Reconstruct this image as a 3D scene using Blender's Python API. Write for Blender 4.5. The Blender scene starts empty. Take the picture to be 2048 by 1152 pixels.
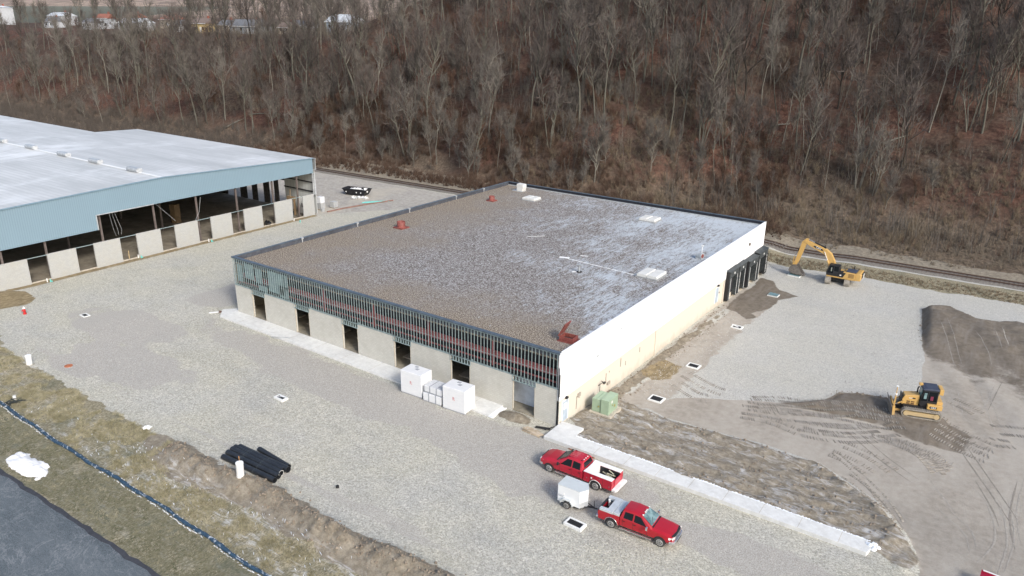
import bpy, bmesh, math, random
import numpy as np
from mathutils import Vector, Matrix
R = math.radians
random.seed(7); rng = np.random.default_rng(7)
scene = bpy.context.scene
COL = scene.collection

# ------------------------------------------------------------------ camera
F_PX, YAW, PITCH, ROLL = 1488.22, -0.606396720, 0.343795615, 0.0155295956
CAM = np.array([32.0087, -54.2096, 36.3189])
_fw = np.array([math.sin(YAW)*math.cos(PITCH), math.cos(YAW)*math.cos(PITCH), -math.sin(PITCH)])
_r = np.array([math.cos(YAW), -math.sin(YAW), 0.0]); _u = np.cross(_r, _fw)
_r2 = math.cos(ROLL)*_r + math.sin(ROLL)*_u; _u2 = -math.sin(ROLL)*_r + math.cos(ROLL)*_u
cd = bpy.data.cameras.new('camera'); cam = bpy.data.objects.new('camera', cd); COL.objects.link(cam)
cd.sensor_width = 36; cd.lens = 36*F_PX/2048; cd.clip_start = 0.5; cd.clip_end = 6000
cam.matrix_world = Matrix(((_r2[0], _u2[0], -_fw[0], CAM[0]), (_r2[1], _u2[1], -_fw[1], CAM[1]), (_r2[2], _u2[2], -_fw[2], CAM[2]), (0, 0, 0, 1)))
scene.camera = cam

# ------------------------------------------------------------------ light
SUN_EL, SUN_AZ = 35.0, -24.0           # sun stands over +x, a touch to the camera side
w = bpy.data.worlds.new('World'); scene.world = w; w.use_nodes = True
nt = w.node_tree; bg = nt.nodes['Background']
sky = nt.nodes.new('ShaderNodeTexSky'); sky.sky_type = 'NISHITA'; sky.sun_disc = False
sky.sun_elevation = R(SUN_EL); sky.sun_rotation = R(90 - SUN_AZ)
sky.air_density = 1.0; sky.dust_density = 3.0; sky.ozone_density = 1.0
nt.links.new(sky.outputs[0], bg.inputs[0]); bg.inputs[1].default_value = 0.15
sd = bpy.data.lights.new('sun', 'SUN'); sun = bpy.data.objects.new('sun', sd); COL.objects.link(sun)
sd.energy = 1.9; sd.angle = R(12); sd.color = (1.0, 0.98, 0.95)
_sv = Vector((math.cos(R(SUN_EL))*math.cos(R(SUN_AZ)), math.cos(R(SUN_EL))*math.sin(R(SUN_AZ)), math.sin(R(SUN_EL))))
sun.rotation_euler = _sv.to_track_quat('Z', 'Y').to_euler(); sun.location = (60, 0, 60)
vs = scene.view_settings; vs.view_transform = 'Standard'; vs.look = 'None'; vs.exposure = 0.54; vs.gamma = 1

# ------------------------------------------------------------------ helpers
def S(a, b, t):
    t = np.clip((t-a)/(b-a), 0, 1); return t*t*(3-2*t)
def vnoise(x, y, seed=0):
    xi = np.floor(x).astype(np.int64); yi = np.floor(y).astype(np.int64); xf = x-xi; yf = y-yi
    def h(a, b):
        n = (a*374761393 + b*668265263 + seed*2147483) & 0xffffffff
        n = ((n ^ (n >> 13))*1274126177) & 0xffffffff
        return ((n ^ (n >> 16)) & 0xffff)/65535.0
    u = xf*xf*(3-2*xf); v = yf*yf*(3-2*yf)
    return (h(xi, yi)*(1-u)+h(xi+1, yi)*u)*(1-v)+(h(xi, yi+1)*(1-u)+h(xi+1, yi+1)*u)*v
def fbm(x, y, seed=0, o=4):
    s = 0; a = .5; n = 0
    for i in range(o):
        s = s+a*vnoise(x, y, seed+i*17); n += a; a *= .5; x = x*2.03+3.1; y = y*2.03+1.7
    return s/n
def ray(px, py):
    return _fw + _r2*(px-1024)/F_PX - _u2*(py-576)/F_PX
def at_z(px, py, z=0.0):
    d = ray(px, py); t = (z-CAM[2])/d[2]; return CAM+t*d
def sdist(X, Y, poly):
    """signed distance to a polygon, positive inside"""
    P = np.array(poly, float)[:, :2]; n = len(P); d = np.full(np.shape(X), 1e9); ins = np.zeros(np.shape(X), bool)
    for i in range(n):
        ax, ay = P[i]; bx, by = P[(i+1) % n]
        ex, ey = bx-ax, by-ay; L = ex*ex+ey*ey+1e-12
        t = np.clip(((X-ax)*ex+(Y-ay)*ey)/L, 0, 1)
        d = np.minimum(d, np.hypot(X-ax-t*ex, Y-ay-t*ey))
        c = ((ay > Y) != (by > Y)) & (X < (bx-ax)*(Y-ay)/((by-ay) if by != ay else 1e-9)+ax)
        ins ^= c
    return np.where(ins, d, -d)
def pxpoly(pts, z): return [at_z(x, y, z)[:2] for x, y in pts]

P_DIRT = pxpoly([(1290, 812), (1350, 795), (1480, 800), (1560, 806), (1620, 806), (1665, 797), (1680, 786), (1720, 787), (1775, 797), (1835, 798), (1846, 740), (1848, 712), (1843, 690), (1843, 618), (1880, 615), (1905, 618), (1930, 632), (1955, 644), (1990, 648), (2030, 648), (2100, 668), (2500, 760), (2600, 1500), (1830, 1500), (1836, 1130), (1812, 1085), (1760, 1010), (1640, 925), (1500, 880), (1330, 835)], -.8)
P_PILE = pxpoly([(1843, 700), (1843, 618), (1880, 615), (1905, 618), (1930, 632), (1955, 644), (1990, 648), (2030, 648), (2100, 668), (2400, 740), (2400, 950), (2048, 900), (1950, 880), (1880, 790), (1860, 730)], -.8)
P_PUSH = pxpoly([(1655, 800), (1680, 786), (1720, 787), (1775, 797), (1850, 806), (1900, 850), (2010, 900), (2005, 918), (1930, 912), (1850, 890), (1750, 850), (1560, 806)], -.8)
P_MOUND = pxpoly([(1150, 838), (1178, 808), (1236, 795), (1330, 835), (1430, 862), (1500, 880), (1640, 925), (1760, 1010), (1812, 1085), (1790, 1100)], -.5)+[(28.6, -1.3), (2.4, -1.4), (1.2, 1.2), (.2, 2.0)]
P_TIP = pxpoly([(1735, 1100), (1812, 1085), (1836, 1130), (1820, 1160), (1780, 1140), (1740, 1115)], -.5)
P_TRENCH = pxpoly([(1190, 800), (1250, 768), (1320, 712), (1450, 618), (1490, 625), (1470, 650), (1440, 680), (1380, 700), (1345, 760), (1290, 775), (1260, 800)], -.9)
P_WET = pxpoly([(1448, 615), (1522, 553), (1545, 560), (1560, 578), (1600, 592), (1560, 600), (1540, 615), (1500, 625), (1515, 636), (1490, 642), (1470, 625)], -.9)
P_CLAY = pxpoly([(1280, 745), (1330, 722), (1362, 735), (1340, 760), (1300, 768)], -.9)
P_PAD = [(-200, 41.3), (-81, 41.3), (-78.5, 45), (-72, 54), (-66, 62), (-50, 63), (-49, 71.5), (-200, 69)]
def berm_y(x): return -22.6+0.35*np.sin(x*.35)+0.3*np.sin(x*.13+1)
def _soft(d, w=1.0): return S(-w, w, d)
def height(X, Y):
    X = np.asarray(X, float); Y = np.asarray(Y, float)
    z = np.full(X.shape, -.2)
    z = z+.12*S(-50, -60, X)
    right = S(-4, 1.0, X)*S(0.5, 8, Y)
    z = z-.62*right-.25*right*S(38, 46, Y)*S(12, 5, X)
    # land beyond the yard rises a little to the track bed
    ty = 74+.04*(X+72)
    z = z+(.55*right+.05)*S(ty-9, ty-3, Y)*(.4)
    # road side falls away
    z = z-.35*S(-24, -29, Y)
    d = Y-berm_y(X)
    bx = S(-27.5, -24, X)
    z = z+bx*.95*np.exp(-((d+1.0)/1.05)**2)*(.25+1.5*fbm(X*.8, Y*.8, 5)**1.3)+bx*.25*np.exp(-((d+1)/1.8)**2)*(fbm(X*3, Y*3, 9)-.5)
    bank = S(-23.2, -24.2, Y)*S(-29.5, -28.6, Y)
    z = z+bank*.22*(fbm(X*1.3, Y*1.3, 3)-.4)
    z = z+.9*np.exp(-((X+60)/6)**2-((Y+25.5)/1.8)**2)*(fbm(X, Y, 12))
    # rough ground and piles
    m = _soft(sdist(X, Y, P_MOUND), .5)
    z = z+m*(.22+.40*(fbm(X*1.1, Y*1.1, 21)-.5)+.20*(fbm(X*4, Y*4, 22)-.5)+.08*np.sin((Y-X*.12)*3.0+7*fbm(X*.16, Y*.16, 4)))
    zd = sdist(X, Y, P_MOUND)
    z = z+.55*np.exp(-((zd-.7)/.5)**2)*S(4, 9, Y+.25*X-1)*fbm(X*1.5, Y*1.5, 31)
    pd = sdist(X, Y, P_PILE); z = z+.85*S(-.1, 1.1, pd)*(.75+.5*fbm(X*.5, Y*.5, 8))*S(41, 51, Y+.05*(X-24))+.06*np.sin((X*.9+.35*Y)*1.6+3*fbm(X*.3, Y*.3, 18))*S(0, 1, pd)
    pd = sdist(X, Y, P_PUSH); z = z+.42*S(-.1, .8, pd)*(.5+fbm(X*.8, Y*.8, 28))*S(30, 26, Y-.3*(X-25)+2)*S(32, 29, X)
    z = z+_soft(sdist(X, Y, P_TIP), .4)*(.35*fbm(X*2, Y*2, 41))
    tr = _soft(sdist(X, Y, P_TRENCH), .5)
    z = z+tr*(.30*(fbm(X*1.6, Y*1.2, 51)-.35)+.14*(fbm(X*5, Y*5, 52)-.5)+.5*np.exp(-((X-.5)/.7)**2)*fbm(X, Y*.8, 55))
    z = z+.03*(fbm(X*.5, Y*.5, 61)-.5)
    # spoil heap by the front door
    z = z+.62*np.exp(-((X+4.2)/1.5)**2-((Y+1.25)/.8)**2)*(.7+.6*fbm(X*3, Y*3, 71))
    z = z+.4*np.exp(-((X+79.5)/2.5)**2-((Y+16)/2)**2)
    # hillside
    yb = 79.5+20*S(-55, -15, X)
    T = 29.5+45*S(-190, -105, X)
    slope = .50+.10*fbm(X*.01, Y*.01, 81)
    s = np.maximum(Y-yb, 0)
    h = s*slope*S(0, 14, s)
    k = 3.0
    h = T-np.logaddexp(0, (T-h)/k)*k*1.0 if False else np.where(h < T-6, h, T-6*np.exp(-(h-(T-6))/6))
    h = h+(3.5*(fbm(X*.035, Y*.035, 91)-.5)+1.2*(fbm(X*.15, Y*.15, 92)-.5))*S(4, 25, s)*np.where(T < 35, S(60, 45, s), 1)
    h = h+.10*np.maximum(Y-260, 0)*S(-100, -200, X)
    z = z+h+S(-4, 6, Y-(ty+4))*(.45*(fbm(X*.3, Y*.3, 93)-.3)+.5)
    return z
_ZG = None
def Zp(x, y):
    global _ZG
    if _ZG is None:
        gx = np.arange(-118, 56.01, .3); gy = np.arange(-46, 84.01, .3); _ZG = height(*np.meshgrid(gx, gy))
    u = (x+118)/.3; v = (y+46)/.3; i = int(u); j = int(v)
    if 0 <= i < _ZG.shape[1]-1 and 0 <= j < _ZG.shape[0]-1 and u >= 0 and v >= 0:
        a = u-i; b = v-j; return float((_ZG[j, i]*(1-a)+_ZG[j, i+1]*a)*(1-b)+(_ZG[j+1, i]*(1-a)+_ZG[j+1, i+1]*a)*b)
    return float(height(np.array([x]), np.array([y]))[0])
def G(px, py):
    z = 0.0
    for i in range(8):
        p = at_z(px, py, z); z = .5*z+.5*Zp(p[0], p[1])
    return Vector((p[0], p[1], Zp(p[0], p[1])))

class MB:
    def __init__(s): s.v = []; s.f = []; s.m = []; s.sm = []
    def add(s, V, F, m=0, smooth=False, M=None):
        o = len(s.v)
        s.v += [tuple(M @ Vector(p)) for p in V] if M is not None else [tuple(p) for p in V]
        s.f += [tuple(i+o for i in f) for f in F]; s.m += [m]*len(F); s.sm += [smooth]*len(F)
    def box(s, x0, x1, y0, y1, z0, z1, m=0, M=None):
        V = [(x0, y0, z0), (x1, y0, z0), (x1, y1, z0), (x0, y1, z0), (x0, y0, z1), (x1, y0, z1), (x1, y1, z1), (x0, y1, z1)]
        s.add(V, [(0, 3, 2, 1), (4, 5, 6, 7), (0, 1, 5, 4), (1, 2, 6, 5), (2, 3, 7, 6), (3, 0, 4, 7)], m, False, M)
    def bar(s, a, b, w, h, m=0, up=(0, 0, 1)):
        a = Vector(a); b = Vector(b); d = b-a; L = d.length
        if L < 1e-6: return
        x = d/L; u = Vector(up)
        if abs(x.dot(u)) > .98: u = Vector((1, 0, 0))
        y = u.cross(x).normalized(); z = x.cross(y)
        Mx = Matrix(((x[0], y[0], z[0], a[0]), (x[1], y[1], z[1], a[1]), (x[2], y[2], z[2], a[2]), (0, 0, 0, 1)))
        s.box(0, L, -w/2, w/2, -h/2, h/2, m, Mx)
    def cyl(s, a, b, r0, r1=None, n=14, m=0, cap=True, smooth=True):
        if r1 is None: r1 = r0
        s.tube([a, b], [r0, r1], n, m, cap, smooth)
    def tube(s, pts, rad, n=8, m=0, cap=True, smooth=True):
        pts = [Vector(p) for p in pts]; V = []; F = []; k = len(pts); ref = None
        if not hasattr(rad, '__len__'): rad = [rad]*k
        for i, p in enumerate(pts):
            d = (pts[min(i+1, k-1)]-pts[max(i-1, 0)])
            d = d.normalized() if d.length > 1e-9 else Vector((0, 0, 1))
            if ref is None: ref = Vector((0, 0, 1)) if abs(d.z) < .9 else Vector((1, 0, 0))
            a = (ref-d*ref.dot(d))
            a = a.normalized() if a.length > 1e-6 else d.orthogonal().normalized()
            ref = a; b = d.cross(a)
            for j in range(n):
                t = 2*math.pi*j/n; V.append(p+(a*math.cos(t)+b*math.sin(t))*rad[i])
        for i in range(k-1):
            for j in range(n):
                F.append((i*n+j, i*n+(j+1) % n, (i+1)*n+(j+1) % n, (i+1)*n+j))
        s.add(V, F, m, smooth)
        if cap:
            s.add(V[:n], [tuple(range(n-1, -1, -1))], m); s.add(V[-n:], [tuple(range(n))], m)
    def prism(s, poly, axis, a, b, m=0, M=None):
        """extrude a 2-D outline along an axis; 'y': (x,z) outline"""
        n = len(poly)
        def P(p, t): return {'y': (p[0], t, p[1]), 'x': (t, p[0], p[1]), 'z': (p[0], p[1], t)}[axis]
        V = [P(p, a) for p in poly]+[P(p, b) for p in poly]
        F = [tuple(range(n)), tuple(range(2*n-1, n-1, -1))]+[(i, i+n, (i+1) % n+n, (i+1) % n) for i in range(n)]
        s.add(V, F, m, False, M)
    def quad(s, a, b, c, d, m=0): s.add([a, b, c, d], [(0, 1, 2, 3)], m)
    def build(s, name, mats, parent=None, loc=None, bevel=0.0, smooth=None):
        me = bpy.data.meshes.new(name); me.from_pydata(s.v, [], s.f)
        if not isinstance(mats, (list, tuple)): mats = [mats]
        for mm in mats: me.materials.append(getattr(mm, 'm', mm) if isinstance(mm, N) else mm)
        me.polygons.foreach_set('material_index', s.m)
        me.polygons.foreach_set('use_smooth', s.sm if smooth is None else [smooth]*len(s.f))
        bm = bmesh.new(); bm.from_mesh(me)
        if len(bm.faces) < 60000: bmesh.ops.recalc_face_normals(bm, faces=bm.faces)
        bm.to_mesh(me); bm.free(); me.update()
        o = bpy.data.objects.new(name, me); COL.objects.link(o)
        if parent: o.parent = parent
        if loc is not None: o.location = loc
        if bevel:
            md = o.modifiers.new('bevel', 'BEVEL'); md.width = bevel; md.segments = 2; md.limit_method = 'ANGLE'; md.angle_limit = R(35)
        return o
def npmesh(name, V, F, mat, attrs=None, smooth=True, parent=None):
    V = np.asarray(V, np.float32); F = np.asarray(F, np.int32); k = F.shape[1]
    me = bpy.data.meshes.new(name); me.vertices.add(len(V)); me.vertices.foreach_set('co', V.ravel())
    me.loops.add(F.size); me.loops.foreach_set('vertex_index', F.ravel())
    me.polygons.add(len(F)); me.polygons.foreach_set('loop_start', np.arange(0, F.size, k, dtype=np.int32))
    try: me.polygons.foreach_set('loop_total', np.full(len(F), k, np.int32))
    except Exception: pass
    me.update(calc_edges=True)
    me.polygons.foreach_set('use_smooth', np.full(len(F), smooth))
    for n, a in (attrs or {}).items():
        at = me.attributes.new(n, 'FLOAT_COLOR', 'POINT')
        c = np.ones((len(V), 4), np.float32); c[:, :a.shape[1]] = a; at.data.foreach_set('color', c.ravel())
    me.materials.append(mat); me.update()
    o = bpy.data.objects.new(name, me); COL.objects.link(o)
    if parent: o.parent = parent
    return o
def tag(o, label=None, cat=None, group=None, kind=None):
    if label: o['label'] = label
    if cat: o['category'] = cat
    if group: o['group'] = group
    if kind: o['kind'] = kind
    return o
def thing(name, label, cat, loc=(0, 0, 0), rotz=0.0, group=None):
    o = bpy.data.objects.new(name, None); COL.objects.link(o); o.empty_display_size = .3
    o.location = loc; o.rotation_euler = (0, 0, rotz); return tag(o, label, cat, group)
def copy_tree(o, parent=None):
    c = o.copy(); COL.objects.link(c); c.parent = parent
    for ch in o.children: copy_tree(ch, c)
    return c

# ------------------------------------------------------------------ materials
MATS = {}
class N:
    def __init__(s, name):
        s.m = bpy.data.materials.new(name); s.m.use_nodes = True; s.t = s.m.node_tree
        s.b = s.t.nodes['Principled BSDF']; s.pos = s.n('ShaderNodeNewGeometry').outputs['Position']; MATS[name] = s.m
    def n(s, k, **kw):
        x = s.t.nodes.new(k)
        for a, b in kw.items(): setattr(x, a, b)
        return x
    def l(s, a, b): s.t.links.new(a, b)
    def obj(s): s.pos = s.n('ShaderNodeTexCoord').outputs['Object']; return s
    def noise(s, scale, det=4, rough=.6, stretch=None, dist=0, rot=None):
        x = s.n('ShaderNodeTexNoise'); x.inputs['Scale'].default_value = scale; x.inputs['Detail'].default_value = det
        x.inputs['Roughness'].default_value = rough; x.inputs['Distortion'].default_value = dist
        if stretch or rot:
            mp = s.n('ShaderNodeMapping'); mp.inputs['Scale'].default_value = stretch or (1, 1, 1)
            if rot: mp.inputs['Rotation'].default_value = rot
            s.l(s.pos, mp.inputs[0]); s.l(mp.outputs[0], x.inputs['Vector'])
        else: s.l(s.pos, x.inputs['Vector'])
        return x.outputs['Fac']
    def voro(s, scale, out='Color', feat='F1', stretch=None, rnd=1):
        x = s.n('ShaderNodeTexVoronoi', feature=feat); x.inputs['Scale'].default_value = scale; x.inputs['Randomness'].default_value = rnd
        if stretch:
            mp = s.n('ShaderNodeMapping'); mp.inputs['Scale'].default_value = stretch; s.l(s.pos, mp.inputs[0]); s.l(mp.outputs[0], x.inputs['Vector'])
        else: s.l(s.pos, x.inputs['Vector'])
        return x.outputs[out]
    def ramp(s, fac, stops, interp='LINEAR'):
        x = s.n('ShaderNodeValToRGB'); e = x.color_ramp; e.interpolation = interp
        while len(e.elements) < len(stops): e.elements.new(.5)
        for el, (p, c) in zip(e.elements, stops):
            el.position = p; el.color = (c, c, c, 1) if isinstance(c, (int, float)) else (*c, 1)
        s.l(fac, x.inputs[0]); return x.outputs[0]
    def mix(s, fac, a, b, mode='MIX'):
        x = s.n('ShaderNodeMix', data_type='RGBA', blend_type=mode)
        for ix, v in ((0, fac), (6, a), (7, b)):
            sock = x.inputs[ix]
            if isinstance(v, (int, float)): sock.default_value = v if ix == 0 else (v, v, v, 1)
            elif isinstance(v, tuple): sock.default_value = (*v, 1)
            else: s.l(v, sock)
        return x.outputs[2]
    def math(s, op, a, b=0.0, c=0.0, clamp=False):
        x = s.n('ShaderNodeMath', operation=op); x.use_clamp = clamp
        for i, v in enumerate((a, b, c)):
            if isinstance(v, (int, float)): x.inputs[i].default_value = v
            else: s.l(v, x.inputs[i])
        return x.outputs[0]
    def attr(s, name):
        x = s.n('ShaderNodeAttribute', attribute_name=name); y = s.n('ShaderNodeSeparateColor'); s.l(x.outputs['Color'], y.inputs[0]); return y.outputs
    def xyz(s):
        y = s.n('ShaderNodeSeparateXYZ'); s.l(s.pos, y.inputs[0]); return y.outputs
    def bump(s, h, strength=.5, dist=.05):
        x = s.n('ShaderNodeBump'); x.inputs['Strength'].default_value = strength; x.inputs['Distance'].default_value = dist
        s.l(h, x.inputs['Height']); s.l(x.outputs[0], s.b.inputs['Normal']); return s
    def out(s, col, rough=.85, metal=0.0, spec=None, coat=0.0):
        if isinstance(col, tuple): s.b.inputs['Base Color'].default_value = (*col, 1)
        else: s.l(col, s.b.inputs['Base Color'])
        if isinstance(rough, (int, float)): s.b.inputs['Roughness'].default_value = rough
        else: s.l(rough, s.b.inputs['Roughness'])
        s.b.inputs['Metallic'].default_value = metal
        if spec is not None: s.b.inputs['Specular IOR Level'].default_value = spec
        s.b.inputs['Coat Weight'].default_value = coat
        return s.m
def plain(name, c, rough=.6, metal=0.0, var=.18, scale=1.5, coat=0.0, spec=None, dirt=None, obj=True):
    m = N(name)
    if obj: m.obj()
    f = m.noise(scale, 5, .65); lo = tuple(x*(1-var) for x in c); hi = tuple(min(1, x*(1+var)) for x in c)
    col = m.ramp(f, [(.3, lo), (.7, hi)])
    if dirt:
        col = m.mix(m.ramp(m.noise(scale*2.7, 6, .7), [(.5, 0), (.72, dirt[1])]), col, dirt[0])
    return m.out(col, rough, metal, spec, coat)
# ================================================================== GROUND
def ground_material():
    m = N('ground'); A = m.attr('mask_a'); B = m.attr('mask_b')
    edge = m.noise(1.1, 5, .7); edge2 = m.noise(.25, 4, .6)
    def mask(ch, lo=.35, hi=.65, amt=.5, e=edge):
        v = m.math('ADD', ch, m.math('MULTIPLY', m.math('SUBTRACT', e, .5), amt)); return m.ramp(v, [(lo, 0), (hi, 1)])
    # crushed stone
    st = m.n('ShaderNodeTexVoronoi', feature='F1'); st.inputs['Scale'].default_value = 8.0; m.l(m.pos, st.inputs['Vector'])
    sc = m.n('ShaderNodeSeparateColor'); m.l(st.outputs['Color'], sc.inputs[0])
    stone = m.ramp(sc.outputs[0], [(0, (.20, .197, .183)), (.35, (.33, .325, .302)), (.75, (.47, .463, .43)), (1, (.70, .69, .645))])
    fine = m.noise(13, 4, .8)
    stone = m.mix(.55, stone, m.ramp(fine, [(.37, (.20, .199, .182)), (.5, (.44, .436, .40)), (.63, (.70, .69, .635))]))
    tint = m.noise(.09, 5, .6)
    stone = m.mix(m.ramp(tint, [(.34, .25), (.58, 1)]), stone, m.mix(1.0, stone, (1.045, 1.02, .925), 'MULTIPLY'))
    tint2 = m.noise(.16, 5, .65, stretch=(.6, 1.4, 1))
    stone = m.mix(m.ramp(tint2, [(.50, 0), (.66, .6)]), stone, m.mix(1.0, stone, (.80, .81, .83), 'MULTIPLY'))
    pale = m.math('MULTIPLY', B[2], 1.0)
    # driven-in lanes : finer, greyer, a bit pink
    pack = m.ramp(m.noise(13, 4, .8), [(.36, (.25, .24, .218)), (.5, (.385, .366, .328)), (.66, (.57, .55, .505))])
    col = m.mix(mask(A[0], .35, .7, .5, edge2), stone, pack)
    # silty light lot to the right
    lot = m.mix(.45, stone, m.ramp(m.noise(11, 4, .8), [(.36, (.22, .22, .215)), (.5, (.42, .42, .405)), (.64, (.70, .70, .68))]))
    col = m.mix(mask(pale, .4, .6, .3), col, lot)
    # old concrete apron
    ap = m.ramp(m.noise(1.2, 7, .7), [(.3, (.30, .28, .245)), (.7, (.50, .475, .425))])
    ap = m.mix(m.ramp(m.noise(.22, 5, .7, stretch=(1, 2.2, 1)), [(.5, 0), (.7, .6)]), ap, (.26, .25, .245))
    ap = m.mix(m.ramp(m.noise(.10, 3, .6), [(.55, 0), (.68, .7)]), ap, (.50, .46, .38))
    ap = m.mix(m.ramp(m.noise(.45, 7, .7, dist=.5), [(.49, 0), (.5, .45), (.51, 0)]), ap, (.17, .155, .135)); ap = m.mix(m.ramp(m.noise(3, 6, .8), [(.5, 0), (.7, .4)]), ap, (.22, .20, .17))
    col = m.mix(mask(A[1], .45, .55, .15), col, ap)
    # graded silt track
    silt = m.ramp(m.noise(1.6, 6, .65), [(.3, (.275, .247, .207)), (.7, (.385, .352, .303))])
    silt = m.mix(m.ramp(m.noise(.20, 6, .65, stretch=(1.0, .35, 1), rot=(0, 0, .5)), [(.42, 0), (.62, .6)]), silt, (.44, .41, .36))
    silt = m.mix(m.ramp(m.noise(12, 3, .7), [(.55, 0), (.75, .35)]), silt, (.13, .12, .11))
    col = m.mix(mask(A[2], .45, .55, .25), col, silt)
    # dark damp silt
    damp = m.ramp(m.noise(1.6, 6, .65), [(.3, (.125, .105, .082)), (.7, (.195, .17, .138))])
    damp = m.mix(m.ramp(m.noise(.5, 5, .6, stretch=(2.5, .4, 1), rot=(0, 0, .15)), [(.5, 0), (.7, .6)]), damp, (.24, .215, .185))
    Bx = m.attr('mask_c')
    col = m.mix(mask(Bx[0], .4, .6, .6), col, damp)
    # rough brown soil
    soil = m.ramp(m.noise(1.9, 8, .75), [(.28, (.115, .098, .072)), (.5, (.232, .202, .155)), (.72, (.36, .325, .26))])
    col = m.mix(mask(B[0], .42, .56, .5), col, soil)
    Dx = m.attr('mask_d'); col = m.mix(mask(Dx[0], .4, .6, .6), col, m.ramp(m.noise(2.2, 7, .75, stretch=(1, .5, 1)), [(.3, (.12, .09, .045)), (.7, (.36, .29, .18))]))
    # frost lying on the soil in streaks
    fr = m.noise(.9, 8, .75, stretch=(.5, 1.7, 1), rot=(0, 0, .35), dist=1.2)
    fro = m.math('MULTIPLY', m.ramp(fr, [(.50, 0), (.68, .75)]), Bx[1], clamp=True)
    # grass
    g1 = m.ramp(m.noise(5, 7, .75, stretch=(1.6, .7, 1)), [(.32, (.085, .075, .045)), (.5, (.25, .222, .145)), (.68, (.50, .45, .345))])
    g2 = m.ramp(m.noise(4, 7, .75), [(.3, (.045, .055, .035)), (.7, (.15, .16, .11))])
    gr = m.mix(m.ramp(m.noise(.35, 5, .7), [(.50, 0), (.66, .6)]), g1, g2)
    gr = m.mix(m.math('MULTIPLY', Bx[2], .75, clamp=True), gr, m.mix(m.ramp(m.noise(.42, 6, .75), [(.38, 0), (.62, 1)]), g1, g2))
    col = m.mix(mask(B[1], .42, .56, .45), col, gr)
    col = m.mix(fro, col, (.62, .64, .66))
    h = m.math('ADD', m.math('MULTIPLY', fine, 1.0), m.math('MULTIPLY', m.noise(2.5, 5, .7), .9))
    m.bump(h, .55, .10)
    return m.out(col, .93, spec=.25)
def hill_material():
    m = N('leaf_litter')
    a = m.ramp(m.noise(1.2, 8, .8), [(.30, (.026, .014, .011)), (.5, (.105, .056, .042)), (.72, (.24, .14, .10))])
    b = m.ramp(m.noise(1.0, 8, .8), [(.30, (.022, .017, .014)), (.5, (.068, .052, .041)), (.72, (.17, .135, .105))])
    c = m.mix(m.ramp(m.noise(.045, 6, .7), [(.40, 0), (.60, 1)]), a, b)
    x = m.xyz()
    low = m.ramp(m.math('ADD', m.math('MULTIPLY', x[2], .08), m.math('MULTIPLY', m.noise(.08, 4, .6), .8)), [(.45, 1), (.85, 0)])
    c = m.mix(low, c, m.ramp(m.noise(1.5, 8, .8), [(.28, (.055, .042, .031)), (.5, (.145, .112, .082)), (.72, (.31, .25, .19))]))
    # far fields beyond the houses
    far = m.ramp(m.math('MULTIPLY', x[1], .0025), [(.75, 0), (.85, 1)])
    c = m.mix(far, c, m.ramp(m.noise(.05, 7, .7), [(.35, (.14, .11, .095)), (.6, (.42, .33, .26))]))
    m.bump(m.noise(2.2, 7, .8), .9, .35)
    return m.out(c, .95, spec=.1)
GROUND = ground_material(); HILL = hill_material()

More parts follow.
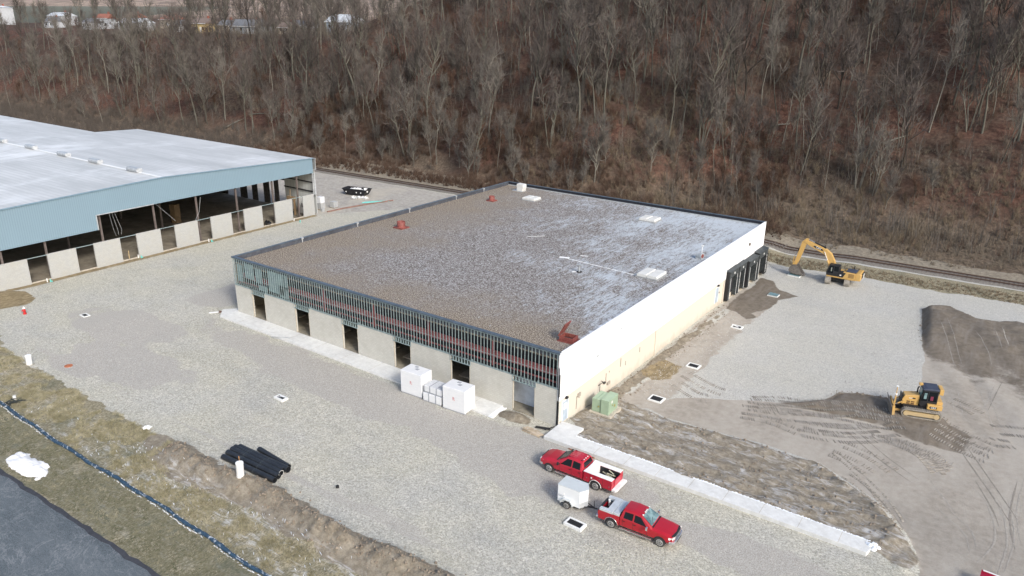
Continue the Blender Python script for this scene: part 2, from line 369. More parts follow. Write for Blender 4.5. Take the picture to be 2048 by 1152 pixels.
def build_ground():
    xs = np.arange(-118, 56.01, .3); ys = np.arange(-46, 84.01, .3)
    X, Y = np.meshgrid(xs, ys); Z = height(X, Y); ny, nx = X.shape
    nse = fbm(X*.35, Y*.35, 101)-.5; nse2 = fbm(X*1.2, Y*1.2, 102)-.5
    inside = lambda P, wd=.5, n=.8: S(-wd, wd, sdist(X, Y, P)+n*nse*2)
    dirt = inside(P_DIRT, .35, .35); mound = inside(P_MOUND, .4, .4); tip = inside(P_TIP, .4, .5); trench = inside(P_TRENCH, .5, .6)*S(2.4, 1.2, X+1.2*nse2)
    damp = np.clip(inside(P_PILE, .3, .05)*S(27, 52, Y+14*nse)*.98+inside(P_PUSH, .5, .35)*(.6+.4*S(13, 20, Y-.25*(X-25)+6*nse))*S(34.5, 30.5, X+3*nse)*.95+inside(P_WET, .5, .6)*.85, 0, 1)
    clay = inside(P_CLAY, .6, .6)
    pad = inside(P_PAD, .3, .3)
    by = berm_y(X)
    berm = S(-27.5, -25, X+2*nse)*S(-3.4, -2.7, Y-by+1.8*nse)*S(.3, -.2, Y-by+1.5*nse2)
    berm = np.maximum(berm, S(3.6, 2.4, np.hypot((X+30)/2.2, (Y+24.8)/.9)+3*nse)*.0)
    patch = S(1.25, .85, np.hypot((X+24)/5.0, (Y+24.2)/1.5)+.8*nse); berm = np.maximum(berm, patch)
    bank = S(-23.2, -23.9, Y+1.2*nse2+.0*X)*(1-berm)
    bank = np.maximum(bank, S(-60, -64, X)*S(-21.5, -22.5, Y+nse*2))
    heap = np.exp(-((X+4.2)/1.9)**2-((Y+1.25)/1.0)**2); heap = S(.3, .55, heap+.2*nse2)
    leftdirt = S(.35, .6, np.exp(-((X+77.5)/4.5)**2-((Y+16.5)/4)**2)+.3*nse)
    leftdirt = np.maximum(leftdirt, S(1.4, .3, np.abs(X+80.9))*S(-16, -14, Y)*S(42, 40, Y)*.75)
    # packed lanes
    lane = lambda x0, y0, rx, ry, a=0: S(1.15, .75, np.hypot(((X-x0)*math.cos(a)+(Y-y0)*math.sin(a))/rx, (-(X-x0)*math.sin(a)+(Y-y0)*math.cos(a))/ry)+.9*nse)
    pack = np.maximum.reduce([lane(-22, -6.2, 30, 3.2, -.02), lane(4, -6.5, 12, 4.5, 0), lane(-46, -17, 9, 4, .1), lane(-56, -11, 10, 4.5), lane(-50, -20.5, 5, 2), lane(22, -7.5, 12, 2.2), lane(-56, 3, 5, 6)*.8, lane(8, 33, 3.5, 5)*.4, .62*S(.56, .68, fbm(X*.05+Y*.02, Y*1.0-X*.03, 303))*S(-23.5, -21, Y)*S(-1, -3, Y)*S(.35, .6, fbm(X*.08, Y*.08, 305))])
    pale = S(-2, 3, X)*S(2, 6, Y)
    ty = 74+.04*(X+72)
    strip = S(-20, 0, X)*S(ty-9.5+2.2*nse, ty-8.6+2.2*nse, Y)*S(ty-2.4, ty-3.2, Y+.8*nse)     # dry grass between lot and track
    beyond = S(ty+1.4, ty+2.2, Y+1.0*nse2)
    grass = np.clip(np.maximum.reduce([bank, strip*.95]), 0, 1)
    soil = np.maximum.reduce([berm, mound, tip*.7, trench*.9, heap, beyond, leftdirt*.85])
    side = S(0, .6, X)*S(7.5, 5.0, X+2.5*nse)*S(7, 10, Y)*S(56, 52, Y)*(1-trench)*(.55+.5*S(-.1, .1, nse)); dirt = np.maximum(dirt, side)
    dmask = np.maximum(dirt, 0)
    frost = np.clip(mound*.9+tip*.7+S(-44, -20, X)*S(-24.6, -26, Y)*S(-29.3, -28.6, Y)*.55+S(-29, -28, Y)*S(-24, -26, Y)*.5+S(-34.4, -33, Y)*S(-29.2, -30, Y)*.18, 0, 1)
    green = S(-28.3, -29.3, Y)+S(4, 1.5, np.hypot((X+30)/1.3, (Y+26)))*.8
    ballast = S(2.6, 2.0, np.abs(Y-ty))
    mA = np.stack([pack, pad*(1-strip), dmask], -1); mB = np.stack([soil, grass, pale], -1); mC = np.stack([damp, frost, np.clip(green, 0, 1)], -1); Dm = np.stack([np.maximum(clay, S(.45, .7, leftdirt)*.9*(X < -70)), clay*0, clay*0], -1).reshape(-1, 3)
    zone = np.zeros(X.shape, int)                      # 0 gravel
    zone[pad > .5] = 1; zone[dmask > .5] = 2; zone[soil > .5] = 3; zone[grass > .5] = 4
    zone[(soil > .5) & (beyond > .5)] = 5
    names = ['gravel_yard', 'concrete_apron', 'dirt_track', 'bare_soil', 'grass_bank', 'scrub_ground']
    V = np.stack([X, Y, Z], -1).reshape(-1, 3); A = mA.reshape(-1, 3); B = mB.reshape(-1, 3); C = mC.reshape(-1, 3)
    i = np.arange(ny*nx).reshape(ny, nx)
    F = np.stack([i[:-1, :-1], i[:-1, 1:], i[1:, 1:], i[1:, :-1]], -1).reshape(-1, 4)
    zf = zone[:-1, :-1].reshape(-1)
    # leave out the ground under the two buildings' slabs
    cx = V[F[:, 0], 0]; cy = V[F[:, 0], 1]
    keep = ~((cx > -48.6) & (cx < -1.0) & (cy > .9) & (cy < 60.4)) & ~((cx < -83) & (cy > -19) & (cy < 40.5))
    for z, nm in enumerate(names):
        sel = F[(zf == z) & keep]
        if len(sel) == 0: continue
        u, inv = np.unique(sel, return_inverse=True)
        o = npmesh(nm, V[u], inv.reshape(sel.shape), GROUND, {'mask_a': A[u], 'mask_b': B[u], 'mask_c': C[u], 'mask_d': Dm[u]})
        tag(o, kind='structure')
    # coarse land all round, same surface
    def coarse(nm, x0, x1, y0, y1, st, mat, drop=0.0):
        xs = np.arange(x0, x1+st*.5, st); ys = np.arange(y0, y1+st*.5, st); X, Y = np.meshgrid(xs, ys); Z = height(X, Y)-drop
        i = np.arange(X.size).reshape(X.shape)
        F = np.stack([i[:-1, :-1], i[:-1, 1:], i[1:, 1:], i[1:, :-1]], -1).reshape(-1, 4); V = np.stack([X, Y, Z], -1).reshape(-1, 3)
        n = len(V); rg = S(0, 1, fbm(V[:, 0]*.3, V[:, 1]*.3, 5)).reshape(-1)
        at = {'mask_a': np.zeros((n, 3)), 'mask_b': np.stack([np.zeros(n), np.zeros(n), np.ones(n)*(V[:, 0] > 0)], -1), 'mask_c': np.zeros((n, 3)), 'mask_d': np.zeros((n, 3))}
        if x0 >= 55:
            at['mask_a'][:, 2] = (V[:, 1] > -1)*(V[:, 1] < 60)
        tag(npmesh(nm, V, F, mat, at), kind='structure')
    coarse('hillside', -620, 260, 83.5, 420, 2.0, HILL)
    coarse('distant_hills', -1500, 400, 418, 1400, 14.0, HILL)
    coarse('left_ground', -620, -117.8, -200, 64, 6.0, GROUND); coarse('left_scrub_ground', -620, -117.8, 64, 84, 2.0, HILL)
    coarse('right_ground', 55.8, 260, -46, 84, 4.0, GROUND)
    coarse('near_ground', -117.8, 260, -240, -45.8, 6.0, GROUND)
build_ground()

# asphalt road, a sheet over the verge
def asphalt():
    m = N('asphalt')
    c = m.ramp(m.noise(14, 4, .75), [(.36, (.035, .046, .053)), (.64, (.145, .17, .185))])
    c = m.mix(m.ramp(m.noise(.35, 6, .7, stretch=(.5, 1.3, 1)), [(.42, 0), (.65, .6)]), c, (.135, .155, .168))
    x = m.xyz()
    c = m.mix(m.ramp(m.noise(.9, 7, .75, stretch=(.35, 1, 1), rot=(0, 0, .3)), [(.485, 0), (.5, .45), (.515, 0)]), c, (.25, .26, .27)); c = m.mix(m.ramp(m.noise(3, 6, .8), [(.6, 0), (.7, .5)]), c, (.04, .045, .05)); c = m.mix(m.ramp(m.noise(.22, 7, .7, dist=.8), [(.488, 0), (.5, .55), (.512, 0)]), c, (.27, .285, .295))
    m.bump(m.noise(20, 3, .7), .3, .02)
    return m.out(c, .8)
def road():
    m = MB(); xs = np.arange(-130, 130, .8); z = -.545+.03
    e = lambda x: -34.05+.03*(x+35)+.05*math.sin(x*1.7)+.04*math.sin(x*4.1)
    V = []; F = []
    rows = [0, .25, 1.5, 4, 8, 16, 60]
    for x in xs:
        for r in rows: V.append((x, e(x)-r, z+.0*r+(.0 if r else -.10)))
    k = len(rows)
    for i in range(len(xs)-1):
        for j in range(k-1): F.append((i*k+j, i*k+j+1, (i+1)*k+j+1, (i+1)*k+j))
    m.add(V, F); tag(m.build('asphalt_road', asphalt(), smooth=True), kind='structure')
    m2 = MB(); V = []; F = []
    for x in xs: V += [(x, e(x)-.06+.03*math.sin(x*2.9), z+.006), (x, e(x)-.42+.06*math.sin(x*1.3), z+.006)]
    for i in range(len(xs)-1): F.append((2*i, 2*i+1, 2*i+3, 2*i+2))
    m2.add(V, F); tag(m2.build('road_edge_seal', plain('edge_seal', (.04, .042, .05), .8, var=.3, scale=3)), kind='structure')
road()

# ---------------------------------------------------------------- railway
RAIL = plain('rusty_rail', (.10, .065, .05), .6, .3, var=.3); SLEEPER = plain('old_sleeper', (.14, .12, .10), .9, var=.4)
BALL = N('ballast'); _c = BALL.ramp(BALL.noise(5, 6, .8), [(.3, (.085, .076, .064)), (.5, (.175, .16, .138)), (.7, (.31, .285, .25))]); BALL.bump(BALL.noise(6, 5, .8), .8, .08); BALL.out(_c, .95)
def railway():
    ang = math.atan(.04); L0, L1 = -260, 150
    ty = lambda x: 74+.04*(x+72)
    zt = lambda x: Zp(x, ty(x)-3)
    xs = np.arange(L0, L1, 2.0); zs = {float(x): float(height(np.array([x]), np.array([ty(x)]))[0]) for x in xs}
    m = MB(); V = []; F = []
    for x in xs:
        z = zs[float(x)]
        for dy, dz in ((-2.5, -.10), (-1.5, .16), (1.5, .16), (2.3, -.10)): V.append((x, ty(x)+dy+.25*math.sin(x*.9+dy), z+dz))
    for i in range(len(xs)-1):
        for j in range(3): F.append((i*4+j, (i+1)*4+j, (i+1)*4+j+1, i*4+j+1))
    m.add(V, F); tag(m.build('railway_ballast', MATS['ballast'], smooth=True), kind='structure')
    root = thing('railway_track', 'rusty single railway track running along the foot of the wooded hillside', 'railway track', (-40, ty(-40), zs[-40.0]))
    off = Vector(root.location)
    for s in (-.75, .75):
        r = MB(); pts = [Vector((x, ty(x)+s, zs[float(x)]+.34))-off for x in xs]
        for a, b in zip(pts[:-1], pts[1:]): r.bar(a, b, .13, .17)
        r.build('rail', RAIL, root)
    sl = MB(); x = L0+1
    while x < L1-3:
        k = L0+2*int((x-L0)/2); z = zs.get(float(k), 0)
        j = rng.normal(0, .03); sl.bar(Vector((x, ty(x)-1.3+j, z+.125))-off, Vector((x, ty(x)+1.3+j, z+.125))-off, .23, .1); x += .62
    tag(sl.build('sleepers', SLEEPER, root), kind='stuff')
railway()

# ---------------------------------------------------------------- tread marks pressed into the silt
MARK = plain('pressed_silt', (.235, .212, .18), .95, var=.25, scale=3, obj=False); MARK2 = plain('ridged_silt', (.33, .305, .265), .95, var=.2, scale=3, obj=False)
def treads():
    m = MB()
    def path(pts, gauge=1.7, wd=.5, step=.21):
        P = [G(*p) for p in pts]; out = []
        for i in range(len(P)-1):
            p0 = P[max(i-1, 0)]; p1 = P[i]; p2 = P[i+1]; p3 = P[min(i+2, len(P)-1)]
            n = max(2, int((p2-p1).length/step))
            for k in range(n):
                t = k/n; out.append(.5*((2*p1)+(-p0+p2)*t+(2*p0-5*p1+4*p2-p3)*t*t+(-p0+3*p1-3*p2+p3)*t**3))
        for i in range(1, len(out)-1):
            d = (out[i+1]-out[i-1]); d.z = 0
            if d.length < 1e-6: continue
            d.normalize(); nrm = Vector((-d.y, d.x, 0))
            for s in (-gauge/2, gauge/2):
                if random.random() < .12: continue
                c = out[i]+nrm*s; a = c-nrm*wd/2+d*.05; b = c+nrm*wd/2-d*.05
                za = Zp(c.x, c.y)+.02
                m.bar((a.x, a.y, za), (b.x, b.y, za), .07, .05, random.choice((0, 1)))
    for dx, dy in ((0, 0), (-8, 9), (6, -7)): path([(1800+dx, 838+dy), (1720+dx, 824+dy), (1640+dx, 815+dy), (1560+dx, 810+dy), (1500+dx, 806+dy*.6)])
    path([(1810, 845), (1740, 842), (1650, 840), (1570, 832), (1480, 818)]); path([(1790, 858), (1720, 866), (1660, 862), (1590, 850)]); path([(1770, 872), (1700, 876), (1640, 870), (1600, 862)])
    for dy in (0, 9, 18): path([(1885-dy, 845+dy), (1930-dy, 872+dy), (1975-dy, 893+dy), (2000-dy, 902+dy)], 1.5)
    for k in range(4): path([(1740+k*22, 872+k*4), (1795+k*18, 888+k*5), (1845+k*14, 912+k*4), (1880+k*9, 952-k*6)], .9, .42)
    path([(1660, 905), (1705, 925), (1745, 950)], 1.0); path([(1690, 890), (1740, 912), (1790, 945)], 1.0); path([(1990, 860), (2020, 862), (2060, 868)]); path([(1985, 885), (2030, 890)], 1.2)
    path([(1350, 765), (1390, 790), (1420, 798)], 1.4); path([(1370, 748), (1420, 775), (1450, 786)], 1.4); path([(1690, 950), (1730, 980), (1765, 1020)], .9, .25); path([(1670, 905), (1720, 950), (1770, 1000), (1800, 1045)], .6, .2)
    path([(1900, 800), (1935, 815), (1960, 830)], 1.2); path([(1480, 830), (1540, 842), (1600, 866)], 1.0)
    tag(m.build('tread_marks', [MARK, MARK2]), kind='structure')
    # smooth wheel streaks
    m = MB()
    def streak(pts, wd):
        P = [G(*p) for p in pts]; out = []
        for i in range(len(P)-1):
            p0 = P[max(i-1, 0)]; p1 = P[i]; p2 = P[i+1]; p3 = P[min(i+2, len(P)-1)]; n = max(2, int((p2-p1).length/.4))
            for k in range(n):
                t = k/n; out.append(.5*((2*p1)+(-p0+p2)*t+(2*p0-5*p1+4*p2-p3)*t*t+(-p0+3*p1-3*p2+p3)*t**3))
        V = []; L = len(out)
        for i in range(L):
            d = out[min(i+1, L-1)]-out[max(i-1, 0)]; d.z = 0
            if d.length < 1e-6: d = Vector((1, 0, 0))
            d.normalize(); n = Vector((-d.y, d.x, 0)); q = wd*min(1, 4*min(i, L-1-i)/L+.05)*(.6+.8*random.random())/2
            for s in (-q, q):
                p = out[i]+n*s; V.append((p.x, p.y, max(Zp(p.x, p.y), Zp(out[i].x, out[i].y))+.012))
        m.add(V, [(2*i, 2*i+1, 2*i+3, 2*i+2) for i in range(L-1)], random.choice((0, 1)))
    for px in ([(1950, 1130), (1990, 1080), (1975, 1010), (1930, 960)], [(1995, 1150), (2015, 1080), (2000, 1000)], [(1870, 1010), (1900, 1040), (1930, 1070), (1940, 1110)],
               [(2030, 1100), (2020, 1030), (2035, 960)], [(1860, 960), (1890, 1000), (1915, 1030)], [(1690, 860), (1760, 920), (1830, 970)], [(1960, 780), (1985, 850), (2010, 890)],
               [(1920, 900), (1990, 1000), (2030, 1060)], [(1950, 960), (1985, 1020), (2000, 1060)], [(1700, 945), (1760, 1000), (1810, 1060)], [(1900, 780), (1915, 850)], [(1990, 770), (1960, 830)],
               [(1880, 640), (1900, 700), (1912, 740)], [(1950, 660), (1975, 700), (1985, 735)], [(1990, 660), (2005, 700)], [(1440, 680), (1390, 720), (1350, 745)]):
        streak(px, .13)
        if random.random() < .85: streak([(x+14, y-6) for x, y in px], .10)
    tag(m.build('wheel_ruts', [MARK, MARK2]), kind='structure')
treads()
# ================================================================== MAIN WAREHOUSE
W, D, H = 49.33, 61.31, 7.5
def brick_mat(name, axis, c1, c2, mortar, bw=.41, bh=.205, stain=(.38, .365, .31)):
    m = N(name); x = m.xyz(); cb = m.n('ShaderNodeCombineXYZ')
    m.l(x[0] if axis == 'x' else x[1], cb.inputs[0]); m.l(x[2], cb.inputs[1])
    b = m.n('ShaderNodeTexBrick'); m.l(cb.outputs[0], b.inputs['Vector'])
    b.inputs['Scale'].default_value = 1; b.inputs['Brick Width'].default_value = bw; b.inputs['Row Height'].default_value = bh
    b.inputs['Mortar Size'].default_value = .012; b.inputs['Color1'].default_value = (*c1, 1); b.inputs['Color2'].default_value = (*c2, 1); b.inputs['Mortar'].default_value = (*mortar, 1)
    c = m.mix(m.ramp(m.noise(.8, 6, .7), [(.42, 0), (.68, .4)]), b.outputs['Color'], stain)
    c = m.mix(m.ramp(m.noise(5, 5, .7), [(.5, 0), (.75, .3)]), c, (.55, .54, .48))
    m.bump(m.noise(20, 3, .7), .2, .01)
    return m.out(c, .92)
BLOCK = brick_mat('concrete_block', 'x', (.50, .49, .445), (.55, .54, .49), (.42, .41, .37))
BLOCK2 = brick_mat('pale_block', 'y', (.36, .368, .36), (.395, .40, .388), (.32, .328, .318))
def roof_mat():
    m = N('roof_gravel'); x = m.xyz()
    n1 = m.noise(7, 4, .75); n2 = m.noise(3.2, 5, .8)
    brown = m.ramp(n1, [(.40, (.065, .052, .040)), (.5, (.195, .16, .125)), (.60, (.48, .425, .345))])
    grey = m.ramp(m.noise(6.5, 4, .8), [(.41, (.05, .044, .042)), (.5, (.175, .152, .138)), (.58, (.50, .51, .52))])
    # distance in from the left and the front edge, in metres
    ex = m.math('ADD', x[0], 49.3); ey = m.math('ADD', m.math('MULTIPLY', x[1], 1.0), m.math('MULTIPLY', x[0], -.02))
    inn = m.math('MINIMUM', m.math('MULTIPLY', ex, .55), m.math('MULTIPLY', ey, .9))
    ed = m.math('ADD', m.math('MULTIPLY', inn, .095), m.math('MULTIPLY', m.math('SUBTRACT', m.noise(.13, 6, .7), .5), 1.8))
    fz = m.ramp(ed, [(.15, 0), (1.0, .85)])
    c = m.mix(fz, brown, grey)
    # frost film, drawn out in drifts, thickening to the far right
    gx = m.math('MULTIPLY', m.math('ADD', x[0], 49.3), .0105); gy = m.math('MULTIPLY', x[1], .0065)
    dr = m.noise(1.0, 8, .8, stretch=(2.0, .45, 1), rot=(0, 0, .25), dist=.8); patch = m.noise(.11, 5, .6)
    fr = m.math('ADD', m.math('ADD', gx, gy), m.math('ADD', m.math('MULTIPLY', m.math('SUBTRACT', dr, .5), 1.9), m.math('MULTIPLY', m.math('SUBTRACT', patch, .5), 1.1)))
    fm = m.math('MULTIPLY', m.ramp(fr, [(.54, 0), (.88, .88)]), fz)
    c = m.mix(fm, c, (.52, .58, .63))
    # a clean strip of frost in the lee of the east parapet
    lee = m.math('ADD', m.math('MULTIPLY', x[0], .5), m.math('ADD', 1.15, m.math('MULTIPLY', m.math('SUBTRACT', m.noise(1.0, 5, .7), .5), 1.3)))
    ly = m.ramp(m.math('MULTIPLY', x[1], .02), [(.07, 0), (.12, 1), (.22, 1), (.28, .25)])
    c = m.mix(m.math('MULTIPLY', m.ramp(lee, [(.55, 0), (.8, .9)]), ly), c, (.78, .82, .86))
    # a lap in the felt
    c = m.mix(m.ramp(m.noise(2.6, 6, .8), [(.58, 0), (.70, .45)]), c, (.055, .045, .042))
    m.bump(n1, .6, .06)
    return m.out(c, .95, spec=.2)
ROOF = roof_mat()
PARA = plain('parapet_felt', (.055, .06, .075), .7, var=.3, scale=.6, dirt=((.16, .18, .20), .5), obj=False)
PARABL = plain('black_membrane', (.012, .014, .022), .7, var=.3, obj=False)
GALV = plain('galvanised_stud', (.29, .37, .38), .5, .35, var=.25, scale=3, obj=False)
CAPM = plain('parapet_cap_steel', (.11, .145, .18), .5, .4, var=.3, scale=1.5, obj=False)
REDST = plain('red_primer_steel', (.27, .075, .075), .65, var=.3, scale=1, dirt=((.34, .16, .15), .5), obj=False)
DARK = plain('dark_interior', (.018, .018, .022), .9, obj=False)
INWALL = plain('interior_wall', (.24, .22, .175), .9, var=.3, scale=.4, obj=False)
INFLOOR = plain('interior_slab', (.26, .235, .18), .9, var=.45, scale=.7, dirt=((.32, .31, .27), .6), obj=False)
WHITEP = N('white_wall_panel'); _c = WHITEP.mix(WHITEP.ramp(WHITEP.noise(.5, 6, .7, stretch=(1, 1, 3)), [(.45, 0), (.75, .25)]), (.86, .87, .87), (.70, .74, .76))
_x = WHITEP.xyz(); _s = WHITEP.ramp(WHITEP.math('FRACT', WHITEP.math('MULTIPLY', _x[1], 1/1.22)), [(0, .4), (.015, 0)]); _c = WHITEP.mix(_s, _c, (.62, .66, .70)); WHITEP.out(_c, .6)
CREAM = N('cream_wall'); _x = CREAM.xyz()
_c = CREAM.mix(CREAM.ramp(CREAM.math('ADD', CREAM.math('MULTIPLY', _x[2], -.33), CREAM.noise(.9, 6, .7, stretch=(1, 1, .5))), [(.42, 0), (.95, .75)]), (.61, .565, .485), (.38, .315, .24))
_c = CREAM.mix(CREAM.ramp(CREAM.math('FRACT', CREAM.math('MULTIPLY', _x[1], 1/.305)), [(0, .5), (.07, 0)]), _c, (.52, .46, .38)); CREAM.out(_c, .8)
CONC = plain('new_concrete', (.60, .605, .585), .85, var=.12, scale=1.3, dirt=((.72, .74, .74), .7), obj=False)
CONCO = plain('old_concrete', (.44, .40, .33), .9, var=.25, scale=1.3, dirt=((.25, .20, .15), .6), obj=False)
BLACKR = plain('black_rubber', (.016, .016, .018), .75, var=.4)
SEALG = plain('dock_pad_vinyl', (.035, .042, .045), .55, var=.4, scale=1.4, dirt=((.16, .18, .18), .5))
DOORG = plain('blue_grey_door', (.38, .45, .52), .5)
WHITE = plain('white_paint', (.80, .81, .80), .5, var=.06)
CURB = plain('skylight_dome', (.66, .66, .63), .4, var=.1); CURBG = plain('curb_flashing', (.33, .34, .34), .6, var=.3, scale=3)
REDRUST = plain('rust_red_steel', (.19, .045, .036), .65, var=.35, scale=2.5, dirt=((.36, .20, .16), .6))
GALV2 = plain('weathered_zinc', (.46, .48, .49), .45, .3, var=.25, scale=2)

OPEN = [(-45.93, -43.5), (-37.66, -35.2), (-29.42, -26.95), (-21.25, -18.84), (-13.2, -10.7), (-5.3, -2.72)]
wh = thing('warehouse', 'long flat gravel-roofed warehouse with an open steel stud band over pale block walls', 'building', (0, 0, 0))
def main_building():
    P = wh
    m = MB(); m.box(-W+.25, -.15, .25, D-.25, 6.55, 6.85); m.build('roof', ROOF, P)
    m = MB(); m.box(-W, -W+.24, 0.26, D-.27, 6.4, 7.42); m.build('left_parapet', PARA, P)
    m = MB(); m.box(-W-.04, -W+.28, 0.2, D, 7.42, 7.5); m.build('parapet_cap', CAPM, P)
    m = MB()
    for y in (11, 21.5, 33, 45, 53):
        m = MB(); m.box(-W-.09, -W+.32, y, y+.35, 7.3, 7.53); m.box(-W+.24, -W+.3, y+.1, y+.22, 6.85, 7.31); m.build('parapet_bracket', GALV2, P)
    m = MB(); m.box(-W+.02, -.02, D-.26, D, 6.3, 7.42); m.build('back_parapet', PARABL, P)
    m = MB(); m.box(-W+.0, -.0, D-.32, D+.05, 7.42, 7.5); m.build('parapet_cap', CAPM, P)
    m = MB(); m.box(-W+.3, -.3, D-.40, D-.262, 6.85, 7.0); m.build('roof_flashing', GALV2, P)
    # front: cap, stud screen
    m = MB(); m.box(-W-.08, -.02, -.10, .30, 7.34, 7.5, 0); m.build('parapet_cap', CAPM, P, bevel=.01)
    m = MB(); m.box(-W+.02, -.2, .22, .25, 6.75, 7.33); m.build('front_parapet', PARA, P)
    m = MB(); zb, zt = 3.78, 7.33
    m.box(-W, -.05, -.04, .12, zt-.07, zt); m.box(-W, -.05, -.04, .12, zb-.09, zb+.02)
    x = -W+.05; k = 0
    while x < -.1:
        j = random.uniform(-.012, .012); wv = .05
        m.box(x+j, x+j+.042, -.035, .055, zb+.02, zt-.07)
        k += 1; x += .408
    for z in (5.15,): m.box(-W+.05, -.1, -.012, .0, z, z+.045)
    m.build('stud_screen', GALV, P)
    for x0, x1 in OPEN:                         # small box headers over each opening
        m = MB(); a, b = x0-.35, x1+.4
        m.box(a, b, -.055, .13, 3.72, 3.80); m.box(a+.25, b-.3, -.05, .125, 3.14, 3.22)
        n = 7
        for i in range(n+1):
            xx = a+.27+(b-a-.62)*i/n; m.box(xx, xx+.06, -.045, .12, 3.22, 3.72)
        m.box(b-.12, b+.02, -.06, .1, 3.70, 3.95)
        m.build('opening_header', GALV, P)
    # teal sheathing boards seen behind the left bays
    m = MB(); TE = plain('green_sheathing', (.23, .31, .315), .8, var=.15, obj=False)
    for x, w_, z0, z1 in ((-48.6, .9, 4.3, 6.6), (-47.2, 1.7, 5.0, 7.0), (-45.0, 1.2, 4.8, 6.7), (-42.6, 3.1, 4.2, 6.9), (-40.6, 1.7, 3.9, 5.4), (-39.6, .7, 5.0, 6.9), (-44.5, 1.6, 3.9, 4.6)):
        m.box(x, x+w_, .16, .19, z0, z1)
    m.build('sheathing_boards', TE, P)
    # steel behind the studs
    for z0, z1, y in ((6.62, 7.16, .62), (4.72, 5.30, .62)):
        m = MB(); m.box(-W+.3, -.3, y, y+.10, z0+.03, z1-.03); m.box(-W+.3, -.3, y-.12, y+.22, z1-.03, z1); m.box(-W+.3, -.3, y-.12, y+.22, z0, z0+.03)
        m.build('steel_beam', REDST, P)
    m = MB(); m.box(-W+.3, -.3, .60, .66, 3.95, 4.12); m.build('steel_angle', REDST, P)
    for x in (-49.0, -41.0, -32.9, -24.8, -16.7, -8.2, -.45):
        m = MB(); m.box(x, x+.2, .42, .60, 3.8, 7.1); m.build('steel_column', REDST, P)
    m = MB(); m.box(-W+.25, -.25, 1.25, 1.35, 3.7, 6.55); m.box(-W+.25, -.25, .26, 1.35, 3.70, 3.74); m.build('shade_backing', DARK, P)  # near-black sheets painting in the interior's shade behind the studs
    # block piers
    xs = [-W]+[v for o in OPEN for v in o]+[0]
    for i in range(0, len(xs), 2):
        m = MB(); a, b = xs[i], xs[i+1]
        m.box(a, b-(.0 if b else .02), 0.0, .22, -.35, 3.69); m.build('block_pier', BLOCK, P)
    RAW = plain('raw_board', (.50, .43, .30), .8, obj=False)
    for x0, x1 in OPEN:
        m = MB(); m.box(x0, x0+.035, -.012, .03, .0, 3.13); m.build('door_jamb', RAW, P); m = MB(); m.box(x1-.02, x1, -.008, .03, 0, 3.13); m.build('door_jamb', RAW, P)
    # inside
    m = MB(); m.box(-W+.25, -.25, .02, 8.6, -.25, -.03); m.build('floor_slab', INFLOOR, P)
    m = MB(); m.box(-W+.25, -6.5, 8.5, 8.6, -.03, 4.0); m.box(-W+.25, -W+.3, .3, 8.5, 0, 4); m.build('partition', INWALL, P)
    m = MB(); m.box(-9.5, -.3, 1.5, 1.6, .0, 3.68); m.build('partition', plain('primed_partition', (.55, .60, .66), .8, obj=False), P)
    m = MB(); m.tube([(-5.0, 1.45, 3.5), (-4.6, 1.43, 3.2), (-4.2, 1.43, 3.4)], .02, 5); m.cyl((-4.3, 1.44, 3.4), (-4.3, 1.44, 2.3), .015, n=5); m.box(-4.38, -4.22, 1.4, 1.48, 2.18, 2.32)
    m.build('hanging_cable', CAPM, P)
    for i in range(5): m = MB(); m.box(-5.2+i*.55, -4.95+i*.55, 1.43, 1.48, 2.9, 3.2); m.build('junction_box', CAPM, P)
    for x0, x1 in OPEN[:-1]: m = MB(); m.box(x0-1, x1+2.5, 2.2+random.random(), 4.2, -.03, .12); m.build('floor_step', CONCO, P)
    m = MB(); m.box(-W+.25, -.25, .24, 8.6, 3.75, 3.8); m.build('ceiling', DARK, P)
    # left flank and back
    m = MB(); m.box(-W, -W+.22, .22, D, -1.3, 6.4); m.box(-W, 0, D-.25, D-.01, -1.5, 6.3); m.build('rear_walls', INWALL, P)
    # east wall
    m = MB(); m.box(-.14, .05, -.03, D+.02, 2.5, 7.5); m.build('white_wall_panel', WHITEP, P)
    m = MB(); m.box(-.2, -.02, .0, D, -1.6, 2.5); m.build('cream_wall', CREAM, P)
    m = MB(); m.box(-.05, .22, 45.0, D+.05, -1.6, -.92); m.build('dock_ledge', CONCO, P)
    for y in (21.6, 44.2):
        m = MB(); m.box(-.02, .12, y, y+.32, -1.4, 2.5); m.build('pilaster', CREAM, P)
    m = MB(); m.box(.052, .075, 38.0, 38.1, 5.1, 7.45); m.build('wall_joint', GALV2, P)
    m = MB(); m.cyl((.03, -.1, -.1), (.03, -.1, 6.0), .045, n=8); m.box(-.03, .12, -.13, -.03, 3.0, 5.3); m.build('downpipe', plain('dark_downpipe', (.04, .045, .05), .5, .3), P)
    m = MB(); m.cyl((.12, -.04, -.1), (.12, -.04, 2.5), .08, n=8); m.build('downpipe', CREAM, P)
    for y, z0, wd, hh in ((.75, -.05, .95, 2.15), (41.3, -.15, 1.05, 2.2)):
        m = MB(); m.box(-.02, .03, y, y+wd, z0, z0+hh); d = m.build('door', DOORG, P)
        m = MB(); m.box(-.02, .05, y-.09, y, z0, z0+hh+.08); m.box(-.02, .05, y+wd, y+wd+.09, z0, z0+hh+.08); m.box(-.02, .05, y-.0, y+wd, z0+hh, z0+hh+.08); m.build('door_frame', WHITE, d)
        m = MB(); m.cyl((.03, y+.12, z0+1), (.09, y+.12, z0+1), .03, n=6); m.build('door_handle', GALV2, d)
        if y < 5:
            m = MB(); m.box(.03, .036, y+.2, y+wd-.15, 1.15, 1.8); m.build('door_notice', WHITE, d)
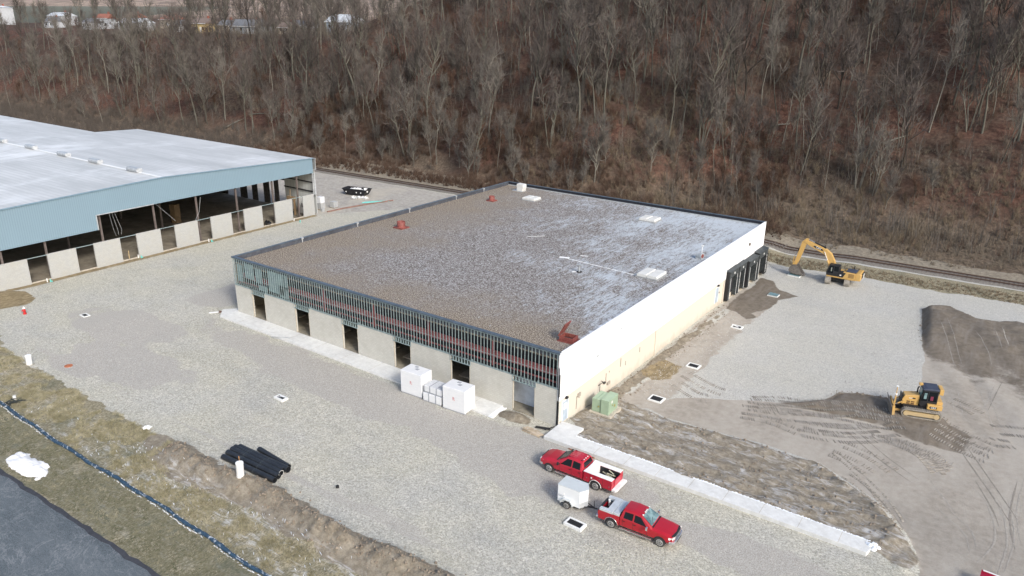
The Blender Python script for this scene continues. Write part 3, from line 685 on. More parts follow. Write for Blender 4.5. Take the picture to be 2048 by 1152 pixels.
        m = MB(); m.box(.05, .28, y+.35, y+.62, z0+hh+.25, z0+hh+.45); m.prism([(0.05, z0+hh+.2), (.2, z0+hh+.2), (.05, z0+hh+.4)], 'y', y+.38, y+.6); m.build('wall_lamp', BLACKR, P)
    CG = plain('conduit_grey', (.36, .32, .27), .6)
    for y, z, h in ((3.4, 0.2, 1.4), (3.9, 1.2, .3), (9.5, .6, 1.1), (10.2, 1.5, .2), (12.8, 1.2, 1.0), (14, .9, .5), (17.5, 1.2, .6)): m = MB(); m.box(-.01, .04, y, y+.09, z, z+h); m.build('wall_conduit', CG, P)
    for b in ((-.02, .1, 3.6, 4.1, 1.4, 1.8), (.0, .14, 9.8, 10.4, .2, .5), (-.02, .1, 42.6, 42.8, 1.0, 1.2)): m = MB(); m.box(*b); m.build('wall_box', CG, P)
    m = MB(); m.tube([(.0, 7.9, .9), (.3, 7.9, 1.2), (.35, 8.3, 1.3), (.05, 8.5, 1.2)], .04, 6); m.cyl((.2, 7.9, -.5), (.2, 7.9, 1.1), .04, n=6); m.build('gas_pipe', plain('black_iron_pipe', (.06, .055, .05), .6), P); m = MB(); m.box(.05, .2, 8.9, 9.2, .7, .9); m.build('gas_meter', MATS['black_iron_pipe'], P)
    for y, z in ((12.2, 5.9), (7.2, 4.6)):
        m = MB(); m.tube([(.05, y, z), (.2, y, z+.1), (.28, y, z-.1)], .07, 7); m.build('overflow_spout', GALV2, P)
    m = MB(); m.box(.05, .25, 53.7, 54.0, 5.35, 5.75); m.build('wall_lamp', plain('bronze_lamp', (.12, .10, .08), .5), P)
    # dock seals
    for i, (y0, y1, px, top, sh) in enumerate(((45.0, 48.6, .62, 3.45, 0), (49.0, 52.0, .62, 3.35, 0), (52.5, 56.5, .95, 3.2, 1), (57.0, 61.2, .95, 3.35, 1))):
        m = MB(); pw = .48
        m.box(.05, px, y0, y0+pw, -.75, top); m.box(.05, px, y1-pw, y1, -.75, top); m.box(.05, px+.02, y0-.02, y1+.02, top-.85, top)
        o = m.build('dock_seal', SEALG, P, bevel=.03)
        m = MB(); m.box(.05, px-.08, y0-.09, y0-.0, -.8, top+.05); m.build('side_curtain', BLACKR, o); m = MB(); m.box(.055, px-.05, y1, y1+.08, -.8, top+.05); m.build('side_curtain', BLACKR, o)
        m = MB(); m.box(.03, .07, y0+pw, y1-pw, -.25, top-.85); m.build('dock_door', DARK, o)
        for yy in (y0+pw-.1, y1-pw+.02): m = MB(); m.box(px, px+.015, yy, yy+.08, -.6, top-.9); m.build('guide_stripe', WHITE, o)
        m = MB(); m.cyl((px+.02, (y0+y1)/2, top-.4), (px+.03, (y0+y1)/2, top-.4), .17, n=14, smooth=False); m.build('number_disc', WHITE, o)
        m = MB(); m.prism([(.05, top+.20), (px+.1, top+.02), (px+.1, top+.1), (.05, top+.28)], 'y', y0-.1, y1+.1); m.build('hood', SEALG, o)
        for yy in (y0+.1, y1-.4): m = MB(); m.box(.2, .45, yy, yy+.3, -1.0, -.55); m.build('dock_bumper', CONCO, o)
    m = MB()
    for z in (-.1, 1.0, 2.1, 2.55): m.bar((1.0, 60.0, z), (1.0, 61.3, z), .05, .05)
    m.bar((1.0, 60.0, -.6), (1.0, 60.0, 2.6), .06, .06); m.bar((1.0, 61.3, -.6), (1.0, 61.3, 2.6), .06, .06); m.box(.3, 1.0, 60.3, 61.3, -.7, -.45)
    m.build('dock_frame', BLACKR, P)
main_building()

def roof_kit():
    P = wh; z = 6.85
    for (x, y, sx, sy) in ((-15.8, 52.9, 2.7, 2.5), (-3.7, 27.6, 2.7, 2.9), (-38.6, 53.2, 2.5, 2.2)):
        o = thing('skylight', None, None, (x, y, z)); o.parent = P
        m = MB(); m.box(-sx/2-.12, sx/2+.12, -sy/2-.12, sy/2+.12, -.02, .16); m.build('curb', CURBG, o)
        for s in (-1, 1):
            m = MB(); a, b = (-sx/2, -.04) if s < 0 else (.04, sx/2)
            m.prism([(a, .16), (b, .16), (b, .42), (b-.1, .5), (a+.1, .5), (a, .42)], 'y', -sy/2, sy/2); m.build('dome', CURB, o, bevel=.03)
    # blower hood near the far left corner
    o = thing('exhaust_hood', None, None, (-44.3, 57.9, z)); o.parent = P
    m = MB(); m.box(-1.3, .9, -.7, .7, 0, .14); m.build('hood_base', GALV2, o)
    m = MB(); m.prism([(-.35, .14), (.9, .14), (1.05, .9), (1.0, 1.35), (-.35, 1.4)], 'y', -.6, .6); m.build('hood_housing', CURB, o, bevel=.03)
    m = MB(); m.box(-.37, -.35, -.45, .45, .4, 1.2); m.build('louvre', CURBG, o)
    # red pipe stacks
    for (x, y, r, h) in ((-43.6, 25.3, .62, 1.0), (-43.6, 48.2, .5, .85)):
        o = thing('vent_stack', None, None, (x, y, z)); o.parent = P
        m = MB(); m.box(-r*1.45, r*1.45, -r*1.35, r*1.35, 0, .16); m.cyl((0, 0, .16), (0, 0, .26), r*1.2, r*1.02, n=20); m.build('flange', REDRUST, o)
        m = MB(); n = 24; V = []
        for rr, zz in ((r, .2), (r, h), (r*.93, h), (r*.93, .4)):
            V += [(rr*math.cos(2*math.pi*i/n), rr*math.sin(2*math.pi*i/n), zz) for i in range(n)]
        m.add(V, [(k*n+i, k*n+(i+1) % n, (k+1)*n+(i+1) % n, (k+1)*n+i) for k in range(3) for i in range(n)], 0, True)
        m.add(V[-n:], [tuple(range(n))], 1)
        m.build('pipe', [REDRUST, DARK], o)
    # open roof hatch by the near corner
    o = thing('roof_hatch', None, None, (-1.7, 4.3, z), R(4)); o.parent = P
    m = MB()
    for a in ((-.75, .75, -.6, -.48), (-.75, .75, .48, .6), (-.75, -.63, -.48, .48), (.63, .75, -.48, .48)): m.box(*a, 0, .48)
    m.box(-.9, .9, -.75, .75, .0, .06); m.build('hatch_curb', REDRUST, o)
    m = MB(); m.box(-.62, .62, -.47, .47, .07, .12); m.build('hatch_well', DARK, o)
    m = MB(); Mx = Matrix.Translation((-.78, 0, .5)) @ Matrix.Rotation(R(-62), 4, 'Y')
    m.box(0, 1.5, -.66, .66, 0, .1, 0, Mx); m.build('hatch_lid', REDRUST, o)
    # snorkel vent and mast at the east edge, pipe with stand, ponding line
    o = thing('roof_blower', None, None, (-1.5, 38.2, z)); o.parent = P
    m = MB(); m.cyl((-.55, .1, .45), (.25, -.1, .45), .42, n=18); m.box(-.6, .0, -.4, .4, 0, .2); m.build('blower_drum', GALV2, o)
    m = MB(); m.cyl((.24, -.1, .45), (.28, -.11, .45), .27, n=16); m.build('blower_mouth', REDRUST, o)
    m = MB(); m.cyl((-.1, .5, 0), (-.1, .5, 1.7), .05, n=8); m.box(-.25, .05, .42, .58, 1.6, 1.75); m.build('mast', WHITE, o)
    o = thing('drain_vent_pipe', None, None, (-11.6, 23.4, z)); o.parent = P
    m = MB(); m.cyl((0, 0, 0), (0, 0, .95), .11, n=10); m.box(-.4, .4, -.15, .15, .93, 1.0); m.build('standpipe', GALV2, o)
    m = MB(); m.cyl((0, 0, 0), (0, 0, .08), .35, n=12); m.build('pipe_boot', BLACKR, o)
    m = MB(); random.seed(3)
    a = Vector((-16.1, 27.4)); b = Vector((-4.9, 26.6)); n = 40
    for i in range(n):
        p = a.lerp(b, i/n); q = a.lerp(b, (i+.93)/n)
        m.bar((p.x, p.y+random.uniform(-.05, .05), z+.012), (q.x, q.y+random.uniform(-.05, .05), z+.012), random.uniform(.06, .16), .02)
    m.build('roof_seam', WHITE, P)
    for a_, b_, w_ in (((-16.9, 27.3, z+.015), (-15.6, 27.7, z+.015), .5), ((-15, 29.6, z+.014), (-14, 29.9, z+.014), .18), ((-25.9, 33.0, z+.02), (-24.0, 34.8, z+.02), .10), ((-12.4, 23.0, z+.015), (-11.7, 23.4, z+.015), .25)):
        m = MB(); m.bar(a_, b_, w_, .025); m.build('felt_patch', WHITE, P)
    m = MB()
    for i in range(60):
        x = random.uniform(-W+2, -2); y = random.uniform(2, D-2); a = random.uniform(0, 3.1); l = random.uniform(.15, .5)
        m.bar((x, y, z+.01), (x+l*math.cos(a), y+l*math.sin(a), z+.01), .08, .03)
    tag(m.build('roof_debris', CURBG, P), kind='stuff')
roof_kit()

def text_mesh(s, size, depth=.004):
    cu = bpy.data.curves.new('lettering', 'FONT'); cu.body = s; cu.size = size; cu.extrude = depth; cu.align_x = 'CENTER'; cu.align_y = 'CENTER'; cu.offset = size*.018
    o = bpy.data.objects.new('lettering', cu); COL.objects.link(o); dg = bpy.context.evaluated_depsgraph_get(); dg.update()
    me = bpy.data.meshes.new_from_object(o.evaluated_get(dg)); bpy.data.objects.remove(o); return me
def text(name, s, size, mat, loc, rot, parent, sx=1.0):
    me = text_mesh(s, size); me.materials.clear(); me.materials.append(mat)
    o = bpy.data.objects.new(name, me); COL.objects.link(o); o.parent = parent; o.location = loc; o.rotation_euler = rot; o.scale = (sx, 1, 1); return o

# ================================================================== BLUE-FRONTED OPEN BUILDING
def left_building():
    X0 = -81.5; P = thing('open_shed', 'huge ribbed white roof with blue metal gable over an open concrete pier front', 'building', (X0, 10, 0))
    def pt(x, y, z): return (x-X0, y-10, z)
    BLUE = N('blue_cladding'); x = BLUE.xyz()
    c = BLUE.ramp(BLUE.math('FRACT', BLUE.math('MULTIPLY', x[1], 1/.305)), [(0, (.10, .175, .23)), (.12, (.19, .275, .335)), (.6, (.205, .295, .355)), (1, (.185, .265, .325))])
    c = BLUE.mix(BLUE.ramp(BLUE.noise(.3, 5, .6), [(.4, 0), (.7, .3)]), c, (.21, .31, .38)); BLUE.out(c, .5, .1)
    WR = N('white_metal_roof'); x = WR.xyz()
    c = WR.ramp(WR.math('FRACT', WR.math('MULTIPLY', x[1], 1/.91)), [(0, (.49, .50, .50)), (.3, (.58, .59, .585)), (.7, (.58, .59, .585)), (1, (.49, .50, .50))])  # light and shade of the ribs, banded into the roof colour
    c = WR.mix(WR.ramp(WR.noise(.09, 7, .72, stretch=(.35, 2.2, 1)), [(.40, 0), (.62, .85)]), c, (.41, .425, .42))
    c = WR.mix(WR.ramp(WR.noise(.05, 6, .7, stretch=(1.2, .7, 1)), [(.5, 0), (.66, .7)]), c, (.80, .82, .83)); WR.out(c, .55)
    ez, rz, yr = 10.9, 11.95, 10.6
    # roof: near block and the longer, narrower far block, flat planes, ribs shaded only in the colour
    def slope(x0, x1, ye, name):
        m = MB(); n = max(2, int(abs(ye-yr)/.61)); sgn = 1 if ye > yr else -1
        V = []; n = 6
        for i in range(n+1):
            y = yr+(ye-yr)*i/n; z = rz-(rz-ez)*abs(y-yr)/31
            for dy, dz in ((0, 0),):
                for xx in (x0, x1): V.append(pt(xx, y+dy*sgn, z+dz))
        m.add(V, [(2*i, 2*i+1, 2*i+3, 2*i+2) for i in range(len(V)//2-1)])
        m.build(name, WR, P)
    slope(X0+.05, -144.0, 42.0, 'roof'); slope(-144.0, -235, 31.9, 'roof'); slope(X0+.05, -235, -45, 'roof')
    m = MB(); m.bar(pt(X0, yr, rz+.06), pt(-235, yr, rz+.06), .5, .05); m.build('ridge_cap', WHITE, P)
    for xv in (-89.6, -102.0, -113.2, -125.8, -138.6):
        m = MB(); L = 1.6; y0 = yr; z0 = rz+.1
        poly = [(y0-.45, z0), (y0-.55, z0+.35), (y0-.35, z0+.62), (y0+.35, z0+.62), (y0+.55, z0+.35), (y0+.45, z0)]
        m.prism([(a-10, b) for a, b in poly], 'x', xv-L-X0, xv+L-X0)
        m.build('ridge_vent', GALV2, P)
    # gable fascia in one outline
    top = lambda y: rz-(rz-ez)*abs(y-yr)/31
    poly = [(-46, 5.4), (-46, top(-46)), (yr, rz), (41.2, top(41.2)), (41.2, 8.15), (.05, 7.94), (-.7, 7.85), (-.7, 5.7)]
    m = MB(); m.prism([(a-10, b) for a, b in poly], 'x', -.12, .02); m.build('gable_cladding', BLUE, P)
    m = MB()
    for a, b in (((X0+.1, 41.3), (X0+.1, yr)), ((X0+.1, yr), (X0+.1, -46))): m.bar(pt(X0+.06, a[1], top(a[1])+.05), pt(X0+.06, b[1], top(b[1])+.05), .25, .14)
    m.build('gable_trim', plain('blue_trim', (.16, .25, .31), .5, obj=False), P)
    m = MB(); m.bar(pt(X0+.1, -.65, 5.7), pt(X0+.1, -.65, 8.0), .12, .12); m.bar(pt(X0+.1, -.6, 7.98), pt(X0+.1, 8.5, 8.02), .1, .12); m.build('opening_trim', GALV2, P)
    m = MB(); n = 70
    for i in range(n): xx = X0-(62)*i/n; m.box(xx-X0-.3, xx-X0+.02, 41.95-10, 42.05-10, ez-.15, ez-.02)
    m.box(-62.4, 0.0, 31.9, 32.0, 8.6, ez-.14); m.build('eave_gutter', GALV2, P)
    STEEL = plain('weathered_steel', (.15, .125, .115), .6, .2, var=.3, obj=False)
    for y in (-14.0, -8.2, 0.0, 8.6, 16.2, 24.0, 31.8, 37.5):
        m = MB(); zt = 8.3 if y > -.5 else 5.8
        m.box(-.62, -.42, y-.14-10, y+.14-10, -.1, zt); m.box(-.7, -.34, y-.04-10, y+.04-10, -.1, zt); m.build('column', STEEL, P)
    for i in range(4):
        for y in (-14, 0.0, 16.2, 31.8):
            m = MB(); xx = -12-i*14; m.box(xx-.12, xx+.12, y-10-.12, y-10+.12, -.1, 8.6); m.build('inner_column', STEEL, P)
    m = MB(); m.box(-150, .0, -55, 31.4, -.3, -.06); m.build('floor_slab', plain('earth_floor', (.19, .165, .125), .95, var=.4, scale=.3, dirt=((.33, .31, .26), .6), obj=False), P)
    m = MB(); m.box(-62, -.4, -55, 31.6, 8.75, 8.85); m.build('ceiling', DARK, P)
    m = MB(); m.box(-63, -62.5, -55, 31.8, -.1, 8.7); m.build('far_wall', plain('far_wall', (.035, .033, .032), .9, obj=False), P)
    # far right side wall: ribbed liner with dark girts, and daylight gaps to its left
    LIN = N('liner_sheet'); x = LIN.xyz(); LIN.out(LIN.ramp(LIN.math('FRACT', LIN.math('MULTIPLY', x[0], 1/.9)), [(0, (.30, .32, .32)), (.06, (.56, .58, .57)), (1, (.50, .52, .51))]), .6)
    m = MB(); m.box(-9.5, -.3, 31.7, 31.78, 3.6, 8.75); m.box(-9.5, -.2, 31.7, 31.78, -.1, 3.6); m.build('side_liner', LIN, P)
    for z in (4.2, 6.0, 7.7): m = MB(); m.box(-9.5, -.3, 31.45, 31.69, z, z+.2); m.build('girt', DARK, P)
    for i, (a, b) in enumerate(((-13.0, -11.6), (-16.5, -14.6), (-20.4, -18.6), (-24.5, -22.2), (-34, -29), (-47, -40), (-62, -52))):
        m = MB(); m.box(a, b, 31.68, 31.8, -.1, 8.7); m.build('side_panel', plain('worn_cladding', (.07, .068, .066), .8, var=.6, scale=2) if not MATS.get('worn_cladding') else MATS['worn_cladding'], P)
    m = MB(); m.box(-24.5, -9.5, 31.68, 31.8, 5.4, 8.7); m.box(-62, -24.5, 31.68, 31.8, 4.2, 8.7); m.build('side_header', MATS['worn_cladding'], P)
    m = MB(); m.cyl((.12, 31.35, 3.9), (.12, 31.35, 8.1), .18, n=10); m.box(-.1, .1, 30.9, 31.1, 3.9, 8.1); m.build('corner_post', GALV2, P)
    m = MB()
    for y, s in ((1.5, 0), (1.9, 1), (2.3, 2)): m.tube([(-.3, y-10, 7.9), (-.28, y-9.9+.1*s, 6.5), (-.3, y-9.7+.2*s, 5.0), (-.3, y-9.5, 4.2)], .02, 4)
    m.tube([(-.3, -1.0, 7.9), (.0, .6, 6.0), (.05, 1.8, 4.6)], .025, 4); m.tube([(-.3, 7, 7.6), (-.25, 6.4, 5.2), (-.2, 4.2, 2), (0, 2.6, .6)], .025, 4)
    m.build('loose_cables', GALV2, P)
    # pale block piers standing in the front line
    PB = [(-40, -33.5), (-30, -25.5), (-22.8, -18.8), (-15.9, -11.1), (-8.4, -4.35), (-1.75, 2.3), (4.95, 9.0), (11.5, 15.7), (18.2, 22.3), (24.85, 28.75), (31.55, 35.6), (38.2, 40.92)]
    for i, (a, b) in enumerate(PB):
        zt = 3.7+.4*(a+15)/55
        m = MB(); m.box(-.20, .02, a-10, b-10, -.3, zt); m.build('block_pier', BLOCK2, P)
    for (a, b), (c, d) in zip(PB[:-1], PB[1:]):
        m = MB(); m.box(-.16, .0, b-10, c-10, -.3, .12); m.build('door_sill', CONCO, P)
        m = MB(); m.box(-.14, -.06, b-10, c-10, 3.72+.4*(b+15)/55-.16, 3.72+.4*(b+15)/55-.06); m.build('lintel_angle', GALV, P)
left_building()
# ================================================================== YARD OBJECTS
def single(name, label, cat, m, mats, loc, rz=0.0, group=None, bevel=0.0, smooth=None):
    o = m.build(name, mats, None, loc, bevel, smooth); o.rotation_euler = (0, 0, rz); return tag(o, label, cat, group)
FROST = plain('frost', (.80, .83, .86), .7, var=.06, scale=3)
GRATE = plain('iron_grate', (.02, .021, .024), .7, .2, var=.4, scale=4)
PRECAST = plain('precast_frame', (.70, .71, .69), .8, var=.12, scale=3)

# concrete apron along the front and the long walk
def walks():
    m = MB(); x = -51.2; V = []
    m.prism([(-51.4, -.9), (-49.6, -2.55), (-6.4, -2.5), (-6.4, -.02), (-49.4, -.02), (-49.7, .6), (-50.2, .5)], 'z', -.35, .0)
    o = single('concrete_apron_slab', 'long pale raised concrete strip along the foot of the stud-topped front', 'concrete strip', m, CONC, (0, 0, 0), bevel=.02)
    j = MB()
    for xx in np.arange(-46, -7, 4.6): j.box(xx, xx+.03, -2.54, -.04, .0005, .004)
    j.build('control_joint', CONCO, o)
    m = MB(); m.box(-6.55, -5.95, -2.5, -.3, -.35, -.02); m.box(-5.95, -5.88, -2.5, -.2, -.35, .0); o = None
    single('frosted_form_board', 'frosted timber form closing the end of the front concrete strip', 'formwork', m, FROST, (0, 0, 0))
    p = [G(*q) for q in ((1095, 882), (1735, 1110))]; q2 = [G(*q) for q in ((1113, 856), (1755, 1087))]
    y0, y1 = -2.75, -1.0
    m = MB(); m.prism([(.15, y0), (28.0, y0+.35), (28.4, y1+.12), (2.6, y1+.02), (2.45, .72), (.12, .60)], 'z', -.5, .14)
    o = single('sidewalk', 'new pale concrete walk running from the corner door past the red trucks', 'sidewalk', m, CONC, (0, 0, 0), bevel=.02)
    j = MB()
    for k in range(1, 9): xx = 2.4+k*2.95; j.box(xx, xx+.03, y0+.02+.35*xx/28, y1+.1*xx/28, .1405, .146)
    j.build('control_joint', CONCO, o)
    m = MB(); n = 300; random.seed(5)
    for i in range(n):
        x = 2.6+i*(25.8/n); wv = .06+.16*random.random()*fbm(np.array([x*1.3]), np.array([0.]), 3)[0]*2
        m.box(x, x+.09, y1+.1*x/28, y1+.1*x/28+wv, -.1, .13+.02*random.random())
    tag(m.build('snow_edge', FROST), 'thin ragged line of snow along the far edge of the concrete walk', 'snow')
    m = MB(); bmv = []
    for i in range(16):
        a = random.uniform(0, 6.28); r = random.random()**.5; s = random.uniform(.14, .26)
        c = Vector((r*.42*math.cos(a)-.2, r*.4*math.sin(a), -.08)); m.cyl(c-Vector((0, 0, .1)), c+Vector((0, 0, .05+.16*(1-r))), s, s*.4, n=7)
    p = G(1752, 1092); single('snow_heap', 'small white snow heap at the far end of the concrete walk', 'snow', m, FROST, (p.x, p.y, p.z+.05), R(8))
    m = MB(); m.bar((2.9, -2.83, -.16), (5.6, -2.83, -.16), .05, .12); single('form_stake_board', 'rusty orange form board leaning on the walk behind the utility truck', 'board', m, plain('rusty_board', (.30, .11, .05), .8, var=.4), (0, 0, 0))
walks()

def catch_basin(px, py, sx, sy, rz, label, cover='grate', z=.14, loc=None):
    p = G(px, py) if loc is None else Vector(loc)
    root = thing('catch_basin', label, 'drain', p, rz, 'concrete catch basins in the gravel')
    m = MB(); t = .17
    for a in ((-sx/2, sx/2, -sy/2, -sy/2+t), (-sx/2, sx/2, sy/2-t, sy/2), (-sx/2, -sx/2+t, -sy/2+t, sy/2-t), (sx/2-t, sx/2, -sy/2+t, sy/2-t)): m.box(*a, -.35, z)
    m.build('frame', PRECAST, root)
    m = MB(); m.box(-sx/2+t, sx/2-t, -sy/2+t, sy/2-t, z-.12, z-.05)
    ins = (-sx/2+t+.02, sx/2-t-.02)
    if cover == 'grate':
        for i in range(9): xx = ins[0]+(ins[1]-ins[0])*i/8; m.box(xx-.02, xx+.02, -sy/2+t, sy/2-t, z-.05, z-.015)
    m.build('grate', GRATE, root)
    if cover in ('sheet', 'glass'):
        m = MB(); V = []; n = 7
        for i in range(n):
            for j in range(n): V.append((-sx/2+.06+(sx-.12)*i/(n-1), -sy/2+.05+(sy-.1)*j/(n-1), z+.02+.09*random.random()*(cover == 'sheet')))
        m.add(V, [(i*n+j, (i+1)*n+j, (i+1)*n+j+1, i*n+j+1) for i in range(n-1) for j in range(n-1)], 0, True)
        m.build('cover_sheet', plain('teal_fabric', (.10, .19, .21), .5, var=.4, scale=5, dirt=((.5, .6, .62), .6)) if 'teal_fabric' not in MATS else MATS['teal_fabric'], root)
    if cover == 'snow':
        m = MB()
        m.bar((-.3, .2, z-.03), (.2, .25, z-.03), .12, .02); m.bar((-.4, -.1, z-.03), (-.1, .05, z-.03), .05, .02)
        m.build('frost_streaks', FROST, root)
    if cover == 'plank':
        m = MB(); m.bar((-.75, .25, z+.05), (.2, -.15, z+.02), .16, .06); m.build('plank', WHITE, root)
    return root
catch_basin(562, 798, 1.35, .75, -.02, 'catch basin with frosty glazed lid in open gravel before the warehouse', 'snow', .22)
catch_basin(1150, 1051, 1.55, .95, -.03, 'white-rimmed rectangular catch basin beside the white trailer', 'grate', .22)
catch_basin(1313, 799, 1.5, 1.3, 0, 'white-rimmed square catch basin near the green transformer', 'grate')
catch_basin(1387, 733, 1.45, 1.2, 0, 'white-rimmed square basin by the ochre clay patch along the east wall', 'grate')
catch_basin(1474, 655, 1.4, 1.1, 0, 'white-rimmed basin with a pale plank across its black opening', 'plank')
catch_basin(1547, 591, 1.5, 1.3, 0, 'basin under crumpled teal fabric on the dark damp patch by the docks', 'sheet')
catch_basin(1589, 552, 1.9, 1.2, -.1, 'teal-covered basin directly below the excavator bucket', 'glass', .2)
catch_basin(170, 631, 1.25, .85, -.05, 'small black-grated basin alone in the gravel at the left', 'grate', .08)

# hydrant
p = G(50, 628); h = thing('fire_hydrant', 'red hydrant with white cap on bare dirt at the left edge', 'hydrant', p)
m = MB(); m.cyl((0, 0, 0), (0, 0, .12), .22, n=12); m.cyl((0, 0, .1), (0, 0, .75), .15, n=12); m.cyl((-.3, 0, .55), (.3, 0, .55), .08, n=10); m.cyl((0, -.3, .5), (0, 0, .5), .1, n=10)
m.build('barrel', plain('hydrant_red', (.45, .02, .02), .5), h)
m = MB(); m.cyl((0, 0, .75), (0, 0, .95), .17, .07, n=12); m.cyl((0, 0, .95), (0, 0, 1.02), .04, n=6); m.build('cap', WHITE, h)
# white standpipes
for (px, py, r, hh, lab) in ((59, 729, .31, 1.15, 'white plastic riser pipe standing at the top left of the grassy bank'), (481, 952, .31, 1.25, 'white plastic riser pipe standing at the end of the black pipes')):
    p = G(px, py); o = thing('riser_pipe', lab, 'pipe', (p.x, p.y, p.z-.1), R(10), 'white riser pipes at the edge of the gravel')
    m = MB(); m.cyl((0, 0, 0), (.03, .02, hh), r, n=20); m.build('pipe', plain('white_pvc', (.76, .76, .74), .45, var=.08, dirt=((.45, .42, .36), .5)) if 'white_pvc' not in MATS else MATS['white_pvc'], o)
    m = MB(); m.cyl((.03, .02, hh), (.031, .021, hh+.07), r*1.06, r*1.0, n=20); m.build('cap', WHITE, o)
    if px > 400:
        m = MB(); m.cyl((-.3, .35, 0), (-.3, .35, 1.65), .025, n=6); m.build('marker_stake', plain('orange_stake', (.55, .28, .12), .8), o)
# rust disc, bag, cap, clump
p = G(137, 732); m = MB(); m.cyl((0, 0, -.05), (0, 0, .06), .42, n=16, smooth=False); m.cyl((0, 0, .06), (0, 0, .09), .12, n=8); single('manhole_lid', 'rust orange round lid lying in the gravel near the white riser', 'manhole lid', m, plain('rust_orange', (.38, .13, .06), .8, var=.35, scale=3), p)
p = G(296, 857); m = MB()
for i in range(9): m.cyl((random.uniform(-.35, .35), random.uniform(-.15, .15), 0), (random.uniform(-.35, .35), random.uniform(-.2, .2), .22), .2, .06, n=8)
single('white_bag', 'crumpled white sack on the lip of the grassy bank', 'bag', m, WHITE, p, R(20))
p = G(675, 975); m = MB(); m.cyl((0, 0, -.02), (.02, 0, .22), .15, .11, n=12); single('pipe_stub', 'small black stub pipe poking out of the open gravel', 'pipe', m, BLACKR, p)
for px, py, l in ((95, 562, 'left'), (277, 514, 'mid'), (418, 482, 'right')):
    p = G(px, py+2); o = thing('cleanout_stubs', {'left': 'white and teal cleanout stubs before the second left concrete pier', 'mid': 'teal and white cleanout stubs beside a timber stake before the long pier row', 'right': 'white and teal cleanout stubs near the seventh doorway of the pier row'}[l], 'pipe', p, 0, 'pvc stubs along the blue building')
    m = MB(); m.cyl((0, 0, -.1), (0, 0, .55), .08, n=8); m.build('white_stub', MATS['white_pvc'], o)
    m = MB(); m.cyl((.35, .3, -.1), (.35, .3, .4), .1, n=8); m.cyl((.35, .3, .15), (.65, .4, .15), .08, n=8); m.build('teal_stub', plain('teal_pvc', (.15, .55, .50), .5) if 'teal_pvc' not in MATS else MATS['teal_pvc'], o)
p = G(259, 518); m = MB(); m.bar((0, 0, -.2), (.05, .02, 1.4), .09, .04); single('timber_stake', 'yellow pine survey stake standing before a doorway of the pier row', 'stake', m, plain('pine', (.55, .42, .22), .8), p)
for i, (px, py) in enumerate(((588, 439), (600, 442))):
    p = G(px, py+3); m = MB(); m.cyl((0, 0, -.1), (.1, 0, .5), .09, n=8); single('pvc_stub', ['short white pvc stub left of a pair near the last piers', 'short pale teal pvc stub right of a pair near the last piers'][i], 'pipe', m, [MATS['white_pvc'], MATS['teal_pvc']][i], p)

# long black drain pipes, each pipe its own thing
PIPE = plain('black_hdpe', (.016, .018, .022), .42, var=.3, scale=2, dirt=((.07, .075, .08), .5)); PIPEW = plain('white_liner', (.72, .72, .70), .5)
def pipe(a, b, r, label, liner=False, corr=False, zl=0.0):
    A = G(*a); B = G(*b); A.z += r+zl; B.z += r+zl; root = thing('drain_pipe', label, 'pipe', A, 0, 'black plastic pipes on the gravel')
    d = B-A; n = int(d.length/.16) if corr else 14; m = MB(); pts = []; rad = []
    for i in range(n+1): pts.append(d*i/n); rad.append(r*(1+.09*(i % 2)) if corr else r*(1+.0*(i)))
    m.tube(pts, rad, 16, cap=False)
    k = MB(); u = d.normalized(); side = u.cross(Vector((0, 0, 1))).normalized()
    m.tube([Vector(), d], r*.88, 16, cap=False); m.build('pipe_wall', PIPE, root)
    for base, s in ((Vector(), 1), (d, -1)):
        k = MB(); V = []; N_ = 18; up = side.cross(u)
        for rr in (r*1.0, r*.87):
            for i in range(N_): t = 2*math.pi*i/N_; V.append(base+(side*math.cos(t)+up*math.sin(t))*rr-u*s*.004)
        k.add(V, [(i, (i+1) % N_, N_+(i+1) % N_, N_+i) for i in range(N_)])
        k.build('pipe_rim', PIPEW if liner else PIPE, root)
    if not corr:
        k = MB()
        for t in (.28, .62): k.cyl(d*t, d*(t+.012), r*1.03, n=16)
        k.build('pipe_band', plain('pipe_band', (.05, .06, .065), .6) if 'pipe_band' not in MATS else MATS['pipe_band'], root)
pipe((447, 918), (550, 966), .25, 'outermost black pipe nearest the grassy bank, behind the white riser')
pipe((456, 909), (558, 958), .25, 'second black pipe from the bank in the bundle of six')
pipe((465, 903), (563, 952), .27, 'black pipe with a white-rimmed end in the middle of the bundle', True)
pipe((471, 899), (568, 945), .26, 'fourth black pipe from the bank in the bundle of six')
pipe((480, 899), (577, 945), .28, 'black pipe on the warehouse side of the tight bundle, longest to the right')
pipe((519, 902), (578, 938), .22, 'short ribbed black pipe lying apart from the bundle', corr=True)

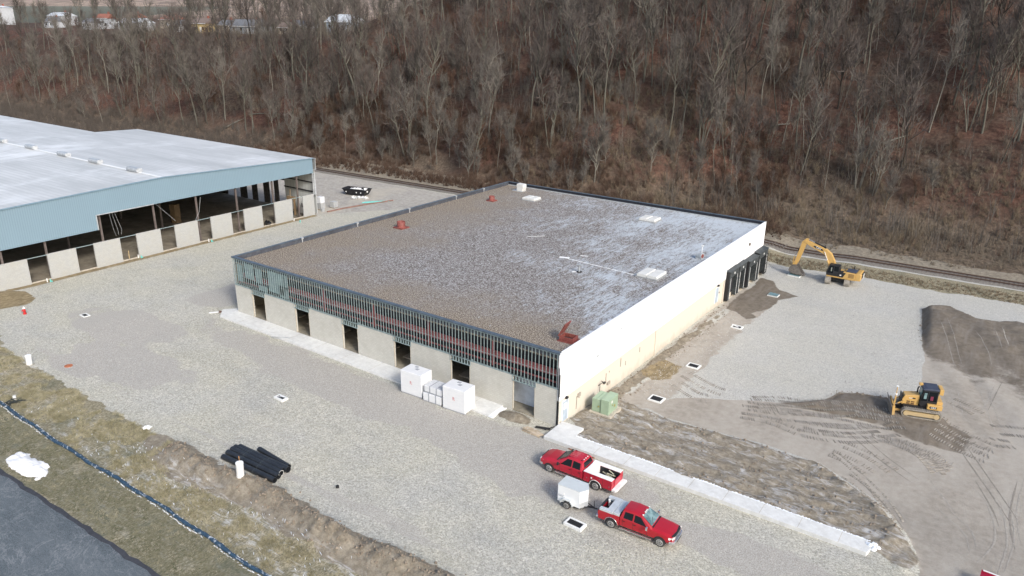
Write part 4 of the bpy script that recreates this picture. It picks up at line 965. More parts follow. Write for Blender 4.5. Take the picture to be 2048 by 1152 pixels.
# foam stacks
FOAM = N('shrink_wrap'); FOAM.obj(); x = FOAM.xyz(); c = FOAM.mix(FOAM.ramp(FOAM.noise(2.0, 6, .7, stretch=(1, 1, 3)), [(.4, 0), (.7, .35)]), (.74, .75, .76), (.56, .60, .64))
FOAM.bump(FOAM.noise(3, 4, .6, stretch=(1, 1, 5)), .35, .05); FOAM.out(c, .35)
CARD = plain('grey_strap', (.36, .38, .41), .6, var=.2, scale=3); REDINK = plain('red_ink', (.60, .28, .28), .7)
def foam(x, y, sx, sy, sz, rz, label, z0=-.2, ink=True, straps=False, loose=True):
    o = thing('foam_stack', label, 'wrapped stack', (x, y, z0), rz, 'white wrapped insulation stacks')
    m = MB(); n = 6; h = sz-.12
    m.box(-sx/2, sx/2, -sy/2, sy/2, .12, sz); m.build('wrapped_boards', FOAM, o, bevel=.05)
    m = MB()
    for yy in (-sy/2+.15, 0, sy/2-.15): m.box(-sx/2+.05, sx/2-.05, yy-.08, yy+.08, 0, .12)
    m.build('skids', CARD, o)
    if straps:
        m = MB()
        for xx in (-sx*.18, sx*.2): m.box(xx-.07, xx+.07, -sy/2-.015, sy/2+.015, .14, sz+.015)
        for xx in np.arange(-sx/2+.1, sx/2-.05, .13): m.box(xx, xx+.04, -sy/2+.03, sy/2-.03, sz, sz+.012)
        m.build('straps', CARD, o)
    elif loose:
        m = MB(); m.prism([(-.2, 0), (.25, -.1), (.3, .25), (-.1, .3)], 'z', sz+.002, sz+.02); m.bar((-.5, .5, sz+.01), (-.1, .55, sz+.01), .3, .02); m.build('paper_scrap', CARD, o)
    if ink:
        t = text('marking', 'R:', .50, REDINK, (0, -sy/2-.012, sz*.56), (R(90), 0, 0), o, .75)
foam(-15.5, -2.83, 2.75, 1.75, 2.62, R(3), 'tall white wrapped stack at the left of three, red mark on its face')
foam(-12.65, -2.95, 2.3, 1.6, .98, R(3), 'lower strapped bale between the two tall white stacks', ink=False, straps=True)
foam(-12.55, -2.90, 2.25, 1.55, .80, R(1.5), 'upper strapped bale resting on the lower one between the tall stacks', z0=.80, ink=False, straps=True)
foam(-9.85, -2.83, 2.7, 1.8, 2.55, R(4), 'tall white wrapped stack at the right of three, red mark on its face')

# transformer
TG = plain('transformer_green', (.29, .385, .275), .5, var=.08, scale=1.5); TG2 = plain('transformer_green_seam', (.22, .30, .22), .6)
o = thing('transformer', 'pale green pad transformer on a concrete pad by the cream wall', 'transformer', (1.95, 5.75, Zp(2.6, 4.4)-.05), R(2))
m = MB(); m.box(-1.15, 1.25, -1.3, 1.3, -.3, .14); m.build('concrete_pad', CONCO, o)
m = MB(); m.box(-.95, 0.0, -.95, .95, .14, 1.55); m.build('tank', TG, o, bevel=.03)
m = MB(); m.box(.06, .95, -1.05, 1.05, .14, 1.72); m.build('cabinet', TG, o, bevel=.03)
m = MB(); m.box(0.0, .06, -.9, .9, .14, 1.5); m.box(-.5, -.45, -.9, .9, 1.55, 1.575); m.build('seam', TG2, o)
m = MB(); m.cyl((.95, -.25, 1.0), (1.0, -.25, 1.0), .07, n=10); m.box(.95, .985, .15, .4, .6, .85); m.cyl((-.2, -.96, .8), (-.2, -1.02, .8), .09, n=10); m.build('lock', plain('brass_lock', (.35, .33, .12), .5, .3), o)
m = MB(); m.box(.952, .96, -.5, -.2, 1.25, 1.5); m.build('warning_plate', CURB, o)

# boards and lumber
p = G(1066, 864); m = MB(); m.prism([(-1.15, -.30), (.9, -.42), (1.25, .05), (.3, .38), (-.9, .30)], 'z', .10, .16); m.box(-1.0, 1.1, -.50, -.4, .02, .10)
single('plywood_sheet', 'weathered plywood offcut lying at the near building corner', 'board', m, plain('weathered_ply', (.42, .34, .24), .85, var=.3, dirt=((.7, .7, .68), .5)), p, R(-4))
p = G(1085, 858); m = MB(); m.bar((-.7, 0, .1), (.75, .1, .12), .35, .03); m.bar((.3, -.3, .15), (1.0, .5, .18), .12, .04); single('plastic_scrap', 'dark crumpled plastic scrap beside the plywood offcut', 'scrap', m, BLACKR, p, R(15))
m = MB(); m.bar((0, 0, 0), (2.3, .9, .02), .09, .05); m.bar((.4, -.2, 0), (1.6, .1, .0), .05, .03); single('steel_angle', 'thin dark steel angle lying across the edge of the front strip', 'steel bar', m, GALV2, (-38.9, -2.9, .03), R(6))
p = G(428, 626); m = MB(); m.bar((-.6, -.2, .05), (.5, .3, .07), .35, .05); single('pale_board', 'short pale board lying beyond the left end of the front strip', 'board', m, WHITE, p, R(25))
p = G(446, 625); m = MB(); m.bar((-.8, 0, .06), (.7, .25, .08), .25, .06); m.bar((-.4, -.4, .06), (.5, .4, .1), .12, .05); single('timber_offcuts', 'dark reddish timber offcuts at the left tip of the front strip', 'timber', m, plain('dark_timber', (.14, .075, .055), .9), p, R(10))
# loader seen inside the second doorway
o = thing('scissor_lift', 'orange scissor lift parked inside the second doorway from the left', 'lift', (-36.2, 2.2, -.03), R(20))
OR = plain('lift_orange', (.42, .19, .05), .6, var=.3, scale=3)
m = MB(); m.box(-.9, .9, -.4, .4, .25, .75); m.bar((-.8, -.2, .8), (.8, -.2, 1.5), .07, .12); m.bar((.8, -.2, .8), (-.8, -.2, 1.5), .07, .12); m.box(-.9, .9, -.4, .4, 1.5, 1.65); m.build('chassis', OR, o)
m = MB()
for xx in (-.9, 0, .9): m.bar((xx, -.4, 1.6), (xx, -.4, 2.4), .05, .05)
m.bar((-.9, -.4, 2.4), (.9, -.4, 2.4), .05, .05); m.bar((-.9, -.4, 2.0), (.9, -.4, 2.0), .05, .05); m.build('guard_rail', OR, o)
for xx in (-.6, .6):
    m = MB(); m.cyl((xx, -.48, .2), (xx, -.3, .2), .2, n=12); m.build('wheel', BLACKR, o)

# skip, tarp, pipes and pallets on the old apron
p = Vector((-88.1, 58.6, Zp(-88, 58.6))); o = thing('skip_container', 'black open skip with white rubbish standing on the old concrete yard', 'skip', p, R(14))
SK = plain('skip_black', (.012, .013, .016), .5, var=.3)
m = MB(); L0, L1, w_, h_ = 2.2, 3.1, 1.15, 1.45
def frust(mm, a, b, wa, wb, z0, z1):
    V = [(-a, -wa, z0), (a, -wa, z0), (a, wa, z0), (-a, wa, z0), (-b, -wb, z1), (b, -wb, z1), (b, wb, z1), (-b, wb, z1)]; return V
V = frust(m, L0, L1, w_, w_+.05, .1, h_)+frust(m, L0-.08, L1-.1, w_-.08, w_-.05, .2, h_)
m.add(V, [(0, 3, 2, 1), (0, 1, 5, 4), (1, 2, 6, 5), (2, 3, 7, 6), (3, 0, 4, 7), (8, 9, 10, 11), (8, 12, 13, 9), (9, 13, 14, 10), (10, 14, 15, 11), (11, 15, 12, 8), (4, 5, 13, 12), (5, 6, 14, 13), (6, 7, 15, 14), (7, 4, 12, 15)])
m.build('skip_body', SK, o)
m = MB()
for x in (-1.4, -.4, .6, 1.6): m.box(x, x+.12, -w_-.12, -w_+.02, .15, h_-.05)
m.box(-L1, L1, -w_-.14, -w_-.02, h_-.14, h_); m.build('ribs', SK, o)
m = MB()
for x in (-2.0, .6, 1.7): m.cyl((x, -w_-.12, .75), (x, -w_-.16, .75), .14, n=10)
m.cyl((2.9, -.6, 1.0), (2.98, -.6, 1.0), .2, n=10); m.build('reflector_disc', WHITE, o)
m = MB()
for i in range(26): a = random.uniform(-1.6, 2.4); m.bar((a, random.uniform(-.8, .8), 1.15), (a+random.uniform(-.7, .7), random.uniform(-.8, .8), 1.4), random.uniform(.3, .7), .06)
m.build('rubbish', WHITE, o)
p = Vector((-84.9, 56.3, Zp(-85, 56.3))); m = MB()
for i in range(60):
    x = random.uniform(-1.7, 1.7); y = random.uniform(-.6, .6); m.bar((x, y, .03), (x+random.uniform(-.6, .6), y+random.uniform(-.4, .4), random.uniform(.1, .5)), random.uniform(.2, .6), .03)
single('plastic_heap', 'heap of torn white plastic on the ground before the black skip', 'plastic heap', m, WHITE, p, R(30))
p = G(756, 405); p = Vector((-79.8, 55.9, Zp(-79.8, 55.9))); o = thing('teal_pipes', 'bundle of long teal plastic pipes on the ground right of the skip', 'pipe', p, R(53))
for k in range(4):
    m = MB(); m.cyl((-2.9+.2*k, -.25+k*.17, .1), (2.8-.1*k, -.25+k*.17, .1), .085, n=8); m.build('pipe', MATS['teal_pvc'], o)
m = MB(); A = Vector((-81.0, 47.5, .02)); B = Vector((-78.4, 62, .02))
o = thing('rusty_edge_beam', 'long rust red steel edging dividing gravel from old concrete', 'edging', (-80.9, 43.5, 0), 0)
m = MB(); pts = [(0, 0, .08), (.3, 4, .08), (1.6, 10, .09), (3.2, 15.5, .1)]
for a, b in zip(pts[:-1], pts[1:]): m.bar(a, b, .22, .22)
m.build('edge_beam', plain('rusty_edge', (.24, .14, .11), .8, var=.35, scale=1), o)
for (x, y, n, lab, wtop) in ((-83.9, 44.6, 5, 'tall pallet of grey blocks with a wrapped second pallet on top by the last pier', True), (-83.0, 47.2, 5, 'single low pallet of grey blocks right of the tall one', False)):
    o = thing('block_pallet', lab, 'pallet', (x, y, Zp(x, y)), R(4), 'pallets of blocks by the blue building')
    m = MB()
    for i in range(6): m.box(-.6, .6, -.6+.2*i, -.48+.2*i, .1, .13)
    for yy in (-.6, -.05, .5): m.box(-.6, .6, yy, yy+.1, 0, .1)
    m.build('pallet', plain('grey_wood', (.24, .2, .15), .9) if 'grey_wood' not in MATS else MATS['grey_wood'], o)
    m = MB(); BG = plain('grey_block', (.42, .43, .43), .9, var=.15, scale=4) if 'grey_block' not in MATS else MATS['grey_block']
    for k in range(n):
        for i in range(3):
            for j in range(3): m.box(-.6+.4*i+.012, -.6+.4*i+.388, -.6+.4*j+.012, -.6+.4*j+.388, .14+.235*k, .14+.235*k+.2)
    m.build('blocks', BG, o)
    if wtop:
        m = MB(); m.box(-.58, .58, -.58, .58, 1.36, 2.6); m.build('wrapped_top', FOAM.m, o, bevel=.05)
p = Vector((-82.3, 43.6, 0)); m = MB(); m.box(-.3, .3, -.3, .3, 0, .55); single('grey_crate', 'small grey crate at the foot of the tall block pallet', 'crate', m, GALV2, (p.x, p.y, Zp(p.x, p.y)), bevel=.02)
# things inside the blue building
for (x, y, lab) in ((-84.0, -7.0, 'dark round bin just inside the second doorway from the left'), (-83.6, 36.9, 'dark wheeled bin inside the last doorway before the corner pier')):
    m = MB(); m.cyl((0, 0, 0), (0, 0, 1.0), .42, .46, n=14); m.cyl((0, 0, 1.0), (0, 0, 1.05), .5, n=14); single('dark_bin', lab, 'bin', m, plain('bin_plastic', (.02, .03, .035), .6) if 'bin_plastic' not in MATS else MATS['bin_plastic'], (x, y, -.06))
m = MB()
for k in range(2): m.tube([(-.3+.7*k, -.3, .2), (-.2+.7*k, .2, .5), (.1+.7*k, .1, .35), (.2+.7*k, -.2, .2)], [.1, .35, .3, .1], 9)
single('rubbish_bags', 'two glossy black rubbish bags in the doorway third from the right', 'bag', m, plain('bin_liner', (.01, .01, .012), .3), (-82.2, 30.0, .1))
o = thing('timber_stack', 'stack of tan pallets standing inside the dark blue-fronted building', 'pallet stack', (-97, 21, -.06), R(10), None)
m = MB()
for k in range(14): m.box(-.65, .65, -.6, .6, .25*k, .25*k+.16); 
m.build('pallets', plain('tan_wood', (.26, .18, .10), .9), o)
m = MB()
for i in range(22): a = random.uniform(-1.3, 1.3); m.bar((a, random.uniform(-.6, .6), .05), (a+random.uniform(-.8, .8), random.uniform(-.6, .6), .25), .35, .03)
single('torn_sheeting', 'pale torn sheeting in the middle doorway of the pier row', 'sheeting', m, FROST, (-85.2, 23.2, -.05))
o = thing('electric_cabinet', 'white electrical panel box behind the last gap of the pier row', 'cabinet', (-84.2, 39.9, -.06), 0)
m = MB(); m.box(-1.3, 1.4, .2, .6, 0, 3.2); m.build('panel', LIGHTP if 'LIGHTP' in globals() else WHITE, o)
m = MB(); m.box(-.1, .4, .15, .2, 1.2, 2.0); m.build('switch_plate', BLACKR, o)
o = thing('timber_pile', 'tan timber blocks stacked behind the last pier gap', 'timber', (-85.0, 38.3, -.06), 0)
m = MB(); m.box(-1.0, 1.0, -.3, .3, 3.0, 3.6); m.box(-.9, -.7, -.2, .2, 0, 3.0); m.box(.7, .9, -.2, .2, 0, 3.0); m.bar((-.3, 0, 3.6), (-.2, 0, 5.0), .1, .1); m.build('timbers', MATS['tan_wood'], o)

# silt sock, snow pile, frost strips
def silt_sock():
    xs = np.arange(-64, 8, .35); random.seed(11); m = MB(); SO = N('blue_silt_fabric')
    c = SO.ramp(SO.noise(3, 5, .7), [(.3, (.012, .035, .065)), (.7, (.03, .075, .13))])
    c = SO.mix(SO.ramp(SO.noise(2.6, 6, .75), [(.56, 0), (.64, .9)]), c, (.72, .77, .82)); SO.bump(SO.noise(6, 4, .7), .7, .05); SO.out(c, .8)
    yv = lambda x: -29.15+.10*math.sin(x*.23)+.06*math.sin(x*.9)
    pts = []; rad = []
    for x in xs: y = yv(x)+random.uniform(-.03, .03); pts.append((x, y, Zp(x, y)+.13)); rad.append(.15*random.uniform(.7, 1.2))
    m.tube(pts, rad, 9); tag(m.build('silt_sock', SO.m), 'long blue fabric silt sock dusted with snow along the grassy verge', 'silt fence')
    m = MB()
    for x in np.arange(-63, 8, .16):
        if fbm(np.array([x*.45]), np.array([1.]), 4)[0] < .47: continue
        for s in (1, -1):
            if random.random() < .75:
                y = yv(x)+s*random.uniform(.15, .26); r = random.uniform(.03, .075); z = Zp(x, y); m.tube([(x-r*2, y-.02, z), (x, y+.02, z+.03), (x+r*2, y, z)], [.01, r*.6, .01], 6)
    tag(m.build('snow_along_sock', FROST), 'crumbs of snow lying along both sides of the silt sock', 'snow', kind='stuff')
silt_sock()
def snow_pile():
    n = 34; V = []; p0 = Vector((-33.7, -32.55)); m = MB()
    for i in range(n+1):
        for j in range(n+1):
            u = i/n*2-1; v = j/n*2-1; x = p0.x+u*2.9; y = p0.y+v*1.05+.02*u
            r = math.hypot(u, v)+.9*(float(fbm(np.array([x*1.3]), np.array([y*1.3]), 6)[0])-.5)
            h = .42*max(0, 1-r*r)**.6 if r < 1 else -.08
            h += (.30*(float(fbm(np.array([x*3.5]), np.array([y*3.5]), 7)[0])-.5)) if r < 1 else 0
            V.append((x, y, Zp(x, y)+h))
    k = n+1; m.add(V, [(i*k+j, (i+1)*k+j, (i+1)*k+j+1, i*k+j+1) for i in range(n) for j in range(n)], 0, True)
    SN = plain('old_snow', (.80, .80, .80), .8, var=.05, scale=2, dirt=((.50, .47, .44), .45), obj=False)
    tag(m.build('snow_pile', SN), 'low pile of old snow on the verge beside the asphalt road', 'snow pile')
snow_pile()

def blades(name, count, region, hmin, hmax, mat, per=9, spread=.22, wd=.03, kind='stuff', seed=1):
    r = np.random.default_rng(seed); P = []
    while sum(len(a) for a in P) < count:
        P.append(region(r, count))
    P = np.concatenate(P)[:count]; z = height(P[:, 0], P[:, 1])
    base = np.repeat(np.stack([P[:, 0], P[:, 1], z-.02], -1), per, 0); n = len(base)
    a = r.uniform(0, 2*math.pi, n); ln = r.uniform(hmin, hmax, n); lean = r.uniform(.15, .9, n)
    off = np.stack([np.cos(a), np.sin(a), np.zeros(n)], -1)
    b0 = base+off*r.uniform(0, spread, (n, 1)); tip = b0+off*(ln*lean*.7)[:, None]+np.array([0, 0, 1.])*(ln*np.sqrt(1-np.minimum(.9, lean*.6)**2))[:, None]
    ang2 = r.uniform(0, 2*math.pi, n); sd = np.stack([np.cos(ang2), np.sin(ang2), np.zeros(n)], -1)*wd
    V = np.stack([b0-sd, b0+sd, tip], 1).reshape(-1, 3); F = np.arange(3*n).reshape(-1, 3)
    o = npmesh(name, V, F, mat, smooth=False); tag(o, kind=kind); return o
DRYG = N('dry_grass'); c = DRYG.ramp(DRYG.noise(.9, 6, .75), [(.3, (.15, .14, .08)), (.5, (.31, .285, .185)), (.7, (.48, .45, .34))]); DRYG.out(c, .9, spec=.1)
GREENG = N('tired_green_grass'); c = GREENG.ramp(GREENG.noise(.42, 7, .78), [(.36, (.06, .078, .045)), (.5, (.16, .16, .105)), (.62, (.38, .345, .25))]); GREENG.out(c, .9, spec=.1)
def reg_bank(r, n):
    x = r.uniform(-64, 6, n*3); y = r.uniform(-28.8, -23.4, n*3); k = fbm(x*.5, y*.5, 33) > .42
    keep = k & ~((x > -26) & (y > -25.9)) ; return np.stack([x, y], -1)[keep]
def reg_verge(r, n):
    x = r.uniform(-60, 8, n*3); y = r.uniform(-34.0, -29.4, n*3); keep = (fbm(x*.6, y*.6, 35) > .36) & (np.hypot((x+33.7)/2.8, (y+32.5)/1.0) > 1.05) & (y > -33.9+.03*(x+35)); return np.stack([x, y], -1)[keep]
o = blades('bank_grass', 9000, reg_bank, .08, .26, DRYG.m, 8, .25, .02, seed=2); tag(o, 'matted straw-coloured grass covering the bank above the silt sock', 'grass')
o = blades('verge_grass', 11000, reg_verge, .05, .16, GREENG.m, 7, .2, .018, seed=3); tag(o, 'short tired green grass on the verge between sock and road', 'grass')
# frost lumps caught in the bank grass
def frostbits():
    r = np.random.default_rng(4); m = MB(); k = 0
    while k < 140:
        x = r.uniform(-44, 5); y = r.uniform(-28.6, -24.6)
        if fbm(np.array([x*.5]), np.array([y*.9]), 44)[0] < .5: continue
        z = Zp(x, y)+.03; l = r.uniform(.15, .55); a = r.uniform(-.9, -.2); w2 = r.uniform(.01, .035)
        d = Vector((math.cos(a), math.sin(a), 0))*l; m.tube([Vector((x, y, z))-d*.5, Vector((x, y, z+w2*.6)), Vector((x, y, z))+d*.5], [w2*.3, w2, w2*.3], 6); k += 1
    tag(m.build('frost_patches', FROST), 'streaks of frost lying in the bank grass', 'frost', kind='stuff')
frostbits()
# loose stones in the gravel, coarser near the front
STONE = N('loose_stone'); STONE.obj(); v = STONE.n('ShaderNodeObjectInfo'); g = STONE.ramp(STONE.noise(.9, 3, .8), [(.3, (.24, .235, .22)), (.5, (.43, .42, .39)), (.7, (.60, .59, .55))]); STONE.out(g, .9)
def stones():
    r = np.random.default_rng(9); n = 40000
    x = r.uniform(-60, 32, n); y = np.where(r.random(n) < .85, r.uniform(-23, -3.6, n), r.uniform(-23, -8, n))
    ok = (y > berm_y(x)+.5) & ~((x > 29) & (y > -4)); dens = fbm(x*.25, y*.25, 66)
    coarse_zone = np.exp(-((x-14)/9)**2-((y+15)/3.5)**2)
    ok &= (r.random(n) < (.35+1.2*(dens-.4)+1.1*coarse_zone)); x = x[ok]; y = y[ok]; n = len(x); cz = coarse_zone[ok]
    x2 = r.uniform(2, 27, 9000); y2 = r.uniform(12, 66, 9000); d2 = (sdist(x2, y2, P_DIRT) < -.4) & (sdist(x2, y2, P_WET) < -.8); x2 = x2[d2]; y2 = y2[d2]
    x = np.concatenate([x, x2]); y = np.concatenate([y, y2]); n = len(x); z = height(x, y)
    s = r.uniform(.02, .048, n); s[:len(cz)] += .045*cz*r.random(len(cz)); s[len(cz):] += .02
    O = np.array([(1, 0, 0), (-1, 0, 0), (0, 1, 0), (0, -1, 0), (0, 0, 1), (0, 0, -1)], float); Fb = np.array([(0, 2, 4), (2, 1, 4), (1, 3, 4), (3, 0, 4), (2, 0, 5), (1, 2, 5), (3, 1, 5), (0, 3, 5)])
    a = r.uniform(0, 6.28, n); sc = s[:, None]*np.stack([r.uniform(.8, 1.5, n), r.uniform(.6, 1, n), r.uniform(.4, .8, n)], -1)
    L = O[None]*sc[:, None]+r.normal(0, .012, (n, 6, 3)); c, q = np.cos(a)[:, None], np.sin(a)[:, None]
    V = np.stack([L[..., 0]*c-L[..., 1]*q+x[:, None], L[..., 0]*q+L[..., 1]*c+y[:, None], L[..., 2]+(z+s*.25)[:, None]], -1).reshape(-1, 3)
    F = (Fb[None]+(np.arange(n)*6)[:, None, None]).reshape(-1, 3)
    tag(npmesh('loose_stones', V, F, STONE.m, smooth=False), 'loose crushed stone scattered over the gravel yard', 'stones', kind='stuff')
stones()
def clods():
    r = np.random.default_rng(12); pts = []
    for k in range(4800):
        c = r.random()
        if c < .42: x = r.uniform(-27, 6); y = berm_y(x)+r.normal(-1.1, .7)
        elif c < .8: x = r.uniform(2, 30); y = r.uniform(-1, 13)
        elif c < .9: x = r.uniform(.3, 2.6); y = r.uniform(8, 44)
        else:
            a_, b_ = random.choice(list(zip(P_PILE[:7], P_PILE[1:8]))+list(zip(P_PUSH[:5], P_PUSH[1:6]))*2); t_ = random.random(); x = a_[0]*(1-t_)+b_[0]*t_+random.gauss(0, .3); y = a_[1]*(1-t_)+b_[1]*t_+random.gauss(0, .3)
        pts.append((x, y))
    P = np.array(pts); md = sdist(P[:, 0], P[:, 1], P_MOUND); keep = (P[:, 1] < -15) | (md > -.3) | (P[:, 0] < 2.6) & (P[:, 1] > 8) | (P[:, 0] > 12) & (P[:, 1] > 14); P = P[keep]; n = len(P)
    z = height(P[:, 0], P[:, 1]); s = r.exponential(.035, n)+.03; s = np.minimum(s, .16)
    O = np.array([(1, 0, 0), (-1, 0, 0), (0, 1, 0), (0, -1, 0), (0, 0, 1), (0, 0, -1)], float); Fb = np.array([(0, 2, 4), (2, 1, 4), (1, 3, 4), (3, 0, 4), (2, 0, 5), (1, 2, 5), (3, 1, 5), (0, 3, 5)])
    V = (O[None]*s[:, None, None]*r.uniform(.5, 1.2, (n, 6, 1))+np.stack([P[:, 0], P[:, 1], z+.3*s], -1)[:, None]).reshape(-1, 3)
    F = (Fb[None]+(np.arange(n)*6)[:, None, None]).reshape(-1, 3)
    CL = N('soil_clod'); c = CL.ramp(CL.noise(1.5, 5, .7), [(.3, (.12, .096, .072)), (.7, (.32, .27, .21))]); CL.out(c, .95)
    tag(npmesh('soil_clods', V, F, CL.m, smooth=False), 'brown clods of turned soil on the berm and mounds', 'clods', kind='stuff')
clods()
# tangle of broken branches and dark shrub at the left edge of the bank
def branches():
    p = G(22, 806); o = thing('cut_branches', 'heap of dark cut branches on the sock at the left edge', 'branches', p); random.seed(21); m = MB()
    for i in range(24):
        a = random.uniform(-.6, .9); l = random.uniform(.6, 1.9); b = Vector((random.uniform(-.6, .3), random.uniform(-.3, .3), .05))
        e = b+Vector((l*math.cos(a), l*math.sin(a), random.uniform(.05, .7))); m.tube([b, (b+e)/2+Vector((0, 0, .1)), e], [.05, .035, .015], 5)
    m.build('branches', plain('dark_branch', (.05, .06, .055), .8), o)
    m = MB(); m.cyl((-.3, .5, 0), (-.3, .5, .5), .16, n=8); m.build('white_stub', MATS['white_pvc'], o)
branches()
# a corner of red machinery at the bottom right
p = at_z(1975, 1152, .35); o = thing('red_trailer', 'red steel trailer deck edge entering at the bottom right corner', 'trailer', (35.1, -.55, Zp(35, 0)), R(-3))
RM = plain('trailer_red', (.32, .012, .04), .4, var=.15)
m = MB(); m.box(-.1, 5.5, -2.2, .0, .75, .9); m.box(-.1, 5.5, -.08, .02, .9, 1.05); m.build('deck', RM, o)
m = MB(); m.box(0, 5.4, -.10, -.0, 1.05, 1.09); m.build('deck_trim', WHITE, o)
for x in (1.2, 2.3):
    m = MB(); m.cyl((x, -.25, .38), (x, -.02, .38), .38, n=16); m.build('wheel', BLACKR, o)
# ================================================================== VEHICLES
def paint(name, c, rough=.28, dust=0.0, dcol=(.42, .38, .34)):
    m = N(name); m.obj(); x = m.xyz()
    col = m.mix(m.ramp(m.noise(1.2, 5, .6), [(.35, 0), (.7, .25)]), c, tuple(min(1, v*1.25+.01) for v in c))
    if dust:
        f = m.math('ADD', m.math('MULTIPLY', x[2], -.75), m.math('MULTIPLY', m.noise(3, 5, .7), .9)); col = m.mix(m.ramp(f, [(-.0, 0), (.35, dust)]), col, dcol)
        x2 = m.ramp(f, [(0, .0), (.4, .45)]); r = m.math('ADD', x2, rough)
        return m.out(col, r, 0, coat=.4)
    return m.out(col, rough, 0, coat=.6)
RED1 = paint('truck_red_dusty', (.42, .012, .03), .35, .42, (.48, .30, .30)); RED2 = paint('truck_red', (.36, .006, .016), .28, .12)
GLASS = N('dark_glass'); GLASS.out((.006, .009, .012), .10, 0, spec=.28)
WSH = N('windscreen_glass'); WSH.obj(); c = WSH.ramp(WSH.noise(1.6, 3, .6), [(.35, (.05, .10, .11)), (.65, (.20, .30, .31))]); WSH.out(c, .08)
TYRE = plain('tyre', (.045, .043, .042), .85, var=.2, scale=5, dirt=((.17, .16, .145), .7)); RIM = plain('alloy_rim', (.50, .50, .49), .35, .6, var=.15, scale=6); CHROME = plain('chrome', (.70, .71, .72), .18, .9, var=.05)
ALU = plain('aluminium_toolbox', (.62, .65, .66), .42, .35, var=.1, scale=2); TRIMB = plain('black_trim', (.018, .018, .02), .6); LAMPW = plain('lamp_lens', (.82, .80, .76), .2); LAMPO = plain('amber_lens', (.75, .45, .30), .3); LAMPR = plain('tail_lens', (.35, .01, .01), .3)
def wheel(root, x, y, r, w_, side, rimr=.24):
    s = side; m = MB()
    pts = [(x, y-s*w_, r), (x, y-s*w_*.92, r), (x, y-s*.05, r), (x, y, r)]; m.tube(pts, [r*.86, r, r, r*.88], 24)
    t = m.build('wheel', TYRE, root)
    m = MB(); m.cyl((x, y-.01, r), (x, y+s*.006, r), rimr+.03, n=20, m=0); m.cyl((x, y, r), (x, y+s*.02, r), rimr, rimr*.95, n=20)
    rm = m.build('rim', RIM, t)
    m = MB()
    for i in range(8): a = 2*math.pi*i/8; cx_, cz_ = x+rimr*.68*math.cos(a), r+rimr*.68*math.sin(a); m.cyl((cx_, y+s*.012, cz_), (cx_, y+s*.024, cz_), .042, n=8)
    m.cyl((x, y+s*.01, r), (x, y+s*.05, r), .05, n=10); m.build('rim_holes', TRIMB, t)
    return t
def loft(rings, m=0, mb=None):
    mb = mb or MB(); k = len(rings[0]); V = [p for r in rings for p in r]
    F = [(i*k+j, i*k+(j+1) % k, (i+1)*k+(j+1) % k, (i+1)*k+j) for i in range(len(rings)-1) for j in range(k)]
    mb.add(V, F, m, False); mb.add(rings[0], [tuple(range(k))], m); mb.add(rings[-1], [tuple(range(k-1, -1, -1))], m); return mb
def half_disc(m, x, r, y, zc, zmin, s, R_, y2):
    P = []; n = 18
    for i in range(n+1):
        a = -math.pi*.25+math.pi*1.5*i/n; z = zc+R_*math.sin(a)
        P.append((x+R_*math.cos(a), max(z, zmin)))
    m.prism(P, 'y', min(y, y2), max(y, y2))
